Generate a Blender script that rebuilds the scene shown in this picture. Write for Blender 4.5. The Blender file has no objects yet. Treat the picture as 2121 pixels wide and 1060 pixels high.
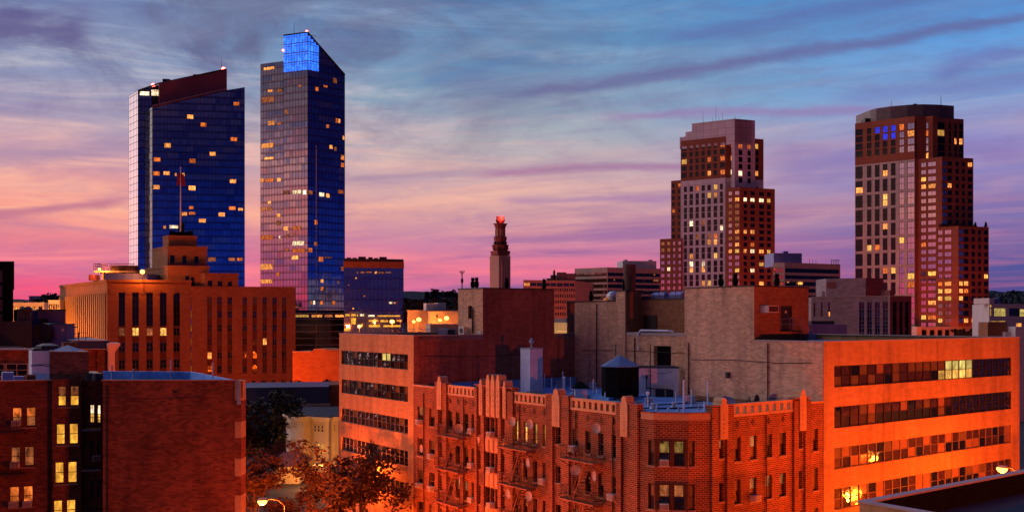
import bpy, math, random
from mathutils import Vector
random.seed(7)
sc = bpy.context.scene
COL = sc.collection
PI = math.pi
# ------------------------------------------------------------------ camera
FPX, CX, HY, EYE = 1974.0, 1060.5, 660.0, 24.0      # focal length and horizon in photo pixels, eye height in metres
cam = bpy.data.cameras.new('camera'); camo = bpy.data.objects.new('camera', cam); COL.objects.link(camo)
cam.sensor_fit = 'HORIZONTAL'; cam.sensor_width = 36.0; cam.lens = 36.0 * FPX / 2121.0
cam.shift_y = (HY - 530.0) / 2121.0
cam.clip_start = 0.5; cam.clip_end = 12000
camo.location = (0, 0, EYE); camo.rotation_euler = (PI / 2, 0, 0)
sc.camera = camo
# ------------------------------------------------------------------ render settings
sc.view_settings.view_transform = 'Standard'; sc.view_settings.look = 'None'
sc.view_settings.exposure = 0.14; sc.view_settings.gamma = 1.0
try: sc.view_settings.use_curve_mapping = False
except Exception: pass
sc.cycles.use_denoising = True
sc.cycles.max_bounces = 6; sc.cycles.diffuse_bounces = 3; sc.cycles.glossy_bounces = 3
sc.cycles.sample_clamp_indirect = 4.0; sc.cycles.caustics_reflective = False; sc.cycles.caustics_refractive = False

def lin(r, g, b):
    f = lambda c: (c / 255.0) / 12.92 if c / 255.0 <= 0.04045 else ((c / 255.0 + 0.055) / 1.055) ** 2.4
    return (f(r), f(g), f(b), 1.0)

# ------------------------------------------------------------------ world: dusk sky with streaky cloud
SUN_EL, SUN_AZ = math.radians(-4.0), math.radians(-62)     # azimuth from +Y, clockwise positive
world = bpy.data.worlds.new('World'); sc.world = world; world.use_nodes = True
wt = world.node_tree; wt.nodes.clear()
class G:
    """tiny helper for math graphs"""
    def __init__(s, t): s.t = t
    def new(s, k, **kw):
        n = s.t.nodes.new(k)
        for a, v in kw.items(): setattr(n, a, v)
        return n
    def put(s, sock, v):
        if v is None: return
        if hasattr(v, 'is_linked') or hasattr(v, 'links'): s.t.links.new(v, sock)
        else: sock.default_value = v
    def m(s, op, a, b=None, c=None, clamp=False):
        n = s.new('ShaderNodeMath', operation=op, use_clamp=clamp)
        for i, v in enumerate((a, b, c)): s.put(n.inputs[i], v)
        return n.outputs[0]
    def mix(s, f, a, b, blend='MIX'):
        n = s.new('ShaderNodeMix', data_type='RGBA', blend_type=blend)
        s.put(n.inputs[0], f); s.put(n.inputs[6], a); s.put(n.inputs[7], b)
        return n.outputs[2]
    def sst(s, v, a, b):
        n = s.new('ShaderNodeMapRange', interpolation_type='SMOOTHSTEP')
        s.put(n.inputs[0], v); n.inputs[1].default_value = a; n.inputs[2].default_value = b
        return n.outputs[0]
    def ramp(s, v, stops, interp='LINEAR'):
        n = s.new('ShaderNodeValToRGB'); r = n.color_ramp; r.interpolation = interp
        while len(r.elements) < len(stops): r.elements.new(0.5)
        for e, (p, c) in zip(r.elements, stops): e.position = p; e.color = c
        s.put(n.inputs[0], v)
        return n.outputs[0]
    def vec(s, x, y, z=0.0):
        n = s.new('ShaderNodeCombineXYZ')
        for i, v in enumerate((x, y, z)): s.put(n.inputs[i], v)
        return n.outputs[0]
    def noise(s, v, scale, detail=4, rough=0.55, dist=0.0):
        n = s.new('ShaderNodeTexNoise')
        s.put(n.inputs['Vector'], v); n.inputs['Scale'].default_value = scale; n.inputs['Detail'].default_value = detail
        n.inputs['Roughness'].default_value = rough; n.inputs['Distortion'].default_value = dist
        return n.outputs[0]
w = G(wt)
tc = w.new('ShaderNodeTexCoord'); sep = w.new('ShaderNodeSeparateXYZ'); wt.links.new(tc.outputs['Generated'], sep.inputs[0])
dx, dy, dz = sep.outputs
el = w.m('ARCSINE', dz); az = w.m('ARCTAN2', dx, dy)
e01 = w.m('DIVIDE', el, 0.4, clamp=True)                      # 0..0.4 rad covers the part in view
def R(stops): return w.ramp(e01, [(p / 0.4, lin(*c)) for p, c in stops])
left = R([(0.0, (228, 64, 112)), (.03, (250, 86, 124)), (.05, (206, 106, 150)), (.075, (226, 124, 140)), (.105, (242, 152, 140)), (.13, (224, 150, 150)),
          (.15, (188, 142, 165)), (.19, (162, 152, 180)), (.24, (138, 150, 184)), (.29, (104, 118, 164)), (.4, (72, 92, 150))])
cent = R([(0.0, (116, 84, 152)), (.025, (158, 104, 162)), (.05, (234, 114, 146)), (.08, (202, 132, 162)), (.11, (222, 166, 160)),
          (.145, (202, 172, 174)), (.18, (178, 176, 182)), (.215, (136, 162, 182)), (.26, (104, 148, 184)), (.32, (80, 132, 182)), (.4, (62, 112, 176))])
right = R([(0.0, (52, 58, 124)), (.03, (68, 74, 140)), (.08, (100, 98, 164)), (.13, (132, 124, 184)), (.17, (140, 144, 202)),
           (.21, (112, 164, 218)), (.26, (92, 154, 218)), (.31, (80, 144, 212)), (.4, (60, 120, 196))])
back = R([(0.0, (44, 44, 98)), (.05, (24, 48, 116)), (.10, (15, 36, 96)), (.16, (10, 20, 62)), (.26, (9, 15, 50)), (.4, (6, 11, 40))])
base = w.mix(w.sst(az, -0.06, -0.46), cent, left)
base = w.mix(w.sst(az, 0.02, 0.48), base, right)
# cloud sheet: streaks drawn on a flat layer overhead
dzp = w.m('MAXIMUM', w.m('ADD', dz, 0.07), 0.05)
px_ = w.m('DIVIDE', dx, dzp); py_ = w.m('DIVIDE', dy, dzp)
ca, sa = 0.86, -0.51
sx = w.m('ADD', w.m('MULTIPLY', px_, ca), w.m('MULTIPLY', py_, sa))
sy = w.m('SUBTRACT', w.m('MULTIPLY', py_, ca), w.m('MULTIPLY', px_, sa))
n1 = w.noise(w.vec(w.m('MULTIPLY', sx, 0.30), w.m('MULTIPLY', sy, 1.15), 3.1), 1.0, 7, 0.60, 0.75)
n2 = w.noise(w.vec(w.m('MULTIPLY', sx, 0.42), w.m('MULTIPLY', sy, 1.7), 11.7), 1.0, 7, 0.6, 0.9)
n3 = w.noise(w.vec(w.m('MULTIPLY', az, 3.2), w.m('MULTIPLY', el, 34.0), 5.0), 1.0, 7, 0.62, 0.55)
dark = w.ramp(e01, [(0.0, lin(118, 84, 142)), (.2, lin(152, 104, 156)), (.4, lin(146, 114, 160)), (.6, lin(104, 98, 150)), (.85, lin(84, 90, 142)), (1.0, lin(66, 86, 146))])
lite = w.ramp(e01, [(0.0, lin(255, 108, 130)), (.13, lin(255, 134, 142)), (.25, lin(255, 180, 148)), (.42, lin(246, 190, 172)), (.55, lin(206, 196, 200)), (.75, lin(156, 178, 206)), (1.0, lin(110, 150, 205))])
wl = w.sst(az, 0.30, -0.30)
lo = w.sst(el, 0.17, 0.10)
m_lt = w.m('MULTIPLY', w.sst(n3, 0.42, 0.72), w.m('ADD', w.m('MULTIPLY', wl, 0.85), 0.14))
sky = w.mix(m_lt, base, lite)
m_dk = w.m('MULTIPLY', w.sst(n1, 0.43, 0.76), w.m('ADD', w.m('MULTIPLY', w.m('MULTIPLY', wl, w.sst(el, .10, .2)), 0.34), 0.44))
sky = w.mix(m_dk, sky, dark)
m_d2 = w.m('MULTIPLY', w.sst(w.noise(w.vec(w.m('MULTIPLY', az, 2.2), w.m('MULTIPLY', el, 26.0), 9.0), 1.0, 7, 0.6, 0.6), 0.52, 0.70), w.m('MULTIPLY', lo, 0.80))
sky = w.mix(m_d2, sky, dark)
mott = w.noise(w.vec(w.m('MULTIPLY', az, 5.0), w.m('MULTIPLY', el, 11.0), 2.0), 1.0, 8, 0.62, 0.8)
sky = w.mix(w.m('MULTIPLY', w.m('MULTIPLY', w.sst(mott, 0.42, 0.64), w.sst(el, 0.12, 0.24)), w.m('ADD', w.m('MULTIPLY', wl, 0.66), 0.14)), sky, lin(90, 90, 128))
fine = w.noise(w.vec(w.m('MULTIPLY', az, 14.0), w.m('MULTIPLY', el, 60.0), 4.0), 1.0, 8, 0.7, 0.5)
sky = w.mix(w.m('MULTIPLY', w.sst(fine, 0.42, 0.72), 0.30), sky, dark)
sky = w.mix(w.m('MULTIPLY', w.sst(n2, 0.42, 0.8), 0.30), sky, lite)
# the long single streaks of the evening
fy = w.m('MAXIMUM', dy, 0.2); gx = w.m('DIVIDE', dx, fy); gz = w.m('DIVIDE', dz, fy); front = w.sst(dy, 0.25, 0.5)
wob = w.m('SUBTRACT', w.noise(w.vec(w.m('MULTIPLY', gx, 7.0), w.m('MULTIPLY', gz, 24.0), 1.0), 1.0, 6, 0.6, 0.3), 0.5)
def streak(skyc, x0, z0, x1, z1, wd, colr, stren, curve=0.0):
    L = x1 - x0
    t = w.m('DIVIDE', w.m('SUBTRACT', gx, x0), L)
    zc = w.m('ADD', w.m('MULTIPLY', t, z1 - z0), w.m('MULTIPLY', w.m('MULTIPLY', t, t), curve))
    dlt = w.m('SUBTRACT', w.m('SUBTRACT', gz, z0), zc)
    dlt = w.m('ABSOLUTE', w.m('ADD', dlt, w.m('MULTIPLY', wob, wd * 3.4)))
    core = w.sst(dlt, wd * 1.25, wd * 0.05)
    ends = w.m('MULTIPLY', w.sst(t, -0.02, 0.16), w.sst(t, 1.05, 0.8))
    mk = w.m('MULTIPLY', w.m('MULTIPLY', core, ends), w.m('MULTIPLY', front, stren))
    return w.mix(mk, skyc, lin(*colr))
def gp(px, py): return ((px - CX) / FPX, (HY - py) / FPX)
for a, b, wd, c, st in [((950, 222), (2300, 8), .0095, (100, 92, 144), .68), ((1330, 78), (1960, -8), .010, (92, 106, 166), .6),
                        ((1910, 150), (2320, 70), .015, (104, 106, 172), .6), ((1220, 240), (1900, 226), .007, (148, 116, 170), .62),
                        ((960, 356), (1520, 340), .006, (158, 108, 152), .7), ((700, 372), (1010, 350), .005, (158, 128, 158), .5),
                        ((1560, 345), (2200, 305), .020, (128, 108, 172), .5), ((860, 175), (1130, 100), .007, (92, 126, 172), .55),
                        ((1020, 415), (1420, 412), .005, (160, 120, 170), .6), ((-60, 452), (270, 418), .006, (186, 112, 140), .8),
                        ((-120, 70), (210, 62), .026, (92, 84, 136), .85), ((-60, 330), (330, 290), .012, (158, 132, 166), .5),
                        ((1700, 205), (2250, 165), .013, (112, 122, 184), .5), ((760, 596), (1240, 566), .009, (240, 118, 150), .5)]:
    (xa, za), (xb, zb) = gp(*a), gp(*b)
    sky = streak(sky, xa, za, xb, zb, wd, c, st)
hz = w.m('SQRT', w.m('ADD', w.m('MULTIPLY', dx, dx), w.m('ADD', w.m('MULTIPLY', dy, dy), 1e-4)))
cosb = w.m('DIVIDE', w.m('ADD', w.m('MULTIPLY', dx, -0.751), w.m('MULTIPLY', dy, 0.66)), hz)
up = w.mix(w.sst(el, 0.42, 1.0), sky, lin(70, 112, 205))
sky = w.mix(w.m('MAXIMUM', w.sst(cosb, 0.05, -0.50), w.sst(az, 0.58, 1.0)), up, back)
dusk = w.m('MULTIPLY', w.sst(el, 0.13, 0.24), w.sst(az, -1.15, -1.7))
sky = w.mix(w.m('MULTIPLY', dusk, 0.72), sky, lin(66, 44, 62))
sky = w.mix(w.sst(el, 1.08, 1.45), sky, lin(80, 128, 236))
sky = w.mix(w.sst(el, -0.01, -0.06), sky, lin(24, 22, 44))
nish = w.new('ShaderNodeTexSky', sky_type='NISHITA'); nish.sun_disc = False
nish.sun_elevation = SUN_EL; nish.sun_rotation = SUN_AZ
bg1 = w.new('ShaderNodeBackground'); wt.links.new(sky, bg1.inputs[0]); bg1.inputs[1].default_value = 0.95
bg2 = w.new('ShaderNodeBackground'); wt.links.new(nish.outputs[0], bg2.inputs[0]); bg2.inputs[1].default_value = 0.05
ads = w.new('ShaderNodeAddShader'); wt.links.new(bg1.outputs[0], ads.inputs[0]); wt.links.new(bg2.outputs[0], ads.inputs[1])
wo = w.new('ShaderNodeOutputWorld'); wt.links.new(ads.outputs[0], wo.inputs[0])
# low afterglow from the sunset side
sun = bpy.data.lights.new('sun', 'SUN'); suno = bpy.data.objects.new('sun', sun); COL.objects.link(suno)
sun.energy = 1.8; sun.angle = math.radians(95); sun.color = (1.0, 0.79, 0.74)
sv = Vector((math.sin(SUN_AZ) * math.cos(math.radians(8)), math.cos(SUN_AZ) * math.cos(math.radians(8)), math.sin(math.radians(8))))
suno.rotation_euler = sv.to_track_quat('Z', 'Y').to_euler()

# ------------------------------------------------------------------ materials
def newmat(name):
    m = bpy.data.materials.new(name); m.use_nodes = True
    b = m.node_tree.nodes['Principled BSDF']
    return m, m.node_tree, b
def setp(b, **kw):
    for k, v in kw.items():
        k = k.replace('_', ' ')
        if k in b.inputs: b.inputs[k].default_value = v
def c4(c): return (c[0], c[1], c[2], 1.0)
def plain(name, c, rough=0.8, var=0.25, scale=0.6, metal=0.0, bump=0.0, streak=False):
    m, t, b = newmat(name); g = G(t)
    geo = g.new('ShaderNodeNewGeometry')
    mp = g.new('ShaderNodeMapping'); t.links.new(geo.outputs['Position'], mp.inputs[0])
    mp.inputs['Scale'].default_value = (1, 1, 0.25 if streak else 1)
    n = g.noise(mp.outputs[0], scale, 6, 0.6)
    n2 = g.noise(geo.outputs['Position'], scale * 9, 3, 0.6)
    f = g.m('ADD', g.m('MULTIPLY', n, 0.7), g.m('MULTIPLY', n2, 0.3))
    colr = g.ramp(f, [(0.25, c4([x * (1 - var) for x in c])), (0.75, c4([min(1, x * (1 + var)) for x in c]))])
    t.links.new(colr, b.inputs['Base Color'])
    setp(b, Roughness=rough, Metallic=metal, Specular_IOR_Level=0.06 if max(c) < .02 else 0.3)
    if bump:
        bn = g.new('ShaderNodeBump'); bn.inputs['Strength'].default_value = bump; bn.inputs['Distance'].default_value = 0.05
        t.links.new(n2, bn.inputs['Height']); t.links.new(bn.outputs[0], b.inputs['Normal'])
    return m
def brick(name, c1, c2, mortar, bw=0.42, bh=0.15, ms=0.018, stain=0.35, bump=0.25, sscale=0.22, drip=0.0):
    m, t, b = newmat(name); g = G(t)
    uv = g.new('ShaderNodeUVMap'); uv.uv_map = 'UVMap'
    bt = g.new('ShaderNodeTexBrick'); t.links.new(uv.outputs[0], bt.inputs[0])
    bt.inputs['Scale'].default_value = 1.0; bt.inputs['Brick Width'].default_value = bw; bt.inputs['Row Height'].default_value = bh
    bt.inputs['Mortar Size'].default_value = ms; bt.inputs['Mortar Smooth'].default_value = 0.2; bt.inputs['Bias'].default_value = -0.1
    bt.inputs['Color1'].default_value = c4(c1); bt.inputs['Color2'].default_value = c4(c2); bt.inputs['Mortar'].default_value = c4(mortar)
    mp = g.new('ShaderNodeMapping'); t.links.new(uv.outputs[0], mp.inputs[0]); mp.inputs['Scale'].default_value = (1, 0.45, 1)
    n = g.noise(mp.outputs[0], sscale, 7, 0.62, 0.4)
    mp2 = g.new('ShaderNodeMapping'); t.links.new(uv.outputs[0], mp2.inputs[0]); mp2.inputs['Scale'].default_value = (1.6, 4.5, 1)
    n2 = g.noise(mp2.outputs[0], 0.55, 6, 0.6)
    f = g.m('ADD', g.m('MULTIPLY', n, 0.6), g.m('MULTIPLY', n2, 0.4))
    lvl = g.ramp(f, [(0.3, (1 - stain, 1 - stain, 1 - stain, 1)), (0.7, (1 + stain * .5,) * 3 + (1,))])
    colr = g.mix(1.0, bt.outputs[0], lvl, 'MULTIPLY')
    if drip:
        mp3 = g.new('ShaderNodeMapping'); t.links.new(uv.outputs[0], mp3.inputs[0]); mp3.inputs['Scale'].default_value = (1.1, 0.10, 1)
        n3_ = g.noise(mp3.outputs[0], 0.9, 6, 0.65, 0.2)
        colr = g.mix(1.0, colr, g.ramp(n3_, [(0.30, (1 - drip,) * 3 + (1,)), (0.52, (1, 1, 1, 1)), (0.75, (1 + drip * .35,) * 3 + (1,))]), 'MULTIPLY')
    t.links.new(colr, b.inputs['Base Color']); setp(b, Roughness=0.88, Specular_IOR_Level=0.25)
    if bump:
        bn = g.new('ShaderNodeBump'); bn.inputs['Strength'].default_value = bump; bn.inputs['Distance'].default_value = 0.02; bn.invert = True
        t.links.new(bt.outputs[1], bn.inputs['Height']); t.links.new(bn.outputs[0], b.inputs['Normal'])
    return m
def glass(name, c, rough=0.04, ior=1.6, metal=0.0, wave=0.0, wscale=0.6):
    m, t, b = newmat(name); g = G(t)
    setp(b, Base_Color=c4(c), Roughness=rough, IOR=ior, Metallic=metal)
    if wave:
        geo = g.new('ShaderNodeNewGeometry')
        n = g.noise(geo.outputs['Position'], wscale, 2, 0.5)
        bn = g.new('ShaderNodeBump'); bn.inputs['Strength'].default_value = wave; bn.inputs['Distance'].default_value = 0.3
        t.links.new(n, bn.inputs['Height']); t.links.new(bn.outputs[0], b.inputs['Normal'])
    return m
def lit(name, c, s, lowv=0.12, scale=1.3, vary=True):
    """a lit room seen through a pane: curtains, furniture and lamps as soft uneven patches"""
    m, t, b = newmat(name); g = G(t)
    geo = g.new('ShaderNodeNewGeometry')
    mp = g.new('ShaderNodeMapping'); t.links.new(geo.outputs['Position'], mp.inputs[0]); mp.inputs['Scale'].default_value = (1.5, 1.5, 0.8)
    n = g.noise(mp.outputs[0], scale, 4, 0.65, 0.6)
    f = g.ramp(n, [(0.34, (lowv,) * 3 + (1,)), (0.52, (0.8,) * 3 + (1,)), (0.7, (1.7,) * 3 + (1,))])
    colr = g.mix(1.0, c4(c), f, 'MULTIPLY')
    setp(b, Base_Color=(0.02, 0.015, 0.01, 1), Roughness=0.1)
    oi = g.new('ShaderNodeObjectInfo'); st = g.m('MULTIPLY', g.ramp(oi.outputs['Random'], [(0.0, (.42,) * 3 + (1,)), (.5, (.85,) * 3 + (1,)), (1.0, (1.3,) * 3 + (1,))]), s)
    t.links.new(colr, b.inputs['Emission Color'])
    if vary: t.links.new(st, b.inputs['Emission Strength'])
    else: b.inputs['Emission Strength'].default_value = s
    return m
def emit(name, c, s):
    m, t, b = newmat(name); setp(b, Base_Color=(0.02, 0.02, 0.02, 1)); b.inputs['Emission Color'].default_value = c4(c); b.inputs['Emission Strength'].default_value = s
    return m
def panelmat(name, c, pw, ph, gap=0.04, var=0.2, rough=0.6):
    """metal or stone cladding in large panels with fine joints"""
    m, t, b = newmat(name); g = G(t)
    uv = g.new('ShaderNodeUVMap'); uv.uv_map = 'UVMap'
    bt = g.new('ShaderNodeTexBrick'); bt.offset = 0.0; t.links.new(uv.outputs[0], bt.inputs[0])
    bt.inputs['Scale'].default_value = 1.0; bt.inputs['Brick Width'].default_value = pw; bt.inputs['Row Height'].default_value = ph
    bt.inputs['Mortar Size'].default_value = gap
    bt.inputs['Color1'].default_value = c4([x * (1 - var * .5) for x in c]); bt.inputs['Color2'].default_value = c4([x * (1 + var * .3) for x in c])
    bt.inputs['Mortar'].default_value = c4([x * 0.45 for x in c])
    n = g.noise(uv.outputs[0], 0.12, 5, 0.6)
    lvl = g.ramp(n, [(0.3, (1 - var,) * 3 + (1,)), (0.7, (1 + var * .4,) * 3 + (1,))])
    t.links.new(g.mix(1.0, bt.outputs[0], lvl, 'MULTIPLY'), b.inputs['Base Color']); setp(b, Roughness=rough)
    return m
def leafmat(name, c, var=0.5):
    m, t, b = newmat(name); g = G(t)
    geo = g.new('ShaderNodeNewGeometry')
    n = g.noise(geo.outputs['Position'], 1.3, 3, 0.6); 
    rnd = geo.outputs['Random Per Island']
    f = g.m('ADD', g.m('MULTIPLY', n, 0.5), g.m('MULTIPLY', rnd, 0.5))
    t.links.new(g.ramp(f, [(0.2, c4([x * (1 - var) for x in c])), (0.8, c4([x * (1 + var) for x in c]))]), b.inputs['Base Color'])
    setp(b, Roughness=0.7, Specular_IOR_Level=0.3)
    return m
M = {}
M['apt_brick'] = brick('apartment_brick', (.25, .068, .03), (.10, .03, .016), (.50, .25, .12), 0.38, 0.145, 0.022, 0.55, 0.3, drip=0.25)
M['apt_band'] = brick('apartment_band_brick', (.30, .10, .045), (.12, .035, .02), (.36, .18, .09), 0.13, 0.5, 0.02, 0.35, 0.3)
M['terra'] = plain('buff_terracotta', (.54, .33, .16), 0.7, 0.28, 0.8, bump=0.15)
M['off_brick'] = brick('office_buff_brick', (.54, .34, .15), (.44, .26, .11), (.48, .31, .14), 0.40, 0.10, 0.012, 0.36, 0.15, drip=0.34)
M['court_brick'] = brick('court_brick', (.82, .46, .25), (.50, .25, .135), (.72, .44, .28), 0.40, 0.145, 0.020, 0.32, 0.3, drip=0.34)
M['court_shade'] = brick('court_brick_shade', (.40, .15, .095), (.28, .10, .06), (.33, .14, .09), 0.40, 0.12, 0.014, 0.45, 0.2, drip=0.4)  # court brick again, with the unlit faces' shade put into the colour
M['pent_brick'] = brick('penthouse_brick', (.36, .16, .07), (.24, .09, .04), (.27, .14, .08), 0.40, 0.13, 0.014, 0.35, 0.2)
M['left_brick'] = brick('corner_house_brick', (.34, .10, .05), (.13, .035, .02), (.26, .105, .055), 0.40, 0.145, 0.018, 0.6, 0.3, sscale=0.4, drip=0.25)
M['quoin'] = brick('buff_quoin_brick', (.60, .40, .20), (.50, .32, .16), (.40, .26, .15), 0.40, 0.14, 0.014, 0.2, 0.2)
M['po_brick'] = brick('civic_buff_brick', (.42, .185, .075), (.33, .135, .055), (.35, .155, .07), 1.1, 0.42, 0.03, 0.28, 0.0)
M['po_span'] = plain('civic_spandrel', (.16, .06, .04), 0.8, 0.3, 0.5)
M['tower_brick'] = brick('tower_red_brick', (.42, .135, .07), (.33, .10, .055), (.36, .14, .09), 1.4, 0.5, 0.04, 0.2, 0.0)
M['tower_stone'] = panelmat('tower_pale_cladding', (.84, .70, .74), 3.4, 3.0, 0.07, 0.16)
M['tower4_stone'] = panelmat('tower_beige_stone', (.66, .54, .47), 3.0, 3.05, 0.06, 0.16)
M['crown_metal'] = panelmat('dark_crown_panel', (.16, .12, .13), 2.4, 2.4, 0.06, 0.3, 0.45)
M['screen'] = panelmat('maroon_screen_panel', (.30, .07, .10), 2.2, 30, 0.05, 0.25, 0.6)
M['gray_brick'] = brick('grey_brick', (.34, .28, .30), (.22, .17, .19), (.30, .25, .27), 0.9, 0.3, 0.03, 0.25, 0.0)
M['maroon_brick'] = brick('maroon_brick', (.28, .10, .09), (.2, .07, .06), (.22, .1, .09), 0.9, 0.3, 0.03, 0.25, 0.0)
M['beige'] = plain('beige_concrete', (.50, .37, .29), 0.8, 0.14, 0.15)
M['band_conc'] = panelmat('banded_concrete', (.56, .46, .38), 1.6, 6, 0.04, 0.12, 0.8)
M['white_wall'] = plain('white_render', (.62, .58, .55), 0.8, 0.12, 0.3)
M['cream'] = plain('cream_clapboard', (.66, .55, .38), 0.7, 0.12, 0.6)
M['cream_trim'] = plain('cream_trim', (.74, .64, .46), 0.6, 0.1, 0.8)
M['whitewash'] = plain('whitewashed_masonry', (.76, .77, .86), 0.85, 0.25, 0.9, bump=0.5)
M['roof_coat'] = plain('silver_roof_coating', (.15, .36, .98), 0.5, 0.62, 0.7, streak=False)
M['roof_dark'] = plain('dark_roofing', (.035, .035, .045), 0.85, 0.4, 0.4)
M['roof_grey'] = plain('grey_roofing', (.16, .17, .20), 0.8, 0.3, 0.3)
M['navy'] = panelmat('navy_metal_fascia', (.03, .045, .13), 6.0, 20, 0.03, 0.25, 0.5)
M['bluemetal'] = panelmat('blue_sheet_metal', (.21, .24, .55), 2.2, 30, 0.04, 0.25, 0.5)
M['coping'] = plain('stone_coping', (.40, .33, .30), 0.7, 0.2, 0.6)
M['coping_red'] = plain('red_tile_coping', (.36, .11, .06), 0.6, 0.25, 0.8)
M['metal_grey'] = plain('galvanised_metal', (.42, .43, .46), 0.45, 0.2, 1.5, metal=0.5)
M['metal_dark'] = plain('dark_metal', (.03, .028, .03), 0.5, 0.3, 2.0)
M['iron'] = plain('painted_iron', (.085, .03, .02), 0.6, 0.3, 3.0)
M['iron_lit'] = plain('lamplit_rail_iron', (.32, .12, .06), 0.6, 0.3, 3.0)  # paler copy of the iron, lamplight put into its colour
M['rust'] = plain('rusted_steel', (.10, .045, .03), 0.75, 0.6, 0.9)
M['frame_dark'] = plain('dark_bronze_frame', (.03, .022, .02), 0.5, 0.2, 2.0)
M['frame_brown'] = plain('brown_window_frame', (.09, .035, .02), 0.6, 0.2, 2.0)
M['frame_wood'] = plain('pale_sash', (.40, .30, .22), 0.6, 0.2, 2.0)
M['frame_steel'] = plain('steel_window_frame', (.16, .12, .10), 0.5, 0.2, 2.0)
M['sill'] = plain('stone_sill', (.34, .21, .14), 0.8, 0.2, 1.0)
M['plastic'] = plain('white_plastic', (.66, .60, .52), 0.5, 0.12, 2.0)
M['grille'] = plain('grey_grille', (.22, .2, .18), 0.6, 0.2, 2.0)
M['dish'] = plain('dish_grey', (.34, .30, .27), 0.55, 0.2, 2.0)
M['dish_blue'] = plain('dish_blue_grey', (.20, .24, .34), 0.5, 0.2, 2.0)
M['black'] = plain('black_tarp_and_shade', (.004, .004, .005), 0.7, 0.3, 1.0)
M['dark_opening'] = plain('dark_opening', (.006, .005, .006), 0.9, 0.2, 1.0)
M['blue_roof'] = plain('blue_sheet_roof', (.10, .17, .30), 0.4, 0.25, 1.0)
M['rail'] = plain('steel_rail', (.30, .30, .33), 0.45, 0.15, 2.0, metal=0.4)
M['asphalt'] = plain('asphalt', (.085, .078, .074), 0.85, 0.3, 0.5)
M['paving'] = plain('concrete_paving', (.26, .24, .22), 0.85, 0.2, 0.4)
M['paint'] = plain('road_paint', (.7, .66, .5), 0.7, 0.2, 1.5)
M['ground'] = plain('ground', (.06, .055, .05), 0.9, 0.4, 0.05)
M['hill'] = plain('wooded_hill', (.012, .016, .026), 0.95, 0.5, 0.02)
M['bark'] = plain('bark', (.10, .07, .05), 0.9, 0.35, 2.0)
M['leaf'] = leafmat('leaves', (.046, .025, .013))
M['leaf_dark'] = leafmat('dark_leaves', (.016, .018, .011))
# glass
M['g_blue'] = glass('coated_blue_glass', (.32, .48, .92), 0.05, 1.5, 0.92, 0.10, 0.16)
M['g_blue2'] = glass('coated_blue_glass_blind', (.44, .54, .80), 0.10, 1.5, 0.85, 0.08, 0.16)
M['g_blue3'] = glass('coated_blue_glass_deep', (.22, .34, .80), 0.05, 1.5, 0.92, 0.10, 0.16)
M['spandrel'] = glass('spandrel_glass', (.15, .23, .58), 0.12, 1.5, 0.85)
M['g_rose'] = glass('coated_rose_glass', (.62, .50, .52), 0.06, 1.5, 0.92, 0.10, 0.16)
M['g_rose2'] = glass('coated_rose_glass_warm', (.60, .38, .40), 0.08, 1.5, 0.9, 0.10, 0.16)
M['g_rose3'] = glass('coated_rose_glass_cool', (.40, .38, .50), 0.06, 1.5, 0.9, 0.10, 0.16)
M['spandrel_rose'] = glass('spandrel_rose_glass', (.46, .34, .36), 0.14, 1.5, 0.8)
M['g_dark'] = glass('dark_pane', (.008, .008, .010), 0.03, 1.7, 0.0, 0.06, 0.8)
M['g_tower'] = glass('tower_pane', (.008, .008, .011), 0.03, 1.42, 0.0, 0.03, 0.4)
M['g_mirror'] = glass('tower_mirror_pane', (.62, .52, .56), 0.04, 1.5, 0.9, 0.04, 0.3)
M['g_wavy'] = glass('old_wavy_pane', (.012, .010, .008), 0.04, 1.9, 0.0, 0.55, 1.6)
M['g_blind'] = glass('pane_with_blind', (.26, .15, .07), 0.12, 1.5, 0.0, 0.1, 1.0)
M['g_blind2'] = glass('pane_with_olive_blind', (.13, .10, .045), 0.1, 1.5, 0.0, 0.1, 1.0)
M['g_brown'] = glass('brown_pane', (.05, .025, .015), 0.05, 1.7, 0.0, 0.07, 1.0)
M['g_bronze'] = glass('bronze_strip_glass', (.30, .15, .12), 0.06, 1.5, 0.85, 0.06, 0.3)
M['g_gm'] = glass('grey_blue_mirror', (.34, .30, .36), 0.05, 1.5, 0.9, 0.12, 0.3)
M['g_bronze2'] = glass('dim_bronze_mirror', (.26, .22, .34), 0.06, 1.5, 0.9, 0.12, 0.3)
M['g_black'] = glass('black_strip_glass', (.008, .008, .009), 0.06, 1.5)
# lit windows
M['l_warm'] = lit('lit_warm', (1.0, .33, .07), 1.5)
M['l_yel'] = lit('lit_yellow', (1.0, .50, .10), 1.15, 0.4)
M['l_gold'] = lit('lit_gold', (1.0, .43, .045), 1.05, 0.42, 1.5, False)
M['l_olive2'] = lit('lit_olive_curtain', (.75, .42, .10), 0.30, 0.05, 2.2, False)
M['l_org'] = lit('lit_orange', (1.0, .20, .03), 0.85)
M['l_pale'] = lit('lit_pale', (1.0, .72, .42), 1.9)
M['l_dim'] = lit('lit_dim', (.75, .20, .06), 0.5)
M['l_rose'] = lit('lit_rose', (1.0, .36, .22), 0.8)
M['l_olive'] = lit('lit_olive', (.85, .62, .16), 0.8, 0.5)
M['l_blue'] = lit('lit_blue', (.02, .04, .9), 0.8, 0.3, 1.6)
M['l_crown'] = lit('lit_blue_crown', (.03, .17, 1.0), 1.7, 0.5, 0.55)
M['l_red'] = emit('red_beacon', (1.0, .06, .05), 26)
M['l_lamp'] = emit('sodium_lens', (1.0, .40, .06), 6)
M['l_white'] = emit('white_lens', (1.0, .75, .4), 25)
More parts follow.
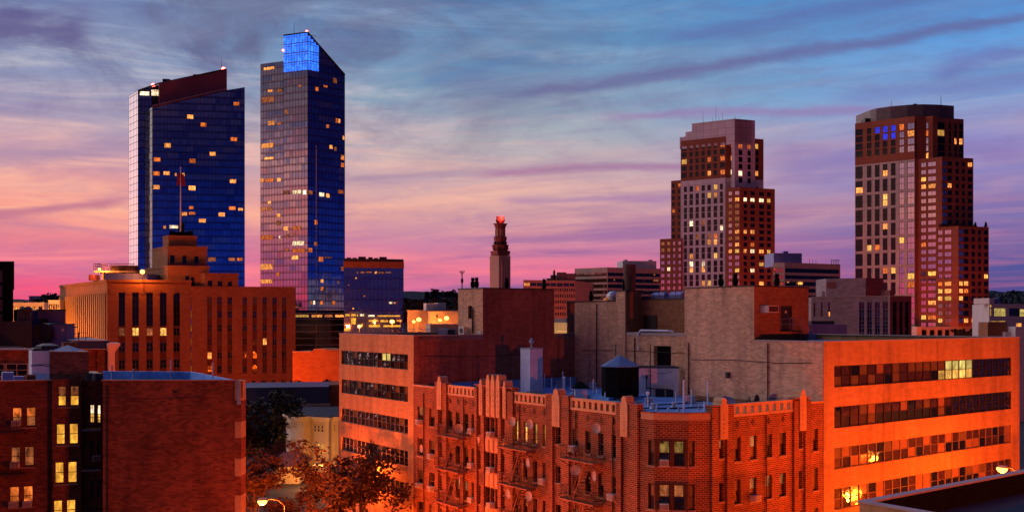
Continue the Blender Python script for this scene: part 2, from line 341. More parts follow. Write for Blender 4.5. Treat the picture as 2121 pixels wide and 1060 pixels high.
# ------------------------------------------------------------------ mesh helpers
class MB:
    def __init__(s): s.v = []; s.f = []; s.mi = []
    def face(s, pts, m=0):
        i = len(s.v); s.v.extend([tuple(p) for p in pts]); s.f.append(tuple(range(i, i + len(pts)))); s.mi.append(m)
    def hexa(s, b, t, m=0):
        """closed solid from bottom ring b and top ring t (same length, counter-clockwise seen from above)"""
        n = len(b); i = len(s.v); s.v.extend([tuple(p) for p in b]); s.v.extend([tuple(p) for p in t])
        s.f.append(tuple(i + k for k in reversed(range(n)))); s.mi.append(m)
        s.f.append(tuple(i + n + k for k in range(n))); s.mi.append(m)
        for k in range(n):
            j = (k + 1) % n
            s.f.append((i + k, i + j, i + n + j, i + n + k)); s.mi.append(m)
    def prism(s, poly, z0, z1, m=0, mtop=None):
        a = sum(poly[k][0] * poly[(k + 1) % len(poly)][1] - poly[(k + 1) % len(poly)][0] * poly[k][1] for k in range(len(poly)))
        if a < 0: poly = poly[::-1]
        s.hexa([(x, y, z0) for x, y in poly], [(x, y, z1) for x, y in poly], m)
        if mtop is not None: s.mi[-len(poly) - 1] = mtop
    def box(s, x0, x1, y0, y1, z0, z1, m=0):
        s.prism([(x0, y0), (x1, y0), (x1, y1), (x0, y1)], z0, z1, m)
    def tube(s, pts, r, n=6, m=0, r2=None):
        pts = [Vector(p) for p in pts]; rings = []
        for k, p in enumerate(pts):
            d = (pts[min(k + 1, len(pts) - 1)] - pts[max(k - 1, 0)]).normalized()
            a = d.cross(Vector((0, 0, 1)))
            if a.length < 1e-3: a = Vector((1, 0, 0))
            a.normalize(); b = d.cross(a).normalized()
            rr = r if r2 is None else r + (r2 - r) * k / max(1, len(pts) - 1)
            i = len(s.v)
            for q in range(n):
                an = 2 * PI * q / n; s.v.append(tuple(p + a * (rr * math.cos(an)) + b * (rr * math.sin(an))))
            rings.append(i)
        for k in range(len(rings) - 1):
            for q in range(n):
                j = (q + 1) % n
                s.f.append((rings[k] + q, rings[k + 1] + q, rings[k + 1] + j, rings[k] + j)); s.mi.append(m)
        s.f.append(tuple(rings[0] + q for q in range(n))); s.mi.append(m)
        s.f.append(tuple(rings[-1] + q for q in reversed(range(n)))); s.mi.append(m)
    def lathe(s, prof, cx, cy, n=12, m=0, ph=0.0):
        """prof: list of (radius, z)"""
        i = len(s.v)
        for r, z in prof:
            for q in range(n):
                an = ph + 2 * PI * q / n; s.v.append((cx + r * math.cos(an), cy + r * math.sin(an), z))
        for k in range(len(prof) - 1):
            for q in range(n):
                j = (q + 1) % n
                s.f.append((i + k * n + q, i + k * n + j, i + (k + 1) * n + j, i + (k + 1) * n + q)); s.mi.append(m)
        s.f.append(tuple(i + q for q in reversed(range(n)))); s.mi.append(m)
        s.f.append(tuple(i + (len(prof) - 1) * n + q for q in range(n))); s.mi.append(m)

ORG = {}
def build(name, mb, mats, parent=None, uv=True, smooth=False):
    """link the collected faces as ONE mesh object"""
    me = bpy.data.meshes.new(name)
    L = ORG.get(parent.name, (0, 0, 0)) if parent is not None else (0, 0, 0)
    me.from_pydata([(x - L[0], y - L[1], z - L[2]) for x, y, z in mb.v], [], mb.f)
    if isinstance(mats, str): mats = [mats]
    for k in mats: me.materials.append(M[k])
    me.polygons.foreach_set('material_index', mb.mi)
    if uv:
        ul = me.uv_layers.new(name='UVMap'); dat = [0.0] * (2 * len(me.loops)); vs = mb.v
        for p in me.polygons:
            n = p.normal
            if abs(n.z) > 0.7:
                for li in p.loop_indices:
                    x, y, z = vs[me.loops[li].vertex_index]; dat[2 * li] = x; dat[2 * li + 1] = y
            else:
                h = math.hypot(n.x, n.y) or 1; tx, ty = -n.y / h, n.x / h
                for li in p.loop_indices:
                    x, y, z = vs[me.loops[li].vertex_index]; dat[2 * li] = x * tx + y * ty; dat[2 * li + 1] = z
        ul.data.foreach_set('uv', dat)
    if smooth: me.polygons.foreach_set('use_smooth', [True] * len(me.polygons))
    me.update()
    o = bpy.data.objects.new(name, me); COL.objects.link(o)
    if parent is not None: o.parent = parent; ORG[o.name] = L
    return o
def tag(o, label, cat, group=None):
    o['label'] = label; o['category'] = cat
    if group: o['group'] = group
    return o
def empty(name, loc, label, cat, group=None):
    o = bpy.data.objects.new(name, None); COL.objects.link(o); o.location = loc; o.empty_display_size = 0.5
    ORG[o.name] = tuple(loc)
    return tag(o, label, cat, group)
def structure(name, mb, mats, uv=True, kind='structure', smooth=False):
    o = build(name, mb, mats, None, uv, smooth); o['kind'] = kind; return o
def copy_thing(root, loc, rotz, label, group=None):
    r = root.copy(); COL.objects.link(r); r.location = loc; r.rotation_euler = (0, 0, rotz); r['label'] = label
    if group: r['group'] = group
    for ch in list(root.children):
        c = ch.copy(); COL.objects.link(c); c.parent = r
        for gch in list(ch.children):
            d = gch.copy(); COL.objects.link(d); d.parent = c
    return r

# ------------------------------------------------------------------ faces of buildings
def kx(px): return (px - CX) / FPX
def at(px, py, D): return (kx(px) * D, D, EYE + (HY - py) / FPX * D)
def zat(py, D): return EYE + (HY - py) / FPX * D
def dirvp(vp):
    h = math.hypot(kx(vp), 1); return (kx(vp) / h, 1 / h)
class Face:
    """vertical plane: origin (ox,oy), unit direction d along it, outward normal n towards the viewer's side"""
    def __init__(s, ox, oy, dx_, dy_):
        h = math.hypot(dx_, dy_); s.o = (ox, oy); s.d = (dx_ / h, dy_ / h)
        n = (s.d[1], -s.d[0])
        if n[0] * -ox + n[1] * -oy < 0: n = (-n[0], -n[1])
        s.n = n
    def s(s, px):
        k = kx(px); return (k * s.o[1] - s.o[0]) / (s.d[0] - k * s.d[1])
    def D(s, t): return s.o[1] + s.d[1] * t
    def z(s, px, py): return zat(py, s.D(s.s(px)))
    def xy(s, t, out=0.0): return (s.o[0] + s.d[0] * t + s.n[0] * out, s.o[1] + s.d[1] * t + s.n[1] * out)
    def p(s, t, z, out=0.0): x, y = s.xy(t, out); return (x, y, z)
    def shift(s, out): x, y = s.xy(0, out); f = Face(x, y, *s.d); f.n = s.n; return f
    def pix(s, t, z, out=0.0):
        x, y, _ = s.p(t, z, out); return (CX + x / y * FPX, HY - (z - EYE) / y * FPX)
def fbox(mb, f, s0, s1, z0, z1, o0, o1, m=0):
    mb.prism([f.xy(s0, o0), f.xy(s1, o0), f.xy(s1, o1), f.xy(s0, o1)], z0, z1, m)
def fquad(mb, f, s0, s1, z0, z1, out=0.0, m=0):
    pts = [f.p(s0, z0, out), f.p(s1, z0, out), f.p(s1, z1, out), f.p(s0, z1, out)]
    # orient towards the outward normal
    t = (f.d[1], -f.d[0]); 
    if t[0] * f.n[0] + t[1] * f.n[1] < 0: pts = pts[::-1]
    mb.face(pts, m)
def wall(mb, f, s0, s1, z0, z1, holes=(), depth=0.2, m=0, mr=None, out=0.0):
    """wall sheet with real openings and their reveals"""
    if s1 < s0: s0, s1 = s1, s0
    mr = m if mr is None else mr
    H = [(max(s0, min(a, b)), min(s1, max(a, b)), max(z0, c), min(z1, d)) for a, b, c, d in holes]
    H = [h for h in H if h[1] - h[0] > 0.02 and h[3] - h[2] > 0.02]
    ss = sorted(set([round(s0, 4), round(s1, 4)] + [round(x, 4) for h in H for x in h[:2]]))
    zz = sorted(set([round(z0, 4), round(z1, 4)] + [round(x, 4) for h in H for x in h[2:]]))
    for j in range(len(zz) - 1):
        zc = (zz[j] + zz[j + 1]) / 2
        row = [h for h in H if h[2] < zc < h[3]]
        i = 0; start = None
        for i in range(len(ss) - 1):
            scn = (ss[i] + ss[i + 1]) / 2
            hole = any(h[0] < scn < h[1] for h in row)
            if not hole and start is None: start = ss[i]
            if hole and start is not None:
                fquad(mb, f, start, ss[i], zz[j], zz[j + 1], out, m); start = None
        if start is not None: fquad(mb, f, start, ss[-1], zz[j], zz[j + 1], out, m)
    for a, b, c, d in H:
        o, i_ = out, out - depth
        mb.face([f.p(a, c, o), f.p(a, d, o), f.p(a, d, i_), f.p(a, c, i_)], mr)
        mb.face([f.p(b, c, o), f.p(b, c, i_), f.p(b, d, i_), f.p(b, d, o)], mr)
        mb.face([f.p(a, c, o), f.p(a, c, i_), f.p(b, c, i_), f.p(b, c, o)], mr)
        mb.face([f.p(a, d, o), f.p(b, d, o), f.p(b, d, i_), f.p(a, d, i_)], mr)

# ------------------------------------------------------------------ things with many windows
class Thing:
    def __init__(s, name, loc, label, cat, group=None):
        s.root = empty(name, loc, label, cat, group); s.wins = []
    def part(s, name, mb, mats, parent=None, **k): return build(name, mb, mats, parent or s.root, **k)
    def win(s, f, s0, s1, z0, z1, pane, frame='frame_dark', nx=1, nz=2, depth=0.2, fw=0.06, near=False, sill=None, pick=None, name='window'):
        s.wins.append(dict(f=f, s0=min(s0, s1), s1=max(s0, s1), z0=z0, z1=z1, pane=pane, frame=frame, nx=nx, nz=nz, depth=depth, fw=fw, near=near, sill=sill, pick=pick, name=name))
    def light(s, pts, mat, tol=2.5):
        """give the windows under these photo points the lit material"""
        for px, py in pts:
            best = None
            for w in s.wins:
                a = w['f'].pix(w['s0'], w['z0'], -w['depth']); b = w['f'].pix(w['s1'], w['z1'], -w['depth'])
                x0, x1 = sorted((a[0], b[0])); y0, y1 = sorted((a[1], b[1]))
                dd = max(x0 - px, px - x1, 0) + max(y0 - py, py - y1, 0)
                if best is None or dd < best[0]: best = (dd, w)
            if best and best[0] < tol: best[1]['pane'] = mat; best[1]['lit'] = True
    def finish(s, limit=100):
        def area(w):
            a = w['f'].pix(w['s0'], w['z0']); b = w['f'].pix(w['s1'], w['z1'])
            inside = -20 < (a[0] + b[0]) / 2 < 2141 and -20 < (a[1] + b[1]) / 2 < 1085
            return abs(a[0] - b[0]) * abs(a[1] - b[1]) * (1.0 if inside else 0.001)
        ws = sorted(s.wins, key=area, reverse=True)
        rest = MB(); rmats = []
        def mid(k, mats):
            if k not in mats: mats.append(k)
            return mats.index(k)
        for k, w in enumerate(ws):
            ind = k < limit
            fr = MB() if ind else rest; mats = [] if ind else rmats
            f = w['f']; a, b, c, d, dp = w['s0'], w['s1'], w['z0'], w['z1'], w['depth']
            fm = mid(w['frame'], mats); t = w['fw']; o0, o1 = -dp + 0.03, -dp + 0.03 + max(0.05, t * 0.7)
            fbox(fr, f, a, a + t, c, d, o0, o1, fm); fbox(fr, f, b - t, b, c, d, o0, o1, fm)
            fbox(fr, f, a + t, b - t, c, c + t, o0, o1, fm); fbox(fr, f, a + t, b - t, d - t, d, o0, o1, fm)
            for i in range(1, w['nx']):
                x = a + (b - a) * i / w['nx']; fbox(fr, f, x - t * .4, x + t * .4, c + t, d - t, o0, o1 - .01, fm)
            for i in range(1, w['nz']):
                z = c + (d - c) * i / w['nz']; fbox(fr, f, a + t, b - t, z - t * .4, z + t * .4, o0, o1 - .02, fm)
            pn = MB() if (ind and w['near']) else fr
            pm = [] if (ind and w['near']) else mats
            panes = w['pane'] if isinstance(w['pane'], (list, tuple)) else [w['pane']]
            q = len(panes)
            for i, pmn in enumerate(panes):          # panes stacked from the top down
                z1 = d - (d - c) * i / q; z0 = d - (d - c) * (i + 1) / q
                fquad(pn, f, a, b, z0, z1, -dp + 0.02, mid(pmn, pm))
            if ind:
                o = s.part(w['name'], fr, mats)
                if w['near']: build('pane', pn, pm, o)
                if w['sill']:
                    sm = MB(); fbox(sm, f, a - .08, b + .08, c - .14, c - .004, -dp + .03, .07); build('sill', sm, w['sill'], o)
        if rest.f:
            o = s.part('window', rest, rmats); o['kind'] = 'stuff'

def block(th, wm, cpx, Dc, lpx, rpx, z0, top, vpl, vpr, HL=(), HR=(), depth=0.25, wname='wall', roofm='roof_dark', par=0.9, wmr=None, dark='dark_opening', topz=None):
    """a tower volume: near corner column cpx at depth Dc, left face to lpx, right face to rpx; H?: callables face -> holes"""
    ox = kx(cpx) * Dc; z1 = zat(top, Dc) if topz is None else topz
    FL = Face(ox, Dc, *dirvp(vpl)); FR = Face(ox, Dc, *dirvp(vpr))
    sl, sr = FL.s(lpx), FR.s(rpx)
    hl = HL(FL, sl, z0, z1) if callable(HL) else HL
    hr = HR(FR, sr, z0, z1) if callable(HR) else HR
    mb = MB()
    wall(mb, FL, 0, sl, z0, z1, hl, depth, 0); wall(mb, FR, 0, sr, z0, z1, hr, depth, 1)
    A = FL.xy(sl); B = FR.xy(sr); C_ = (A[0] + B[0] - ox, A[1] + B[1] - Dc)
    for p, q in ((A, C_), (C_, B)): mb.face([(p[0], p[1], z0), (q[0], q[1], z0), (q[0], q[1], z1), (p[0], p[1], z1)], 0)
    # inner faces of the parapet and the roof deck
    mb2 = MB(); mb2.face([(ox, Dc, z1 - par), (B[0], B[1], z1 - par), (C_[0], C_[1], z1 - par), (A[0], A[1], z1 - par)], 0)
    # inner lining set in from the outer skin so that parapets have thickness
    cx0 = (A[0] + B[0]) / 2; cy0 = (A[1] + B[1]) / 2
    ring = [(ox, Dc), B, C_, A]; inn = []
    for x, y in ring:
        L = math.hypot(cx0 - x, cy0 - y); inn.append((x + (cx0 - x) / L * 0.6, y + (cy0 - y) / L * 0.6))
    for k in range(4):
        p, q, pi, qi = ring[k], ring[(k + 1) % 4], inn[k], inn[(k + 1) % 4]
        mb.face([(p[0], p[1], z1), (q[0], q[1], z1), (qi[0], qi[1], z1), (pi[0], pi[1], z1)], 0)
        mb.face([(pi[0], pi[1], z1 - par), (pi[0], pi[1], z1), (qi[0], qi[1], z1), (qi[0], qi[1], z1 - par)], 0)
    # dark interior shell behind the openings
    if hl or hr:
        i0 = depth + 0.02
        fquad(mb, FL, 0.3, sl - 0.3, z0, z1 - par - .1, -i0, 2); fquad(mb, FR, 0.3, sr - 0.3, z0, z1 - par - .1, -i0, 2)
    th.part(wname, mb, [wm, wmr or wm, dark]); th.part('roof', mb2, roofm)
    return FL, FR, sl, sr, z1
# ------------------------------------------------------------------ street grid of the near block
C = (11.0, 63.7); U = (-0.589, 0.808); V = (0.808, 0.589)
def UV_(a, b): return (C[0] + U[0] * a + V[0] * b, C[1] + U[1] * a + V[1] * b)
def quadz(mb, pts, z, m=0): mb.face([(x, y, z) for x, y in pts], m)
# ground, streets, pavements
mb = MB(); quadz(mb, [(-5000, -300), (5000, -300), (5000, 9000), (-5000, 9000)], 0.0); structure('ground', mb, 'ground')
mb = MB(); quadz(mb, [UV_(-13, -60), UV_(-13, 120), UV_(-3, 120), UV_(-3, -60)], 0.006); structure('road', mb, 'asphalt')
mb = MB(); quadz(mb, [UV_(-2.9, -19), UV_(200, -19), UV_(200, -6), UV_(-2.9, -6)], 0.010); structure('road', mb, 'asphalt')
mb = MB(); mb.prism([UV_(-2.9, -2.9), UV_(-2.9, 60), UV_(-0.02, 60), UV_(-0.02, -0.02), UV_(62, -0.02), UV_(62, -5.9), UV_(-2.9, -5.9)][0:4] , 0.0, 0.13)
mb.prism([UV_(-0.02, -5.9), UV_(62, -5.9), UV_(62, -0.02), UV_(-0.02, -0.02)], 0.0, 0.131); structure('pavement', mb, 'paving')
mb = MB(); mb.prism([UV_(-2.9, -24), UV_(90, -24), UV_(90, -19.1), UV_(-2.9, -19.1)], 0.0, 0.13); structure('pavement', mb, 'paving')
mb = MB()
for k in range(20): quadz(mb, [UV_(k * 6.0, -12.6), UV_(k * 6.0 + 3, -12.6), UV_(k * 6.0 + 3, -12.45), UV_(k * 6.0, -12.45)], 0.014)
structure('road_marking', mb, 'paint')

# ------------------------------------------------------------------ red brick apartment house
apt = Thing('apartment_building', (C[0], C[1], 0), 'red brick apartment house with buff stone plaques, chamfered corner bay and fire escapes', 'apartment building')
LF = Face(*C, *U); RF = Face(*C, *V)
ZT = 17.1; ROOF = 16.85; ROWS = (15.65, 12.65, 9.65, 6.65)
A0, A1, B0, B1 = 3.29, 34.68, 3.2, 15.88
Apt, Bpt = LF.xy(A0), RF.xy(B0)
chf = Face(Apt[0], Apt[1], Bpt[0] - Apt[0], Bpt[1] - Apt[1]); CHL = math.hypot(Bpt[0] - Apt[0], Bpt[1] - Apt[1])
P1 = chf.xy(chf.s(1356) * 0.97, 0.55); P2 = chf.xy(chf.s(1425) * 1.0, 0.55)
def fpt(p, q): return Face(p[0], p[1], q[0] - p[0], q[1] - p[1]), math.hypot(q[0] - p[0], q[1] - p[1])
BF = [fpt(Apt, P1), fpt(P1, P2), fpt(P2, Bpt)]
LW = [(865, 878), (889, 903), (928, 937), (944, 952), (960, 969.5), (977, 984), (1066.5, 1072.5), (1084.5, 1091.5), (1105, 1112), (1124.5, 1132.5), (1187, 1196.5), (1213, 1223), (1240, 1249.5), (1267, 1277)]
LN = [(911.5, 918.5), (992, 998.5), (1007, 1014), (1016.5, 1023.5), (1026.5, 1033.5), (1042, 1048.5), (1152, 1162)]
RW = [(1522, 1533.5), (1554, 1566.5), (1586, 1598.5), (1615.5, 1627.5), (1684, 1694)]
RN = [(1488, 1498), (1652, 1661)]
holes = {'L': [], 'R': []}
rnd = random.Random(3)
PANES = [['g_brown', 'g_dark'], ['g_blind', 'g_dark'], ['g_dark', 'g_brown'], ['g_brown', 'g_brown'], ['g_blind2', 'g_dark'], ['g_dark', 'g_dark']]
PANES_R = [['g_blind', 'g_dark'], ['g_blind', 'g_blind'], ['g_blind2', 'g_dark'], ['g_blind', 'g_brown'], ['g_blind', 'g_blind2']]
def awin(f, key, pxs, top, hgt, panes, sill='sill', nx=1):
    s0, s1 = sorted((f.s(pxs[0]), f.s(pxs[1])))
    s0, s1 = s0 - .04, s1 + .04
    holes[key].append((s0, s1, top - hgt, top))
    apt.win(f, s0, s1, top - hgt, top, panes, 'frame_brown' if rnd.random() < .6 else 'frame_steel', nx=nx, nz=2, depth=0.24, fw=0.07, near=True, sill=sill)
for r, top in enumerate(ROWS):
    for c in LW: awin(LF, 'L', c, top, 1.68, PANES[rnd.randrange(6)])
    for c in LN: awin(LF, 'L', c, top - .04, 1.30 if c[0] in (911.5, 1152) else 1.62, PANES[rnd.choice((2, 5, 5, 0))])
    if r < 3:
        for c in RW: awin(RF, 'R', c, top, 1.68, PANES_R[rnd.randrange(5)])
        for c in RN: awin(RF, 'R', c, top - .04, 1.30, PANES[rnd.choice((2, 5))])
mb = MB()
wall(mb, LF, A0, A1, 0, ZT, holes['L'], 0.24, 0)
wall(mb, RF, B0, B1, 0, ZT, holes['R'], 0.24, 0)
for k, (f, L) in enumerate(BF):
    hs = []
    for top in ROWS[:3]:
        if k == 1:
            for x0, x1 in ((1364, 1388), (1394.5, 1417.5)): hs.append((f.s(x0), f.s(x1), top - 1.75, top))
        else:
            x0, x1 = ((1342, 1354.5), (1427, 1439))[k // 2]; hs.append((f.s(x0), f.s(x1), top - 1.75, top))
    hs = [(min(a, b), max(a, b), c, d) for a, b, c, d in hs]
    wall(mb, f, 0, L, 0, 17.05, hs, 0.2, 0)
    for i, (a, b, c, d) in enumerate(hs):
        apt.win(f, a, b, c, d, [['l_olive', 'g_wavy'], ['g_blind2', 'g_blind2']][0] if False else (['l_olive2', 'g_wavy'] if k == 1 and d > 15 else ['g_blind2', 'g_brown'] if k == 1 else ['g_blind', 'g_brown']), 'frame_brown', 1, 2, 0.2, 0.08, True, 'sill')
# hidden party walls
for p, q in ((UV_(A1, 0), UV_(A1, 19.9)), (UV_(0.0, B1), UV_(14.5, B1))): mb.face([(p[0], p[1], 0), (q[0], q[1], 0), (q[0], q[1], 17.3), (p[0], p[1], 17.3)], 0)
apt.part('wall', mb, ['apt_brick'])
mb = MB()      # wooden surrounds between the bay windows
f, L = BF[1]
for top in ROWS[:3]:
    for x0, x1 in ((1357.5, 1363.6), (1388.4, 1394.1), (1418, 1424)): fbox(mb, f, *sorted((f.s(x0), f.s(x1))), top - 1.75, top, 0.003, .05)
    fbox(mb, f, 0.05, L - .05, top + .004, top + .1, .003, .07)
apt.part('bay_trim', mb, 'frame_brown')
mb = MB()      # parapets, piers
def seg(f, x0, x1, z0, z1, o0=-.35, o1=.0, m=0): fbox(mb, f, *sorted((f.s(x0), f.s(x1))), z0, z1, o0, o1, m)
seg(LF, 857.4, 904, ZT, 17.55)
for x0, x1, z in ((904, 928, 18.05), (986, 1066, 18.25), (1134, 1182, 18.05), (1280, 1324, 17.95)): seg(LF, x0, x1, ZT, z, -.4, .0)
for x0, x1 in ((904, 911), (919.5, 928), (986, 991), (999.3, 1006), (1034.5, 1041), (1049.5, 1066), (1134, 1148), (1165.5, 1182), (1280, 1290), (1306.5, 1324)): seg(LF, x0, x1, 0, 18.0, .003, .2)
for x0, x1, z in ((1471, 1516, 17.95), (1641, 1675, 18.05)): seg(RF, x0, x1, ZT, z, -.4, 0)
for x0, x1 in ((1471, 1485), (1502, 1516), (1641, 1650), (1664, 1675)): seg(RF, x0, x1, 0, 17.9, .003, .2)
seg(RF, 1675, 1704.6, ZT, 17.6)
apt.part('parapet', mb, 'apt_brick')
mb = MB()
for k, (f, L) in enumerate(BF): fbox(mb, f, -.05, L + .05, 17.05, 17.5, -.3, .08)
seg(LF, 857.4, 904, 17.552, 17.7, -.4, .08); seg(RF, 1675, 1704.6, 17.602, 17.74, -.4, .08)
apt.part('stone_cornice', mb, 'terra')
mb = MB()
for f, rg in ((LF, [(904, 928, 18.05), (986, 1066, 18.25), (1134, 1182, 18.05), (1280, 1324, 17.95)]), (RF, [(1471, 1516, 17.95), (1641, 1675, 18.05)])):
    for x0, x1, z in rg: seg(f, x0, x1, z + .002, z + .09, -.45, .24)
for k, (f, L) in enumerate(BF): fbox(mb, f, -.05, L + .05, 17.502, 17.57, -.34, .12)
apt.part('coping', mb, 'coping_red')
def plaque(f, px, wpx, zb, zt):
    s0, s1 = sorted((f.s(px - wpx / 2), f.s(px + wpx / 2))); c = (s0 + s1) / 2; h = (s1 - s0) / 2
    poly = [(s0, zb), (s1, zb), (s1, zt - .62), (c + h * .95, zt - .5), (c + h * .62, zt - .42), (c + h * .62, zt - .2), (c + h * .35, zt - .05), (c, zt), (c - h * .35, zt - .05), (c - h * .62, zt - .2), (c - h * .62, zt - .42), (c - h * .95, zt - .5), (s0, zt - .62)]
    m_ = MB(); m_.hexa([f.p(s, z, .012) for s, z in poly], [f.p(s, z, .30) for s, z in poly])
    m_.hexa([f.p(s, z, -.5) for s, z in poly[2:]], [f.p(s, z, .008) for s, z in poly[2:]])
    n = 5
    for k in range(n): fbox(m_, f, c - .06, c + .06, zb + .4 + k * (zt - zb - 1.4) / n, zb + .52 + k * (zt - zb - 1.4) / n, .302, .34)
    apt.part('stone_plaque', m_, 'terra')
for px, wd, zb, zt in ((914.8, 9, 15.68, 18.75), (1001, 7, 15.75, 18.85), (1016, 7.5, 15.72, 19.3), (1026, 7.5, 15.72, 19.3), (1036.5, 7.5, 15.72, 19.3), (1050, 6.5, 15.75, 18.85), (1157, 15.5, 15.68, 18.6), (1298, 15, 15.66, 18.55)): plaque(LF, px, wd, zb, zt)
for px, wd, zb, zt in ((1493.5, 16, 15.66, 18.55), (1657, 13, 15.66, 18.75)): plaque(RF, px, wd, zb, zt)
for top in ROWS[1:]:
    for x in LN[2:5]:
        m_ = MB(); s0, s1 = sorted((LF.s(x[0]), LF.s(x[1]))); fbox(m_, LF, s0 - .04, s1 + .04, top + .04, top + 1.2, .003, .10)
        fbox(m_, LF, s0 + .04, s1 - .04, top + .2, top + 1.04, .103, .13); apt.part('stone_panel', m_, 'terra')
for x in (LN[1], LN[5]):
    s0, s1 = sorted((LF.s(x[0]), LF.s(x[1]))); c = (s0 + s1) / 2; m_ = MB()
    poly = [(s0 - .05, 13.8), (c, 13.05), (s1 + .05, 13.8)]; m_.hexa([LF.p(s, z, .005) for s, z in poly], [LF.p(s, z, .2) for s, z in poly]); apt.part('stone_corbel', m_, 'terra')
def crenel(f, x0, x1, n, back):
    s0, s1 = sorted((f.s(x0), f.s(x1))); m_ = MB()
    fbox(m_, f, s0, s1, ZT + .003, ZT + .2, -.3, .1); fbox(m_, f, s0, s1, 17.82, 18.02, -.3, .08)
    for k in range(n + 1):
        c = s0 + .08 + (s1 - s0 - .16) * k / n; wd = (s1 - s0) / n * .27
        fbox(m_, f, max(s0, c - wd), min(s1, c + wd), ZT + .202, 17.818, -.25, .06)
    if back: fbox(m_, f, s0, s1, ZT + .2, 17.82, -.29, -.22, 1)
    apt.part('pierced_parapet', m_, ['terra', 'sill'])
crenel(LF, 928.2, 985.8, 7, True); crenel(LF, 1066.2, 1133.8, 7, True); crenel(LF, 1182.2, 1279.8, 8, True); crenel(RF, 1516.2, 1640.8, 8, False)
for f, x0, x1 in ((LF, 928.3, 985.7), (LF, 1066.3, 1133.7), (LF, 1182.3, 1279.7), (RF, 1516.3, 1640.7)):
    mb = MB(); fbox(mb, f, *sorted((f.s(x0), f.s(x1))), 15.76, 16.02, .003, .035); apt.part('soldier_course', mb, 'apt_band')
for f, xs in ((LF, (933, 949, 965, 980, 1072, 1085, 1106, 1127, 1191, 1217, 1244, 1271)), (RF, (1528, 1560, 1592, 1622))):
    for x in xs:
        mb = MB(); c = f.s(x); fbox(mb, f, c - .06, c + .06, 16.38, 16.82, .003, .05); fbox(mb, f, c - .2, c - .063, 16.54, 16.66, .003, .05); fbox(mb, f, c + .063, c + .2, 16.54, 16.66, .003, .05); apt.part('brick_ornament', mb, 'frame_brown')
apt.light([(1069, 890), (1088, 890), (1108.5, 892), (1128.5, 897)], ['l_yel', 'l_warm'])
for w_ in apt.wins:
    if isinstance(w_['pane'], list) and rnd.random() < .10 and 'g_dark' in w_['pane']: w_['pane'] = ['l_dim', 'g_brown']
apt.light([(1380, 1025), (1405, 1025)], ['l_dim', 'g_wavy'])
apt.light([(1557, 920), (1561, 1010), (1592, 1005)], ['l_dim', 'g_blind'])
# roof deck and the coated inner faces of the parapet
mb = MB(); quadz(mb, [UV_(3.2, .3), UV_(34.6, .3), UV_(34.6, 19.8), UV_(14.6, 19.8), UV_(14.6, 15.8), UV_(.3, 15.8), UV_(.3, 3.2)], ROOF)
for p, q in (((3.4, .42), (34.4, .42)), ((.42, 3.4), (.42, 15.7))):
    p, q = UV_(*p), UV_(*q); mb.face([(p[0], p[1], ROOF), (q[0], q[1], ROOF), (q[0], q[1], 17.05), (p[0], p[1], 17.05)])
def ubox(mb, a0, a1, b0, b1, z0, z1, m=0): mb.prism([UV_(a0, b0), UV_(a1, b0), UV_(a1, b1), UV_(a0, b1)], z0, z1, m)
ubox(mb, 33.9, 34.3, 4.0, 19.6, ROOF + .003, 17.75)                       # coated back parapet
ubox(mb, 17.5, 21.4, 9.6, 14.6, ROOF + .003, 17.1)                        # raised curb under the tank
for k in range(6): ubox(mb, 4 + k * 5, 4.12 + k * 5, .6, 15, ROOF + .003, ROOF + .03)
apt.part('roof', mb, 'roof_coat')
def onroof(px, py, z=ROOF):
    D = (EYE - z) * FPX / (py - HY); return kx(px) * D, D
x, y = onroof(1101, 811); mb = MB(); ww = .78
cp = [(x + ww * (U[0] * i * 1.0 + V[0] * j), y + ww * (U[1] * i + V[1] * j)) for i, j in ((-1, -1), (1, -1), (1, 1), (-1, 1))]
mb.prism(cp, ROOF, 21.05); ch = apt.part('chimney', mb, 'whitewash')
mb = MB(); mb.prism([(x + (a - x) * 1.05, y + (b - y) * 1.05) for a, b in cp], 21.052, 21.16); build('chimney_cap', mb, 'metal_grey', ch)
mb = MB(); mb.lathe([(.10, 21.16), (.10, 21.6), (.24, 21.62), (.26, 21.8), (.12, 21.95), (.20, 22.0), (.05, 22.1)], x, y, 10); build('chimney_cowl', mb, 'metal_grey', ch)
# dark wrapped roof tank with pyramid roof
x, y = onroof(1284.5, 826); tank = Thing('roof_tank', (x, y, 17.1), 'black octagonal water tank with pointed blue metal roof on the apartment roof', 'water tank')
mb = MB(); mb.lathe([(1.6, 17.1), (1.66, 17.3), (1.66, 19.75)], x, y, 8, 0, PI / 8 + .2); tank.part('tank_body', mb, 'black')
mb = MB(); mb.lathe([(1.74, 19.75), (1.74, 19.83), (.06, 20.75)], x, y, 8, 0, PI / 8 + .2); tank.part('tank_roof', mb, 'blue_roof')
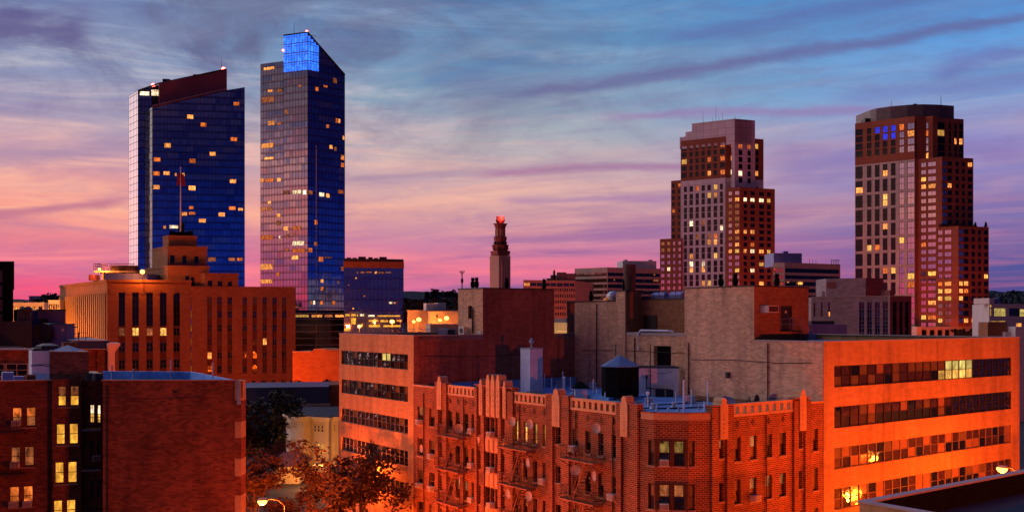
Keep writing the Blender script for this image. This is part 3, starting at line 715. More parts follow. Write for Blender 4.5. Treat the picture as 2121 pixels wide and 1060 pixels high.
# whitewashed bulkhead
mb = MB(); x0, y0 = onroof(1322, 820); x1, y1 = onroof(1403, 819)
mb.prism([(x0, y0), (x1, y0 - .2), (x1 - .2, y0 + 2.6), (x0, y0 + 2.6)], ROOF, 19.45)
bk = apt.part('bulkhead', mb, 'whitewash')
mb = MB(); mb.prism([(x0 - .05, y0 - .06), (x1 + .05, y0 - .26), (x1, y0 + 2.7), (x0, y0 + 2.7)], 19.452, 19.56); build('bulkhead_roof', mb, 'roof_dark', bk)
mb = MB(); mb.tube([(x0 + .75, y0 - .1, 17.5), (x0 + .75, y0 - .1, 18.6)], .05); mb.box(x0 + .68, x0 + .84, y0 - .2, y0 - .08, 18.5, 18.8)
mb.tube([(x0 + .75, y0 - .1, 17.6), (x0 + 1.8, y0 - .1, 17.55), (x0 + 3, y0 - .25, 17.5)], .035); mb.tube([(x0 + .8, y0 - .1, 19.2), (x0 + 2.0, y0 - .15, 18.95), (x0 + 3.1, y0 - .25, 19.1)], .015)
build('cable', mb, 'metal_dark', bk)
mb = MB(); x, y = x0 + 3.0, y0 - .9
mb.box(x - 1.5, x - .7, y, y + .5, ROOF + .003, 17.6); mb.box(x - .5, x + .1, y, y + .5, ROOF + .003, 17.5); apt.part('roof_pump', mb, 'metal_dark')
for px, pt, pb in ((1142.5, 782, 806), (1165.6, 769.5, 809), (1169, 780, 813), (1208, 771, 797), (1229, 785, 812), (1253.5, 812, 828), (1342, 812, 846), (1384, 844, 855), (1416, 786, 854), (1466, 788, 840), (1459, 831, 852), (1085, 800, 813)):
    x, y = onroof(px, pb); zt = zat(pt, y); mb = MB(); mb.tube([(x, y, ROOF), (x, y, zt)], .065, 8)
    if px in (1342, 1169): mb.lathe([(.10, zt - .25), (.14, zt - .1), (.14, zt), (.05, zt + .05)], x, y, 8)
    apt.part('vent_pipe', mb, 'whitewash')
x, y = onroof(1204, 825); mb = MB(); mb.box(x - .55, x + .55, y, y + 1.1, ROOF, 17.75); sk = apt.part('roof_vent', mb, 'whitewash')
mb = MB(); mb.hexa([(x - .85, y - .25, 17.752), (x + .85, y - .25, 17.752), (x + .85, y + 1.35, 17.752), (x - .85, y + 1.35, 17.752)], [(x - .1, y + .5, 18.35), (x + .1, y + .5, 18.35), (x + .1, y + .6, 18.35), (x - .1, y + .6, 18.35)]); build('vent_hood', mb, 'black', sk)
for px, py in ((1168, 819), (1187, 816), (1352, 848), (1395, 846), (1330, 851)):
    x, y = onroof(px, py); mb = MB(); mb.lathe([(.05, ROOF), (.3, ROOF + .02), (.3, ROOF + .12), (.1, ROOF + .26), (.1, ROOF + .42), (.22, ROOF + .44), (.05, ROOF + .56)], x, y, 10); apt.part('mushroom_vent', mb, 'metal_grey')
rnr = random.Random(19)
for px, pb, hh in ((1075, 806, .9), (1128, 803, 1.5), (1152, 812, .7), (1182, 806, 1.2), (1236, 818, .6), (1360, 850, .6), (1400, 838, 1.1), (1432, 842, 1.4), (1447, 848, .5), (1405, 851, .4), (1215, 801, 1.0)):
    x, y = onroof(px, pb); mb = MB(); mb.tube([(x, y, ROOF), (x, y, ROOF + hh)], .05, 8); mb.lathe([(.13, ROOF), (.11, ROOF + .1), (.06, ROOF + .14)], x, y, 8); apt.part('vent_pipe', mb, 'metal_grey' if px % 2 else 'whitewash')
for (pa, ya), (pb_, yb_) in (((1330, 848), (1465, 846)), ((1090, 814), (1190, 822)), ((1350, 842), (1460, 832)), ((1217, 822), (1330, 836))):
    xa, ya_ = onroof(pa, ya); xb, yb2 = onroof(pb_, yb_); mb = MB(); mb.tube([(xa, ya_, ROOF + .12), ((xa + xb) / 2 + .3, (ya_ + yb2) / 2, ROOF + .10), (xb, yb2, ROOF + .12)], .06, 6); apt.part('conduit', mb, 'metal_dark')
for px, py, w_, h_ in ((1430, 836, .8, .6), (1345, 838, .6, .5), (1160, 803, .9, .7), (1228, 806, .7, .6)):
    x, y = onroof(px, py); mb = MB(); mb.box(x - w_ / 2, x + w_ / 2, y, y + w_, ROOF, ROOF + h_); mb.box(x - w_ / 2 - .06, x + w_ / 2 + .06, y - .06, y + w_ + .06, ROOF + h_ + .003, ROOF + h_ + .07); apt.part('roof_hatch', mb, 'metal_grey')
for px, pt, pb in ((1135, 790, 812), (1120, 800, 813)):
    pass
# fire escapes
def fire_escape(x0, x1, zf, stair, zn):
    s0, s1 = sorted((LF.s(x0), LF.s(x1))); m_ = MB(); W = 1.15
    fbox(m_, LF, s0, s1, zf - .05, zf - .022, .22, W)
    for k in range(5): fbox(m_, LF, s0, s1, zf - .02, zf, .25 + k * .2, .33 + k * .2, 1)
    fbox(m_, LF, s0, s1, zf - .09, zf + .0, W + .003, W + .05, 1); fbox(m_, LF, s0 - .05, s0 - .003, zf - .16, zf, .22, W + .05, 1); fbox(m_, LF, s1 + .003, s1 + .05, zf - .16, zf, .22, W + .05)
    for z in (zf + .25, zf + .9):
        fbox(m_, LF, s0, s1, z - .02, z + .02, W - .02, W + .02); fbox(m_, LF, s0 - .02, s0 + .02, z - .02, z + .02, .03, W - .023); fbox(m_, LF, s1 - .02, s1 + .02, z - .02, z + .02, .03, W - .023)
    n = int((s1 - s0) / .30)
    for k in range(n + 1):
        c = s0 + .025 + (s1 - s0 - .05) * k / n; fbox(m_, LF, c - .012, c + .012, zf, zf + .88, W - .012, W + .012)
    for k in range(6):
        for s in (s0, s1): fbox(m_, LF, s - .012, s + .012, zf, zf + .88, .15 + k * .16, .174 + k * .16)
    for s in (s0 + .25, s1 - .25): m_.tube([LF.p(s, zf - .17, W), LF.p(s, zf - .8, .02)], .025, 5)
    if stair:
        ta, tb = s0 + (s1 - s0) * .62, s0 + (s1 - s0) * .25
        ta, tb = tb, ta     # falls towards the far end of the street as seen
        for o in (.45, 1.0):
            m_.tube([LF.p(ta, zf, o), LF.p(tb, zn, o)], .05, 5, 1)
            m_.tube([LF.p(ta, zf + .7, o), LF.p(tb, zn + .75, o)], .02, 5, 1)
        for k in range(1, 11):
            t = k / 11; s = ta + (tb - ta) * t; z = zf + (zn - zf) * t; fbox(m_, LF, s - .09, s + .09, z - .015, z + .015, .47, .98, 1 if k % 2 else 0)
    apt.part('fire_escape', m_, ['iron', 'iron_lit'])
for x0, x1 in ((922, 971), (1054, 1114), (1181, 1253)):
    for k in range(3): fire_escape(x0, x1, 13.55 - 3 * k, True, 10.55 - 3 * k)
for f, px in ((LF, 879), (LF, 962), (LF, 1077), (LF, 1194), (LF, 1271), (RF, 1585)):
    mb = MB(); s = f.s(px); mb.tube([f.p(s, 0.2, .1), f.p(s, 17.0, .1)], .05, 6); apt.part('drain_pipe', mb, 'iron')
apt.finish(100)

# ------------------------------------------------------------------ buff brick office building wrapped round the apartment house
off = Thing('office_building', (*UV_(30, 25), 0), 'buff brick office block with long ribbon windows wrapping behind the apartment house', 'office building')
OL = Face(*UV_(0, -.03), *U); OR = Face(*UV_(-.03, 0), *V)
LT, RT = 22.35, 22.2; A2, BE = 50.9, 46.3
hl, hr = [], []
def ribbon(f, hs, x0, x1, rows, n, hgt, panes):
    s0, s1 = sorted((f.s(x0), f.s(x1)))
    for r, top in enumerate(rows):
        hs.append((s0, s1, top - hgt, top))
        for k in range(n):
            a = s0 + (s1 - s0) * k / n; b = s0 + (s1 - s0) * (k + 1) / n
            off.win(f, a + .003, b - .003, top - hgt, top, panes(r, k), 'frame_steel' if r > 1 else 'frame_dark', 1, 2, .18, .055, True)
rnd = random.Random(11)
def pr(r, k):
    if r == 0 and 13 <= k <= 17: return rnd.choice((['l_olive', 'l_yel'], ['l_yel', 'l_olive'], ['g_blind2', 'l_yel']))
    if r == 0 and k in (9, 10, 11): return ['g_blind2', 'g_brown']
    if r <= 1 and k > 14: return ['g_wavy', 'g_wavy']
    return [rnd.choice(('g_brown', 'g_dark', 'g_blind', 'g_brown', 'g_blind2')), rnd.choice(('g_dark', 'g_brown', 'g_dark', 'g_blind2'))] if r < 2 else [rnd.choice(('g_brown', 'g_blind', 'g_blind', 'g_brown', 'g_dark', 'g_blind2')), rnd.choice(('g_brown', 'g_dark', 'g_brown', 'g_blind'))]
def pl(r, k):
    if r == 0 and k in (4, 5): return ['l_olive', 'g_wavy']
    return [rnd.choice(('g_wavy', 'g_dark', 'g_blind2', 'g_wavy')), rnd.choice(('g_wavy', 'g_dark', 'g_brown'))]
ribbon(OR, hr, 1728, 2096, [20.35 - 3.17 * k for k in range(4)], 24, 1.66, pr)
ribbon(OL, hl, 706.5, 845, [20.55 - 3.13 * k for k in range(5)], 16, 1.5, pl)
s0, s1 = sorted((OL.s(833), OL.s(841)))
for k in range(4): hl.append((OL.s(828 - k * 22), OL.s(822 - k * 22), 3.3, 4.2))
mb = MB()
wall(mb, OR, 15.92, BE, 0, RT, hr, .18, 0); mo = MB(); wall(mo, OL, 34.7, A2, 0, LT, hl, .18, 0)
p, q = UV_(-.03, BE), UV_(24, BE); mb.face([(p[0], p[1], 0), (q[0], q[1], 0), (q[0], q[1], RT), (p[0], p[1], RT)], 0)
p, q = UV_(A2, -.03), UV_(A2, 30); mo.face([(p[0], p[1], 0), (q[0], q[1], 0), (q[0], q[1], LT), (p[0], p[1], LT)], 0)
fquad(mo, OL, 34.9, A2 - .2, 0, 21.0, -.22, 1); fquad(mb, OR, 16.1, BE - .2, 0, 21.0, -.22, 1); off.part('facade', mo, ['off_brick', 'dark_opening'])
off.part('facade', mb, ['off_brick', 'dark_opening'])
# court walls and rooftop blocks
CW1 = Face(*UV_(34.7, 0), *V); CBK = Face(*UV_(0, 20.1), *U); RIN = Face(*UV_(0, 15.9), *U)
mb = MB()
PLb0, PLb1 = CW1.s(1000), CW1.s(1148)
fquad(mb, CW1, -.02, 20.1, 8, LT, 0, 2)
aUB = CBK.s(1297)
door_s = sorted((CBK.s(1354), CBK.s(1390)))
wall(mb, CBK, 14.4, 34.7, 8, LT, [(door_s[0], door_s[1], 18.7, zat(713, 98))], .5, 0)
fquad(mb, CBK, door_s[0] - .2, door_s[1] + .2, 18, 22, -.52, 1)
RPa, RPb = RIN.s(1562), RIN.s(1418)
fquad(mb, RIN, -.02, 14.4, 8, LT - .12, 0, 0); 
p, q = UV_(14.4, 15.9), UV_(14.4, 20.1); mb.face([(p[0], p[1], 8), (q[0], q[1], 8), (q[0], q[1], RT), (p[0], p[1], RT)], 0)
off.part('court_wall', mb, ['court_brick', 'dark_opening', 'court_shade'])
# left penthouse
PZ = 27.05
PLl = Face(*UV_(34.7, PLb0), *U); s949 = PLl.s(949)
mb = MB(); slit = sorted((PLl.s(969.5), PLl.s(977)))
wall(mb, PLl, 0, s949, LT - .5, PZ, [(slit[0], slit[1], zat(660, 98.5), zat(633, 98.5))], .25, 0)
fquad(mb, PLl, slit[0], slit[1], zat(660, 98.5), zat(633, 98.5), -.23, 1)
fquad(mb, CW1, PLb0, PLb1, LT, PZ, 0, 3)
q1, q2, q3 = UV_(34.7 + s949, PLb0), UV_(34.7 + s949, PLb1), UV_(34.7, PLb1)
for a, b in ((q1, q2), (q2, q3)): mb.face([(a[0], a[1], LT - .5), (b[0], b[1], LT - .5), (b[0], b[1], PZ), (a[0], a[1], PZ)], 0)
quadz(mb, [UV_(34.7, PLb0), q1, q2, q3], PZ - .05, 2)
pent = off.part('penthouse', mb, ['court_brick', 'dark_opening', 'roof_dark', 'court_shade'])
mb = MB(); P_ = UV_(34.7, PLb0)
ubox(mb, 34.65, 34.75 + s949, PLb0 - .06, PLb1, PZ + .002, PZ + .12); build('penthouse_coping', mb, 'metal_dark', pent)
mb = MB(); fbox(mb, PLl, PLl.s(997.5), PLl.s(991), zat(692, 97), zat(685, 97), .003, .06)
for k in range(4): fbox(mb, PLl, PLl.s(997), PLl.s(991.5), zat(691.5, 97) + k * .09, zat(691.5, 97) + .03 + k * .09, .062, .10)
build('louvre', mb, 'metal_grey', pent)
mb = MB(); s = PLl.s(982); mb.tube([PLl.p(s, 22.5, .12), PLl.p(s, 24.9, .12), PLl.p(s + .3, 25.1, .12)], .06); s = PLl.s(979.5); mb.tube([PLl.p(s, 22.5, .1), PLl.p(s, 25.3, .1)], .05); build('conduit', mb, 'metal_dark', pent)
# right penthouse
RZ = 26.66
PR = Face(*UV_(RPa, 15.9), *V); b1675 = PR.s(1675)
dz0, dz1 = zat(683, 80.5), zat(633, 80.5); dd = sorted((PR.s(1617), PR.s(1640)))
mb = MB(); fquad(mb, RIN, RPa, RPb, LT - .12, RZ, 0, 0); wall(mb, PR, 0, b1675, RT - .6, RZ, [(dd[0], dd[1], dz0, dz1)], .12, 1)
e1, e2, e3, e0 = UV_(RPa, 15.9 + b1675), UV_(RPb, 15.9 + b1675), UV_(RPb, 15.9), UV_(RPa, 15.9)
for a, b in ((e1, e2), (e2, e3)): mb.face([(a[0], a[1], RT - .6), (b[0], b[1], RT - .6), (b[0], b[1], RZ), (a[0], a[1], RZ)], 0)
quadz(mb, [e0, e1, e2, e3], RZ - .05, 2)
pent = off.part('penthouse', mb, ['court_brick', 'pent_brick', 'roof_dark'])
mb = MB(); ubox(mb, RPa - .05, RPb + .05, 15.85, 15.95 + b1675, RZ + .002, RZ + .1); build('penthouse_coping', mb, 'metal_dark', pent)
mb = MB(); fbox(mb, PR, dd[0], dd[1], dz0, dz1, -.1, -.06); fbox(mb, PR, dd[0], dd[0] + .08, dz0, dz1, -.058, .03, 1); fbox(mb, PR, dd[1] - .08, dd[1], dz0, dz1, -.058, .03, 1); fbox(mb, PR, dd[0] + .08, dd[1] - .08, dz1 - .08, dz1, -.058, .03, 1)
dr = build('door', mb, ['metal_dark', 'frame_brown'], pent)
mb = MB(); c = (dd[0] + dd[1]) / 2; fbox(mb, PR, c - .13, c + .13, dz1 - .62, dz1 - .42, -.058, -.045); build('door_notice', mb, 'plastic', dr)
mb = MB(); fbox(mb, PR, dd[1] - .2, dd[1] - .12, dz0 + .95, dz0 + 1.1, -.058, .02); build('door_handle', mb, 'metal_grey', dr)
mb = MB(); sA = dd[1] + .05          # landing and steps with railings
fbox(mb, PR, dd[0] - .1, sA, dz0 - .12, dz0 - .01, .003, 1.0)
for k in range(8): fbox(mb, PR, sA + k * .26, sA + .28 + k * .26, dz0 - .2 - k * .2, dz0 - .14 - k * .2, .1, .95)
st = off.part('roof_stair', mb, 'metal_dark')
mb = MB()
for o in (.08, .98):
    for h in (.5, .95):
        mb.tube([PR.p(dd[0] - .05, dz0 + h, o), PR.p(sA, dz0 + h, o), PR.p(sA + 2.1, dz0 + h - 1.65, o)], .025, 5)
    for s, z in ((dd[0] - .05, dz0), (sA, dz0), (sA + 1.05, dz0 - .8), (sA + 2.1, dz0 - 1.6)): mb.tube([PR.p(s, z - .1, o), PR.p(s, z + .95, o)], .025, 5)
build('stair_rail', mb, 'rail', st)
# back block with the stained pier
UZ = 25.8
mb = MB(); fquad(mb, CBK, aUB, 34.7, LT, UZ, 0, 0); UBR = Face(*UV_(aUB, 20.1), *V); s1329 = UBR.s(1329)
fquad(mb, UBR, 0, s1329, RT - .3, UZ + 1.0, 0, 1)
aP = CBK.s(1278); fquad(mb, CBK, aUB, aP, UZ, UZ + 1.0, 0.0, 0); fbox(mb, CBK, aUB, aP, 10, UZ + 1.0, .003, .14, 0)
g1, g2, g3 = UV_(aP, 20.1), UV_(aP, 20.1 + s1329), UV_(aUB, 20.1 + s1329)
for a, b in ((g1, g2), (g2, g3)): mb.face([(a[0], a[1], UZ - .4), (b[0], b[1], UZ - .4), (b[0], b[1], UZ + 1), (a[0], a[1], UZ + 1)], 1)
quadz(mb, [UV_(aUB, 20.1), g1, g2, g3], UZ + .98, 2)
quadz(mb, [UV_(aUB, 20.1), UV_(36, 20.1), UV_(36, 30), UV_(aUB, 30)], UZ - .1, 2)
h1, h2 = UV_(36, 20.1), UV_(36, 30); mb.face([(h1[0], h1[1], 20), (h2[0], h2[1], 20), (h2[0], h2[1], UZ), (h1[0], h1[1], UZ)], 0)
ubox(mb, aP + .02, 36, 20.04, 20.5, UZ + .002, UZ + .1, 2); ubox(mb, aUB - .08, aP + .08, 19.92, 20.1 + s1329 + .08, UZ + 1.002, UZ + 1.12, 2)
off.part('stair_tower', mb, ['court_brick', 'pent_brick', 'roof_dark'])
cxp, cyp = UV_(aUB + .3, 20.1 + s1329 * .35)
cxp = kx(1304) * cyp
mb = MB(); mb.lathe([(.62, UZ + 1.12), (.62, zat(548, cyp)), (.52, zat(548, cyp)), (.52, zat(560, cyp))], cxp, cyp, 20); off.part('flue_stack', mb, 'rust', smooth=False)
# set-back plant wall with louvre
SBK = Face(*UV_(0, 20.1 + s1329 + .02), *U); aa0, aa1 = SBK.s(1418), SBK.s(1328)
mb = MB(); fquad(mb, SBK, aa0, aa1, RT - .5, zat(622, 100), 0, 0); fbox(mb, SBK, aa0, aa1, zat(622, 100) + .002, zat(622, 100) + .12, -.4, .08, 1)
w1 = off.part('plant_wall', mb, ['pent_brick', 'metal_dark'])
mb = MB(); a, b = sorted((SBK.s(1333), SBK.s(1361))); z0, z1 = zat(695, 100), zat(653, 100); fbox(mb, SBK, a, b, z0, z1, .003, .05)
for k in range(14): fbox(mb, SBK, a, b, z0 + .05 + k * (z1 - z0) / 14, z0 + .10 + k * (z1 - z0) / 14, .052, .13, 1)
build('louvre', mb, ['metal_dark', 'frame_dark'], w1)
mb = MB()       # railing and pipework over the plant wall
for h in (.4, .9): mb.tube([SBK.p(aa0, zat(622, 100) + h, -.3), SBK.p(aa1, zat(622, 100) + h, -.3)], .03, 5)
for k in range(9): s = aa0 + (aa1 - aa0) * k / 8; mb.tube([SBK.p(s, zat(622, 100), -.3), SBK.p(s, zat(622, 100) + .95, -.3)], .03, 5)
build('railing', mb, 'metal_dark', w1)
mb = MB()
for x0, x1 in ((1342, 1368), (1378, 1404)):
    a, b = SBK.s(x1), SBK.s(x0); mb.tube([SBK.p(a, zat(617, 100) + .1, -.9), SBK.p(b, zat(617, 100) + .1, -.9)], .42, 12)
build('duct', mb, 'bluemetal', w1)
for f, a, z0_, z1_ in ((RIN, 13.9, 16.9, 21.9), (RIN, 5.2, 16.9, 22.0), (CBK, 25.2, 16.9, 22.1), (CBK, 31.0, 16.9, 25.6), (CW1, 14.2, 16.9, 22.1)):
    mb = MB(); mb.tube([f.p(a, z0_, .09), f.p(a, z1_, .09)], .055, 6)
    for k in range(4): z = z0_ + (z1_ - z0_) * (k + .5) / 4; fbox(mb, f, a - .1, a + .1, z - .03, z + .03, .004, .12)
    off.part('drain_pipe', mb, 'rust')
for f, pts in ((RIN, [(1.0, 20.6), (4.0, 20.45), (9.0, 20.55), (13.6, 20.4)]), (CBK, [(15.0, 20.9), (20.0, 20.75), (27.0, 20.8), (33.5, 20.6)]), (CW1, [(1.0, 20.4), (7.0, 20.2), (13.0, 20.3)])):
    mb = MB(); mb.tube([f.p(a, z, .05) for a, z in pts], .03, 5); off.part('cable', mb, 'metal_dark')
mb = MB(); fbox(mb, RIN, 9.2, 9.5, 19.2, 19.5, .003, .28); fbox(mb, RIN, 9.25, 9.45, 19.0, 19.198, .05, .3); off.part('wall_lamp', mb, 'metal_dark')
# roof decks, copings
mb = MB(); quadz(mb, [UV_(34.8, .2), UV_(50.7, .2), UV_(50.7, 30), UV_(34.8, 30)], LT - .45); quadz(mb, [UV_(.2, 16.0), UV_(.2, 46.2), UV_(24, 46.2), UV_(24, 24), UV_(34.75, 24.0), UV_(34.75, 20.2), UV_(14.4, 20.2), UV_(14.4, 16.0)], RT - .55)
off.part('roof', mb, 'roof_grey')
mb = MB()
fbox(mb, OL, 34.6, A2 + .05, LT + .002, LT + .09, -.42, .05); ubox(mb, A2 - .4, A2 + .06, .44, 30, LT + .004, LT + .09)
fbox(mb, OR, 15.85, BE + .05, RT + .002, RT + .09, -.42, .05); ubox(mb, .44, 24, BE - .4, BE + .06, RT + .004, RT + .09)
ubox(mb, 34.62, 35.1, .44, PLb0 - .02, LT + .002, LT + .085); ubox(mb, 34.62, 35.1, PLb1 + .02, 20.0, LT + .002, LT + .085)
ubox(mb, .44, RPa - .02, 15.84, 16.3, RT + .004, RT + .085)
fbox(mb, CBK, 14.4, aUB - .1, LT + .002, LT + .3, -.5, .08)
ubox(mb, 34.7, 35.1, .5, PLb0 - .02, LT - .4, LT); ubox(mb, 34.7, 35.1, PLb1 + .02, 20, LT - .4, LT)
off.part('coping', mb, 'coping')
mb = MB(); ubox(mb, 23.3, 24, 23.6, 46.2, RT - .5, RT + .35); ubox(mb, 22.6, 23.28, 23.6, 46.2, RT - .5, RT + .1); off.part('roof_ridge', mb, 'bluemetal')
s = CBK.s(1325); mb = MB(); mb.tube([CBK.p(s, 20.9, .2), CBK.p(s, 22.55, .2), CBK.p(s - .35, 22.85, .2), CBK.p(s - 4.2, 22.85, .2), CBK.p(s - 4.6, 22.75, -.1)], .09, 8); off.part('white_pipe', mb, 'whitewash')
off.finish(100)
# ------------------------------------------------------------------ helpers for the skyline
lr = random.Random(5)
def grid(th, cols, ztops, hgt, pane, frame='frame_dark', nx=2, nz=1, depth=0.25, fw=0.09, skip=None, py=None):
    """returns a callable for block(): adds one window per column and row and gives back the openings"""
    def fn(f, slen, z0, z1):
        hs = []
        zs = ztops(f) if callable(ztops) else ztops
        for ci, c in enumerate(cols):
            a, b = sorted((f.s(c[0]), f.s(c[1]))); a, b = max(a, .15), min(b, slen - .15)
            if b - a < .3: continue
            for ri, zt in enumerate(zs):
                h = hgt[ri] if isinstance(hgt, (list, tuple)) else hgt
                if zt > z1 - .3 or zt - h < z0 + .2 or (skip and skip(ci, ri)): continue
                hs.append((a, b, zt - h, zt))
                p = pane(ci, ri) if callable(pane) else pane
                th.win(f, a + .01, b - .01, zt - h + .01, zt - .01, p, frame, nx, nz, depth, fw)
        return hs
    return fn
def slab(mb, f, poly, back, L, m=0, out=0.0):
    """solid with the outline poly (s,z) on face f, carried back by L along the plan direction back"""
    fr = [f.p(s, z, out) for s, z in poly]; bk = [(x + back[0] * L, y + back[1] * L, z) for x, y, z in fr]
    n = len(fr); mb.face(fr, m); mb.face(bk[::-1], m)
    for k in range(n): j = (k + 1) % n; mb.face([fr[k], bk[k], bk[j], fr[j]], m)
def curtain(th, f, s0, s1, z0, zref, fh, pw, top, glasses, sp, spf=0.26, out=0.06, seed=1, mull='frame_dark', vstep=1, tilt=.012):
    rn = random.Random(seed); g_ = MB(); mu = MB(); n = max(1, round((s1 - s0) / pw)); pw = (s1 - s0) / n
    zt = max(top(s0), top(s1)); r = math.floor((z0 - zref) / fh); mats = list(glasses) + [sp]
    while zref + r * fh < zt:
        za, zb = zref + r * fh, zref + (r + 1) * fh; za = max(za, z0)
        run = 0; g = 0
        for k in range(n):
            a, b = s0 + k * pw, s0 + (k + 1) * pw; tm = min(top(a), top(b))
            if run <= 0: g = rn.choice((0, 0, 0, 0, 1, 2, 2)) ; run = rn.randint(2, 7)
            run -= 1
            zm = za + fh * spf
            if tm > za + .1: fquad(g_, f, a, b, za, min(zm, tm), out, len(glasses))
            if tm > zm + .1:
                z1 = min(zb, tm); e = [rn.uniform(-tilt, tilt) for _ in range(2)]
                pts = [f.p(a, zm, out + e[0]), f.p(b, zm, out + e[1]), f.p(b, z1, out - e[0]), f.p(a, z1, out - e[1])]
                if (f.d[1] * f.n[0] - f.d[0] * f.n[1]) < 0: pts = pts[::-1]
                g_.face(pts, min(g, len(glasses) - 1))
        tmin = max(top(s0), top(s1))
        if za > z0:
            # a floor line only as far as the facade reaches at this height
            ks = [k for k in range(n) if min(top(s0 + k * pw), top(s0 + (k + 1) * pw)) > za]
            if ks: fbox(mu, f, s0 + ks[0] * pw, s0 + (ks[-1] + 1) * pw, za - .07, za + .07, out + .02, out + .08)
        r += 1
    for k in range(0, n + 1, vstep):
        s = s0 + k * pw; tm = top(s)
        if tm > z0 + 1: fbox(mu, f, s - .035, s + .035, z0, tm - .05, out + .016, out + .06)
    th.part('glass_facade', g_, mats); th.part('mullion', mu, mull)
def litrect(th, f, rects, mat, ox, oy, scl, fh=None, zref=None, nx=None):
    for x0, x1, y0, y1 in rects:
        a, b = sorted((f.s(ox + x0 / scl), f.s(ox + x1 / scl))); a, b = a + (b - a) * .06, b - (b - a) * .06; xm = ox + (x0 + x1) / 2 / scl
        za, zb = f.z(xm, oy + y1 / scl), f.z(xm, oy + y0 / scl); za += (zb - za) * lr.uniform(.05, .22); zb -= (zb - za) * .10
        th.win(f, a, b, za, zb, mat() if callable(mat) else mat, 'frame_dark', max(1, int((b - a) / 1.6)), 1, -.14, .07)
LM = lambda: lr.choice(('l_warm', 'l_warm', 'l_org', 'l_pale', 'l_dim'))
def beacon(th, x, y, z, r=.5):
    mb = MB(); mb.lathe([(r * .7, z), (r, z + r * .5), (r * .9, z + r * 1.3), (r * .3, z + r * 1.7)], x, y, 10); return th.part('beacon', mb, 'l_red')
def mast(th, x, y, z, h, r=.12):
    mb = MB(); mb.tube([(x, y, z), (x, y, z + h)], r, 6, 0, r * .4); return th.part('antenna', mb, 'metal_dark')

# ------------------------------------------------------------------ broad blue glass tower
D = 405.0
t1 = Thing('glass_tower', (kx(400) * D, D + 12, 0), 'broad dark blue glass tower with slanted roof and maroon rooftop screen wall', 'tower')
FA = Face(kx(316) * D, D, *dirvp(15000)); sA = FA.s(507); back = dirvp(-550)
za, zb, zc = FA.z(316, 222), FA.z(470, 187), FA.z(507, 181); sb = FA.s(470)
topA = lambda s: za + (zb - za) * s / sb if s < sb else zb + (zc - zb) * (s - sb) / (sA - sb)
mb = MB(); slab(mb, FA, [(0, 0), (sA, 0), (sA, zc), (sb, zb), (0, za)], back, 24); t1.part('body', mb, 'metal_dark')
DB = D + 7; FB = Face(kx(286) * DB, DB, *dirvp(15000)); sB = FB.s(470)
zl, zm_, zr = FB.z(286, 189), FB.z(331, 175.5), FB.z(470, 147.5); sm_ = FB.s(331)
topB = lambda s: zl + (zm_ - zl) * s / sm_ if s < sm_ else zm_ + (zr - zm_) * (s - sm_) / (sB - sm_)
LB = 12.0
for _ in range(40):      # length of the bright return so that it ends where the photograph shows it
    x, y = FB.xy(0); x += back[0] * LB; y += back[1] * LB
    if CX + x / y * FPX > 273: LB += .5
mb = MB(); slab(mb, FB, [(0, 0), (sB, 0), (sB, zr), (sm_, zm_), (0, zl)], back, LB); t1.part('body', mb, 'metal_dark')
G1 = ('g_blue', 'g_blue2', 'g_blue3')
zref = FA.z(410, 447.5); fh = 14.5 * D / FPX
curtain(t1, FA, .02, sA - .02, 0, zref, fh, 1.55, topA, G1, 'spandrel', seed=2)
curtain(t1, FB, .02, FB.s(314), 0, zref, fh, 1.55, lambda s: topB(s) - .3, G1, 'spandrel', seed=3)
x, y = FB.xy(0); FSl = Face(x, y, *back)
curtain(t1, FSl, .02, LB, 0, zref, fh, 2.0, lambda s: zl - .1, ('g_rose', 'g_mirror', 'g_rose'), 'g_rose', seed=4)
stp = Face(*FA.xy(-.02), *back); curtain(t1, stp, .1, 9.2, 0, zref, fh, 1.55, lambda s: za - .1, ('g_black', 'g_dark'), 'g_black', seed=5)
mb = MB(); a = FB.s(331); slab(mb, FB, [(a, za - 6), (sB + .1, zb - 3), (sB + .1, zr + .4), (a, zm_ + .3)], back, 1.0, 0, 1.0); t1.part('rooftop_screen', mb, 'screen')
mb = MB(); mb.tube([FA.p(-.1, za + .2, .2), FA.p(sb, zb + .3, .2)], .55, 6); t1.part('roof_edge', mb, 'screen')
mb = MB(); mb.tube([FB.p(0, zl + .1, .3), FB.p(sm_, zm_ + .4, .6), FB.p(sB, zr + .6, 1)], .35, 6)
s = FB.s(343); fbox(mb, FB, s - 1.5, s + 1.5, topB(s), topB(s) + 2.2, -4, -1); s = FB.s(430); fbox(mb, FB, s - 7, s + 4, topB(s) - 1, topB(s) + 1.3, -9, -5); t1.part('roof_plant', mb, 'metal_dark')
z1 = 4.24
litrect(t1, FA, [(945, 1003, 342, 385), (537, 600, 453, 503), (656, 715, 523, 573), (920, 985, 652, 697), (338, 402, 702, 750), (735, 795, 780, 828), (245, 310, 828, 875), (555, 620, 838, 885), (240, 305, 950, 997), (330, 393, 950, 997), (432, 452, 965, 1000), (495, 523, 965, 1002), (912, 975, 1020, 1062)], lambda: lr.choice(('l_warm', 'l_org', 'l_org', 'l_warm')), 260, 130, z1)
litrect(t1, FA, [(240, 305, 52, 105), (550, 620, 58, 108), (490, 545, 290, 335), (552, 618, 288, 325), (812, 878, 293, 338), (640, 710, 347, 392), (328, 358, 408, 443), (380, 468, 405, 447), (905, 972, 240, 280), (985, 1035, 255, 285), (555, 600, 238, 272), (720, 798, 685, 733), (900, 968, 690, 728), (975, 1033, 690, 728)], LM, 260, 370, z1)
litrect(t1, FB, [(120, 215, 250, 292), (222, 298, 232, 300)], 'l_pale', 260, 130, z1)
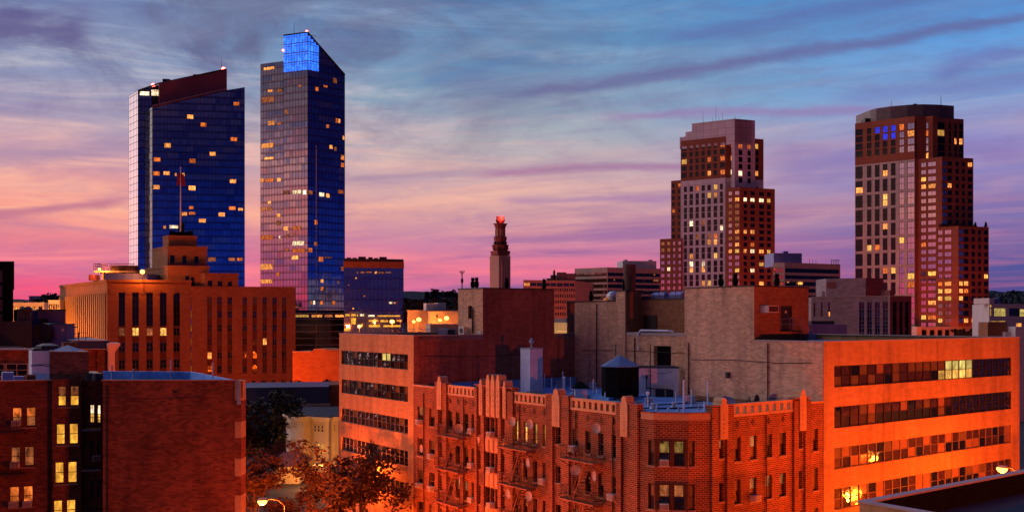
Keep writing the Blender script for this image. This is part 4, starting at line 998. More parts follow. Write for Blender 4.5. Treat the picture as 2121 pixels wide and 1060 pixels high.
litrect(t1, FB, [(120, 172, 345, 358), (120, 172, 432, 446), (122, 168, 585, 598), (120, 168, 640, 656), (118, 168, 702, 724), (118, 165, 880, 900), (120, 165, 820, 838)], 'g_blue2', 260, 130, z1)
x, y, z = FB.p(FB.s(316), topB(FB.s(316)) + .3, -1); beacon(t1, x, y, z, .8)
x, y, z = FB.p(FB.s(462), zr + .3, -1); beacon(t1, x, y, z, .9); x, y, z = FB.p(FB.s(457), zr, -2); mast(t1, x, y, z, 6)
t1.finish()
# ------------------------------------------------------------------ slim glass tower with the lit crown
D = 387.0
t2 = Thing('glass_tower', (kx(640) * D, D + 12, 0), 'slim mirrored glass tower topped by a glowing blue lantern with a slanting roof', 'tower')
ox = kx(637.5) * D
TL = Face(ox, D, *dirvp(-3600)); TR = Face(ox, D, *dirvp(3300)); s588, s715 = TL.s(588), TR.s(714)
zc0 = zat(67.5, D); zc1 = TR.z(714, 156); zbl = zat(145.5, D); s660 = TR.s(660)
TA = TL.shift(-1.4); sa0, sa1 = TA.s(588), TA.s(540); zA = TA.z(560, 130.5)
mb = MB(); slab(mb, TR, [(0, 0), (s715, 0), (s715, zc1), (0, zc0)], TL.d, s588); t2.part('body', mb, 'metal_dark')
mb = MB(); p0, p1 = TA.xy(s588 + .02), TA.xy(sa1); bk = (TR.d[0] * 16, TR.d[1] * 16)
mb.prism([p0, p1, (p1[0] + bk[0], p1[1] + bk[1]), (p0[0] + bk[0], p0[1] + bk[1])], 0, zA); t2.part('body', mb, 'metal_dark')
G2 = ('g_rose', 'g_rose2', 'g_rose3'); fh2 = 14.95 * D / FPX; zr2 = zbl
curtain(t2, TL, .02, s588, 0, zr2, fh2, 1.45, lambda s: zbl, G2, 'spandrel_rose', seed=6)
curtain(t2, TA, s588 + .05, sa1, 0, zr2, fh2, 1.45, lambda s: zA, G2, 'spandrel_rose', seed=7)
topR = lambda s: zc0 + (zc1 - zc0) * s / s715
curtain(t2, TR, .02, s660 - .02, 0, zr2, fh2, 1.45, lambda s: zbl, G1, 'spandrel', seed=8)
curtain(t2, TR, s660 + .02, s715, 0, zr2, fh2, 1.45, topR, G1, 'spandrel', seed=9)
# lit lantern: glowing glass panels behind a grid of mullions, floor by floor
lan = MB(); mu = MB(); fl = (zc0 - zbl) / 4.0
def lanpanels(f, s0, s1, top):
    n = round((s1 - s0) / 1.3); pw = (s1 - s0) / n
    for k in range(n):
        a, b = s0 + k * pw, s0 + (k + 1) * pw; tm = min(top(a), top(b))
        if tm > zbl + .2: fquad(lan, f, a, b, zbl, tm, .07)
        fbox(mu, f, a - .07, a + .07, zbl, max(zbl + .3, top(a)), .09, .17)
    for q in range(5):
        z = zbl + q * fl
        ks = [k for k in range(n) if min(top(s0 + k * pw), top(s0 + (k + 1) * pw)) > z - .2]
        if ks:
            fbox(mu, f, s0, s0 + (ks[-1] + 1) * pw, z - .16, z + .16, .175, .24)
            if q < 4: fbox(mu, f, s0, s0 + (ks[-1] + 1) * pw, z + fl * .72, z + fl * .76, .175, .24)
lanpanels(TL, 0, s588, lambda s: zc0 - .2); lanpanels(TR, 0, s660, lambda s: topR(s) - .3)
t2.part('lantern', lan, 'l_crown'); t2.part('lantern_frame', mu, 'bluemetal')
mb = MB(); mb.tube([TL.p(s588, zc0 + .1, .2), TL.p(0, zc0 + .1, .2), TR.p(s715, zc1 + .1, .2)], .3, 6); t2.part('roof_edge', mb, 'metal_dark')
z3, z4 = 3.786, 3.314
litrect(t2, TA, [(77, 190, 567, 628), (130, 175, 512, 540), (200, 250, 505, 540), (130, 190, 755, 800), (205, 242, 765, 800), (77, 185, 930, 975), (100, 185, 1040, 1066), (95, 190, 335, 362)], lambda: lr.choice(('l_warm', 'l_dim', 'l_warm')), 520, 50, z3)
litrect(t2, TL, [(262, 292, 668, 715), (370, 400, 475, 500)], 'l_dim', 520, 50, z3)
litrect(t2, TR, [(500, 530, 490, 530), (662, 678, 735, 785), (682, 700, 740, 787), (588, 612, 785, 820), (716, 736, 873, 918), (612, 640, 945, 985), (648, 672, 960, 998), (703, 733, 1025, 1062), (638, 675, 420, 470), (565, 600, 478, 500)], LM, 520, 50, z3)
litrect(t2, TA, [(62, 90, 160, 195), (95, 160, 160, 195), (178, 207, 158, 195), (115, 140, 318, 343), (60, 150, 358, 395), (175, 205, 402, 440), (175, 205, 450, 488), (60, 158, 550, 590), (190, 203, 555, 583), (60, 155, 745, 795), (172, 200, 805, 842), (60, 155, 852, 892)], LM, 520, 320, z4)
litrect(t2, TL, [(220, 265, 245, 283), (282, 350, 240, 280), (355, 383, 240, 278), (222, 262, 490, 525), (282, 345, 488, 525), (240, 262, 543, 575), (282, 310, 540, 560), (278, 372, 590, 630), (235, 258, 640, 668), (278, 380, 640, 680), (278, 330, 690, 725)], LM, 520, 320, z4)
litrect(t2, TR, [(390, 425, 243, 280), (465, 503, 258, 298), (512, 540, 265, 303), (432, 455, 445, 485), (430, 455, 595, 632), (390, 422, 637, 680), (460, 498, 697, 737), (475, 497, 853, 885), (475, 497, 905, 938), (615, 640, 5, 45), (615, 640, 55, 95), (595, 635, 240, 275), (615, 635, 765, 808), (400, 420, 1000, 1035), (425, 440, 1000, 1035), (470, 495, 1000, 1035), (555, 578, 1000, 1035), (590, 605, 865, 890)], LM, 520, 320, z4)
for q, f in ((0, TL), (1, TR)):       # darker podium floors with pale bands
    pass
x, y, z = TL.p(TL.s(633), zc0 + .2, -.8); beacon(t2, x, y, z, .55); x, y, z = TL.p(TL.s(606), zc0, -1); mast(t2, x, y, z, 5.5); x, y, z = TL.p(s588 + .2, zat(100, D), .3); beacon(t2, x, y, z, .4)
t2.finish()
# ------------------------------------------------------------------ stepped brick tower with pale cladding
D = 420.0; m_px = D / FPX
t3 = Thing('apartment_tower', (kx(1500) * D, D + 12, 0), 'stepped red brick and lavender apartment tower with a pale blank crown', 'tower')
vL, vR = -2100, 6300
zsp = zat(368, D); fl3 = 14.25 * m_px
cols = [(1411.5 + 0, 1422.5), (1428, 1435), (1440.5, 1447), (1453, 1460), (1465, 1472.5), (1478, 1485), (1491.5, 1501.5)]
rowsU = lambda f: [f.z(1480, 296) - k * fl3 for k in range(5)]
colsL = [(1416.5, 1423), (1428, 1435.5), (1440.5, 1447.5), (1453, 1460), (1465, 1472.5), (1478, 1485.5), (1491, 1497.5)]
def rowsL(f): 
    z = f.z(1480, 369.5); out = []
    for k in range(19): out.append(z - k * fl3 + (0.0 if k % 2 == 0 else .38))
    return out
colsRu = [(1514, 1520.2), (1564.6, 1571)]
block(t3, 'tower_brick', 1502.6, D, 1410, 1581.5, zsp, 282.5, vL, vR, grid(t3, cols, rowsU, 2.2, 'g_tower'), grid(t3, colsRu, lambda f: [f.z(1516, 294) - k * fl3 for k in range(6)], 2.3, 'g_tower'), roofm='roof_dark')
FLm, FRm, sl_, sr_, _ = block(t3, 'tower_stone', 1502.6, D, 1410, 1581.5, 0, 0, vL, vR, grid(t3, colsL, rowsL, 2.45, 'g_tower', nx=3), grid(t3, [(1564.6, 1571)], lambda f: [f.z(1568, 373) - k * fl3 for k in range(2)], 2.3, 'g_tower'), topz=zsp - .01)
# crown and the pale shaft on the right face
Dc = D - 2.0
CrL = Face(kx(1521.5) * Dc, Dc, *dirvp(vL)); CrR = Face(kx(1521.5) * Dc, Dc, *dirvp(vR)); sl = CrL.s(1408); sr = CrR.s(1564); zcr = zat(246, Dc); zlow = zat(392, Dc)
mb = MB(); a1_, a2_ = CrL.s(1433), CrL.s(1420)
hs = []
for px0, px1 in ((1530, 1538), (1548.5, 1555.5)):
    for k in range(6): 
        zt = CrR.z(1535, 296.5) - k * fl3; hs.append((CrR.s(px0), CrR.s(px1), zt - 2.3, zt)); t3.win(CrR, CrR.s(px0), CrR.s(px1), zt - 2.29, zt - .01, 'g_tower', 'frame_dark', 2, 1, .25, .09)
wall(mb, CrR, 0, sr, zlow, zcr, hs, .25)
for sa_, sb_, zt in ((0, a1_, zcr), (a1_, a2_, zcr - 3.5), (a2_, sl, zcr - 5.6)):
    p, q = CrL.xy(sa_ + .01 if sa_ else 0), CrL.xy(sb_); bx, by = CrR.d[0] * 9, CrR.d[1] * 9
    mb.prism([p, q, (q[0] + bx, q[1] + by), (p[0] + bx, p[1] + by)], zat(300, D), zt - .02)
fquad(mb, CrL, 0, 1.4, zlow, zat(300, D)); x, y = CrR.xy(sr); mb.face([(x, y, zlow), (x + CrL.d[0] * 2, y + CrL.d[1] * 2, zlow), (x + CrL.d[0] * 2, y + CrL.d[1] * 2, zcr), (x, y, zcr)])
quadz(mb, [CrR.xy(0), CrR.xy(sr), (CrR.xy(sr)[0] + CrL.d[0] * 8, CrR.xy(sr)[1] + CrL.d[1] * 8), CrL.xy(8)], zcr - .03); t3.part('crown', mb, 'tower_stone')
p = CrR.xy(sr); mb = MB(); mb.face([(p[0], p[1], zat(300, D)), (p[0] + CrL.d[0] * 20, p[1] + CrL.d[1] * 20, zat(300, D)), (p[0] + CrL.d[0] * 20, p[1] + CrL.d[1] * 20, zcr), (p[0], p[1], zcr)]); t3.part('crown', mb, 'tower_stone')
for px, h in ((1453, 6.5), (1473, 2.5), (1479.5, 8.5), (1486, 3), (1493, 4), (1523, 2)): s = CrL.s(px) if px < 1521 else .5; x, y = CrL.xy(s, -2); mast(t3, x, y, zcr - .1, h * .9, .09)
mb = MB()
for px, py, r in ((1508, 279, 1.2), (1512.5, 279, 1.2), (1417, 290, .8), (1422, 290, .8)): s = FLm.s(min(px, 1500)); x, y = FLm.xy(s, -1.2); mb.lathe([(.2, zat(283, D) - 1), (.25, zat(283, D) + .2), (r * .7, zat(283, D) + .6), (r * .7, zat(283, D) + 1.6), (.2, zat(283, D) + 2.2)], x, y, 10)
t3.part('roof_plant', mb, 'metal_dark')
# lower right wing
D4 = D - 7.5
colsA = [(1508.5, 1516), (1521.8, 1531)]
colsB = [(1540.5, 1547.5), (1554.5, 1563.5), (1572.5, 1582.5), (1589, 1596.5)]
rw = lambda f: [f.z(1532.5, 395) - k * 13.35 * D4 / FPX for k in range(17)]
block(t3, 'tower_brick', 1532.5, D4, 1503.5, 1605, 0, 387.5, vL, vR, grid(t3, colsA, rw, 1.75, lambda c, r: 'g_mirror'), grid(t3, colsB, rw, 1.75, 'g_tower'), roofm='roof_dark')
Dm_ = FLm.D(FLm.s(1411)); block(t3, 'tower_brick', 1411, Dm_ + .6, 1390, 1414, 0, 373, vL, vR, grid(t3, [(1391.5, 1398), (1404, 1409.5)], lambda f: [f.z(1410, 379) - k * 13.6 * m_px for k in range(17)], 1.75, 'g_tower'), ())
block(t3, 'tower_brick', 1411.5, Dm_ - .8, 1367, 1413.5, 0, 493, vL, vR, grid(t3, [(1368.5, 1376), (1381.5, 1388), (1393, 1398.5), (1404.5, 1410)], lambda f: [f.z(1390, 500) - k * 13.6 * m_px for k in range(9)], 1.75, lambda c, r: 'g_mirror'), ())
def zz(l, ox, oy, s): return [(ox + a / s, oy + b / s) for a, b in l]
A_ = zz([(570, 365), (672, 370), (762, 372), (855, 382), (938, 400), (570, 520), (672, 525), (150, 570), (420, 535), (575, 665), (672, 668), (418, 680), (760, 675), (938, 692), (938, 780), (285, 850), (485, 840), (95, 795), (485, 920), (420, 925), (725, 965), (815, 968), (893, 970), (990, 980), (1075, 988)], 1390, 230, 5.3)
B_ = zz([(200, 90), (400, 225), (745, 268), (675, 355), (605, 437), (675, 435), (395, 590), (400, 670), (680, 650), (535, 730), (400, 805), (530, 810), (745, 865), (535, 945), (605, 945), (750, 940), (930, 335), (1025, 338), (1113, 343), (935, 495), (1113, 500), (850, 572), (935, 572), (1027, 572), (1113, 575), (1213, 580), (1298, 580), (1213, 725), (1297, 727), (930, 790), (1115, 793), (1213, 940), (138, 745)], 1360, 420, 5.58)
for p in A_ + B_: t3.light([p], lr.choice(('l_warm', 'l_warm', 'l_org', 'l_yel', 'l_pale')), 6)
for p in zz([(850, 35), (930, 35), (850, 115), (930, 110), (850, 190), (930, 185), (930, 262), (850, 425), (930, 420), (68, 467), (135, 465), (65, 537), (465, 370), (605, 350), (535, 220), (140, 537)], 1360, 420, 5.58): t3.light([p], 'l_dim', 5)
t3.finish()
# ------------------------------------------------------------------ tall brick tower on the right
D = 390.0; fl4 = 15.6 * D / FPX
t4 = Thing('apartment_tower', (kx(1900) * D, D + 14, 0), 'tall dark red brick apartment tower with stepped terraces and a dark curved crown', 'tower')
vL, vR = -1300, 7900
c1_ = [(1772, 1787), (1795.8, 1805), (1812, 1822), (1828.4, 1838.2), (1845.3, 1855), (1862.4, 1872.4), (1879.3, 1893.8)]
pz4 = lambda c, r: 'g_mirror' if c >= 5 else 'g_tower'
rU = lambda f: [f.z(1867, 257) - k * fl4 for k in range(6)]
zsp = zat(330, D)
cR = [(1896, 1899), (1938.8, 1957), (1965.2, 1970), (1977, 1982), (1987, 1994.5)]
rR = lambda f: [f.z(1960, 254) - k * fl4 for k in range(6)]
block(t4, 'tower_brick', 1894.5, D, 1771, 1996, zsp, 240, vL, vR, grid(t4, c1_, rU, 2.6, pz4), grid(t4, cR, rR, 2.6, 'g_tower'))
def rS(f):
    z = f.z(1867, 336.5); return [z - k * fl4 + (0.0 if k % 2 == 0 else .55) for k in range(23)]
block(t4, 'tower4_stone', 1894.5, D, 1771, 1996, 0, 0, vL, vR, grid(t4, c1_, rS, 2.55, pz4), (), topz=zsp - .01, wmr='tower_brick')
FL4 = Face(kx(1894.5) * D, D, *dirvp(vL)); FR4 = Face(kx(1894.5) * D, D, *dirvp(vR))
Db = FR4.D(FR4.s(1930)) - 2.6
block(t4, 'tower_brick', 1932, Db, 1906, 1942, zat(330, Db), 240, vL, vR, grid(t4, [(1911.5, 1923)], lambda f: [f.z(1918, 254) - k * fl4 for k in range(6)], 2.6, 'g_mirror'), ())
D2 = 384.5
g2 = [(1907.5, 1918), (1921.5, 1938.5)]
h2 = [(1952.5, 1961.5), (1963, 1972), (1979.5, 1986.5), (1992.5, 1999), (2005, 2014.5)]
r2 = lambda f: [f.z(1951, 333) - k * 15.2 * D2 / FPX for k in range(24)]
block(t4, 'tower_brick', 1951, D2, 1901, 2016, 0, 324.5, vL, vR, grid(t4, g2, r2, 1.85, 'g_mirror'), grid(t4, h2, r2, 1.85, lambda c, r: 'g_mirror' if c == 0 else 'g_tower', skip=lambda c, r: r > 9))
D3 = 379.5
g3_ = [(1942.5, 1952), (1956, 1970.5)]
h3 = [(1986.8, 1995.5), (1997, 2006.5), (2012.5, 2020), (2026, 2032.5), (2038.5, 2047)]
r3 = lambda f: [f.z(1985, 474.5) - k * 15.35 * D3 / FPX for k in range(13)]
F3L, F3R, s3l, s3r, z3t = block(t4, 'tower_brick', 1985, D3, 1941.5, 2048, zat(676, D3), 468, vL, vR, grid(t4, g3_, r3, 1.85, 'g_mirror'), grid(t4, h3, r3, 1.85, lambda c, r: 'g_mirror' if c == 0 else 'g_tower'))
# podium
Dp = 377.0
pd = [(1909, 1920), (1926, 1937), (1942.5, 1953), (1957.5, 1968)]
FPd = Face(kx(1899) * Dp, Dp, *dirvp(9000)); sp_ = FPd.s(2060); zp = zat(676, Dp); mb = MB(); hs = []
for a, b in pd + [(1976, 2002), (2008, 2021), (2028, 2041), (2046, 2055)]: hs.append((FPd.s(a), FPd.s(b), 4, zat(683, Dp)))
wall(mb, FPd, 0, sp_, 0, zp, hs, .6, 0); fquad(mb, FPd, .1, sp_ - .1, 0, zp - 1, -.62, 1)
for p, q in ((FPd.xy(0), (FPd.xy(0)[0] - 6, Dp + 20)), (FPd.xy(sp_), (FPd.xy(sp_)[0] + 12, Dp + 20))): mb.face([(p[0], p[1], 0), (q[0], q[1], 0), (q[0], q[1], zp), (p[0], p[1], zp)], 0)
quadz(mb, [FPd.xy(0), FPd.xy(sp_), (FPd.xy(sp_)[0] + 12, Dp + 20), (FPd.xy(0)[0] - 6, Dp + 20)], zp - .05); t4.part('podium', mb, ['tower4_stone', 'dark_opening'])
# curved crown
mb = MB(); zk = zat(212, D); zb_ = zat(268, D); pts = []
for px, dd in ((1803, 14.5), (1815, 11.5), (1845, 7.6), (1880, 4.8), (1912, 3.6), (1944, 4.4), (1976, 6.5)): pts.append((kx(px) * (D + dd), D + dd))
poly = pts + [(pts[-1][0] - 3, D + 24), (pts[0][0] - 2, D + 26)]
mb.prism(poly, zb_, zk); cr = t4.part('crown', mb, 'crown_metal')
mb = MB(); mb.box(kx(1790) * (D + 16), kx(1808) * (D + 16), D + 15, D + 20, zat(262, D), zat(246, D + 16)); t4.part('roof_plant', mb, 'metal_dark')
x, y = kx(1949) * (D + 9), D + 9; mast(t4, x, y, zk, 5, .16); x, y = kx(1846) * (D + 12), D + 12; mast(t4, x, y, zk, 3.5, .14)
mb = MB(); x, y = kx(1895) * (D + 9), D + 9; mb.lathe([(.4, zk), (.4, zk + .7), (.9, zk + .8), (.9, zk + 1.2), (.2, zk + 1.4)], x, y, 10); t4.part('roof_fan', mb, 'metal_dark')
t4.light(zz([(262, 370), (340, 350), (340, 432), (418, 345), (418, 425)], 1760, 190, 4.61), 'l_blue', 6)
for p in zz([(495, 345), (340, 640), (418, 635), (338, 800), (100, 660), (340, 1015), (100, 965), (712, 850), (705, 920), (798, 915), (930, 910), (960, 910), (1010, 475), (1065, 490), (1150, 700), (720, 610), (585, 430), (720, 430), (870, 420)], 1760, 190, 4.61) + zz([(262, 15), (262, 180), (145, 350), (203, 350), (262, 508), (322, 500), (453, 555), (470, 605), (655, 603), (730, 605), (815, 605), (860, 605), (655, 658), (730, 660), (820, 660), (860, 660), (655, 712), (730, 712), (820, 712), (545, 822), (595, 822), (657, 878), (908, 880), (1007, 882), (1000, 550), (592, 497), (548, 283), (590, 712), (855, 880), (380, 285)], 1760, 420, 3.533): t4.light([p], lr.choice(('l_warm', 'l_org', 'l_warm', 'l_yel')), 6)
t4.finish()
# shrubs on the terrace are planted later with the trees
# ------------------------------------------------------------------ mirrored mid-rise
D = 300.0
gm = Thing('glass_office', (kx(775) * D, D + 8, 0), 'low mirrored glass office with a brown roof band beside the slim tower', 'office building')
FG = Face(kx(712) * D, D, *dirvp(9000)); sg = FG.s(836); zt = FG.z(712, 535); bk = (-.15, .99)
mb = MB(); slab(mb, FG, [(0, 0), (sg, 0), (sg, zt), (0, zt)], bk, 18); gm.part('body', mb, 'metal_dark')
zb1, zb0 = FG.z(712, 541), FG.z(712, 554)
curtain(gm, FG, .05, sg - .05, 0, zb0, 3.4, 1.35, lambda s: zb0, ('g_gm', 'g_bronze2', 'g_gm'), 'g_bronze2', seed=21, spf=.25, tilt=.006)
mb = MB(); fbox(mb, FG, -.1, sg + .1, zb0, zb1, .0, .25); gm.part('roof_band', mb, 'tower_brick')
mb = MB(); fbox(mb, FG, .3, sg - .3, zb1, zt, -.6, .02)
rn = random.Random(4); s = 1.0
while s < sg * .62: w_ = rn.uniform(1.0, 2.4); fbox(mb, FG, s, s + w_, zt, zt + rn.uniform(.3, .8), -2, -.8); s += w_ + rn.uniform(.3, 1.0)
gm.part('roof_plant', mb, 'metal_dark')
litrect(gm, FG, [(245, 260, 265, 285), (285, 330, 262, 284), (335, 410, 262, 280), (432, 460, 258, 288), (465, 540, 262, 288), (545, 610, 268, 282), (228, 250, 320, 345), (150, 172, 400, 412), (150, 172, 460, 472), (580, 622, 575, 605), (628, 662, 578, 606), (196, 222, 638, 662), (316, 338, 512, 530)], LM, 690, 510, 5.047)
litrect(gm, FG, [(120, 180, 702, 735), (182, 240, 702, 735), (245, 262, 705, 735), (275, 330, 702, 735), (180, 245, 738, 830), (250, 275, 815, 860), (290, 315, 800, 850), (362, 440, 712, 738), (445, 720, 715, 740), (362, 480, 765, 795), (485, 580, 765, 795), (590, 650, 765, 812), (655, 722, 765, 792), (362, 500, 815, 850), (510, 720, 818, 850), (110, 185, 850, 895)], lambda: lr.choice(('l_gold', 'l_gold', 'l_pale', 'l_gold')), 690, 510, 5.047)
gm.finish()
# ------------------------------------------------------------------ civic building (setback brick block with flagpole)
D = 255.0
po = Thing('civic_building', (kx(330) * D, D + 20, 0), 'buff brick 1930s government building with tall window bays and a stepped tower block', 'civic building')
ox = kx(222) * D
PF = Face(ox, D, *dirvp(9000)); PL = Face(ox, D, *dirvp(-440)); sM, sR, sL = PF.s(396), PF.s(612), PL.s(124)
zT = zat(579.5, D); zT2 = PF.z(500, 594.5)
hs = []
zz2 = lambda y: 440 + y / 2.789
xx2 = lambda x: 100 + x / 2.789
for x0, x1 in ((405, 443), (484, 523), (566, 604), (644, 683), (722, 760)):
    a, b = PF.s(xx2(x0)), PF.s(xx2(x1)); hs.append((a, b, PF.z(300, zz2(935)), PF.z(300, zz2(462))))
    po.win(PF, a, b, PF.z(300, zz2(655)), PF.z(300, zz2(464)), 'g_black', 'metal_dark', 2, 5, .5, .12, name='tall_window')
    for y0, y1 in ((712, 665), (806, 750), (902, 848)): po.win(PF, a, b, PF.z(300, zz2(y0)), PF.z(300, zz2(y1)), 'g_dark', 'frame_steel', 2, 2, .42, .1)
for x0, x1 in ((822, 840), (918, 945), (975, 1003), (1035, 1062), (1122, 1148), (1180, 1205), (1238, 1263), (1295, 1320), (1350, 1376)):
    a, b = PF.s(xx2(x0)), PF.s(xx2(x1)); hs.append((a, b, PF.z(500, zz2(930)), PF.z(500, zz2(488))))
    for k in range(6): po.win(PF, a, b, PF.z(500, zz2(530 + 78.5 * k)), PF.z(500, zz2(490 + 78.5 * k)), lr.choice(('g_dark', 'g_blind2', 'g_dark', 'g_brown')), 'frame_steel', 2, 2, .42, .1)
for x0, x1 in ((1118, 1140), (1176, 1199), (1232, 1257), (1290, 1313), (1346, 1371)):
    a, b = PF.s(xx2(x0)), PF.s(xx2(x1)); z0, z1 = PF.z(540, zz2(1010)), PF.z(540, zz2(968)); hs.append((a, b, z0, z1)); po.win(PF, a, b, z0, z1, 'g_dark', 'frame_steel', 2, 2, .4, .1)
hsL = []
for k in range(23):
    x0 = xx2(72) + (xx2(332) - xx2(72)) * (k / 23.0) ** 1.0; x1 = x0 + (xx2(332) - xx2(72)) / 23 * .5
    a, b = sorted((PL.s(x0), PL.s(x1))); hsL.append((a, b, zT - 19.5, zT - 4.2))
    for q in range(4): 
        po.win(PL, a, b, zT - 7.8 - q * 3.9, zT - 4.4 - q * 3.9, 'g_dark' if q != 1 else 'g_blind2', 'frame_steel', 1, 2, .35, .1)
mb = MB(); wall(mb, PF, 0, sM, 0, zT, [h for h in hs if h[0] < sM], .5); wall(mb, PF, sM, sR, 0, zT2, [h for h in hs if h[0] >= sM], .5); wall(mb, PL, 0, sL, 0, zT, hsL, .45)
fquad(mb, PF, .3, sM - .2, 0, zT - 1.2, -.52, 1); fquad(mb, PF, sM, sR - .2, 0, zT2 - 1.2, -.52, 1); fquad(mb, PL, .3, sL - .2, 0, zT - 1.2, -.48, 1)
p0, p1, p2, p3 = PF.xy(sR), (PF.xy(sR)[0] + PL.d[0] * 20, PF.xy(sR)[1] + PL.d[1] * 20), PL.xy(sL), PF.xy(sM)
mb.face([(p0[0], p0[1], 0), (p1[0], p1[1], 0), (p1[0], p1[1], zT2), (p0[0], p0[1], zT2)])
r1 = (p3[0] + PL.d[0] * sL, p3[1] + PL.d[1] * sL); r2 = (p0[0] + PL.d[0] * sL, p0[1] + PL.d[1] * sL)
quadz(mb, [(ox, D), p3, r1, p2], zT - .4, 2); quadz(mb, [p3, p0, r2, r1], zT2 - .4, 2); mb.face([(p3[0], p3[1], zT2 - .4), (r1[0], r1[1], zT2 - .4), (r1[0], r1[1], zT), (p3[0], p3[1], zT)])
po.part('facade', mb, ['po_brick', 'po_span', 'roof_grey'])
mb = MB()
fbox(mb, PF, -.25, sM + .2, zT - .55, zT + .1, .003, .35); fbox(mb, PL, -.25, sL, zT - .55, zT + .1, .003, .35); po.part('cornice', mb, 'po_brick'); mb = MB(); fbox(mb, PF, sM + .21, sR + .1, zT2 - .1, zT2 + .15, -.3, .15); po.part('cornice', mb, 'po_brick'); mb = MB()
fbox(mb, PF, sM + .02, sR + .02, PF.z(500, zz2(937)) - .25, PF.z(500, zz2(937)) + .1, .003, .14); po.part('string_course', mb, 'po_brick'); mb = MB()
fbox(mb, PL, .2, sL, zT - 3.5, zT - 3.2, .003, .12)
po.part('string_course', mb, 'po_brick')
for x in (375, 463, 546, 630, 718, 795):
    mb = MB(); s = PF.s(xx2(x)); z = zT - 2.9; poly = [(s + .95 * math.cos(q * PI / 6), z + .95 * math.sin(q * PI / 6)) for q in range(12)]; mb.hexa([PF.p(a, b, .003) for a, b in poly], [PF.p(a, b, .12) for a, b in poly]); po.part('roundel', mb, 'po_brick')
for k in range(24):
    mb = MB(); x0 = xx2(72) + (xx2(332) - xx2(72)) * (k / 23.0) - .6; s = PL.s(x0); fbox(mb, PL, s - .35, s + .35, zT - 19.5, zT - 3.6, .003, .35); po.part('pilaster', mb, 'quoin')
# upper tiers
def tier(cx_, Dc, l, r, y0z, y1z, mat, wins=(), vl=-440, vr=9000):
    o = kx(xx2(cx_)) * Dc; fl, fr = Face(o, Dc, *dirvp(vl)), Face(o, Dc, *dirvp(vr)); a, b = fl.s(xx2(l)), fr.s(xx2(r)); z0, z1 = zat(zz2(y0z), Dc), zat(zz2(y1z), Dc)
    hh = [(fr.s(xx2(q[0])), fr.s(xx2(q[1])), zat(zz2(q[2]), Dc), zat(zz2(q[3]), Dc)) for q in wins]
    m_ = MB(); wall(m_, fr, 0, b, z0, z1, hh, .4, 0); fquad(m_, fr, .1, b - .1, z0, z1 - .5, -.42, 1); fquad(m_, fl, 0, a, z0, z1)
    A, B = fl.xy(a), fr.xy(b); E = (A[0] + B[0] - o, A[1] + B[1] - Dc)
    for p, q in ((A, E), (E, B)): m_.face([(p[0], p[1], z0), (q[0], q[1], z0), (q[0], q[1], z1), (p[0], p[1], z1)])
    quadz(m_, [(o, Dc), B, E, A], z1 - .02); fbox(m_, fr, -.15, b + .15, z1, z1 + .5, -.4, .15); fbox(m_, fl, -.15, a, z1, z1 + .5, -.4, .15)
    for q in hh: po.win(fr, q[0], q[1], q[2], q[3], 'g_black', 'metal_dark', 1, 3, .38, .1)
    po.part('tower_tier', m_, [mat, 'dark_opening']); return fl, fr, z0, z1, A, B
tier(690, 262, 560, 930, 425, 316, 'po_brick', [(792, 815, 425, 368), (822, 845, 425, 372)])
tier(905, 261.5, 840, 1098, 430, 360, 'po_brick', [(921, 948, 425, 392), (978, 1006, 425, 396), (1036, 1062, 425, 398)])
tf = tier(690, 268, 602, 918, 330, 203, 'po_brick', [(705, 730, 308, 246), (775, 798, 308, 248), (844, 868, 308, 250)])
tier(695, 272, 662, 858, 205, 142, 'po_brick')
mb = MB(); fbox(mb, tf[1], .2, tf[1].s(xx2(905)), zat(zz2(308), 268), zat(zz2(293), 268), .05, .3); po.part('balcony_band', mb, 'screen')
mb = MB()
for x0, x1, y0, y1 in ((698, 722, 140, 106), (728, 800, 140, 112), (752, 776, 140, 60), (802, 828, 140, 108)): f = Face(kx(xx2(700)) * 274, 274, 1, 0); fbox(mb, f, f.s(xx2(x0)), f.s(xx2(x1)), zat(zz2(y0), 274), zat(zz2(y1), 274), -1.5, 0)
po.part('roof_plant', mb, 'black')
# roof platform on the left with railing, blue fascia
f = Face(kx(xx2(320)) * 259, 259, 1, 0); mb = MB(); fbox(mb, f, 0, f.s(xx2(572)), zat(zz2(388), 259), zat(zz2(352), 259), -10, 0); po.part('roof_fascia', mb, 'bluemetal')
f = Face(kx(xx2(262)) * 263, 263, 1, 0); mb = MB(); s1_ = f.s(xx2(500)); z0 = zat(zz2(336), 263); fbox(mb, f, 0, s1_, z0 - .5, z0, -8, 0)
for k in range(5): fbox(mb, f, s1_ * (.12 + k * .2), s1_ * (.12 + k * .2) + .5, zat(zz2(400), 263), z0 - .5, -3, -2)
pf = po.part('roof_platform', mb, 'quoin')
mb = MB()
for h in (.6, 1.2, 1.9): mb.tube([f.p(0, z0 + h, 0), f.p(s1_, z0 + h, 0)], .08, 5); mb.tube([f.p(0, z0 + h, 0), f.p(0, z0 + h, -8)], .08, 5)
for k in range(22): s = s1_ * k / 21; mb.tube([f.p(s, z0, 0), f.p(s, z0 + 1.9, 0)], .06, 5)
for x in (350, 398): s = f.s(xx2(x)); fbox(mb, f, s, s + 4.5, z0 + .1, z0 + 1.5, -4, -1)
build('railing', mb, 'iron', pf)
mb = MB(); s = f.s(xx2(232)); fbox(mb, f, s, f.s(xx2(262)), zat(zz2(392), 263), zat(zz2(358), 263), -4, 0); po.part('roof_screen', mb, 'screen')
po.light([(xx2(499), zz2(688)), (xx2(656), zz2(688))], 'l_yel', 4); po.light([(xx2(421), zz2(688)), (xx2(580), zz2(688))], 'l_dim', 4)
for y in (595, 673, 757, 838, 905): po.light([(xx2(831), zz2(y))], 'l_yel', 6)
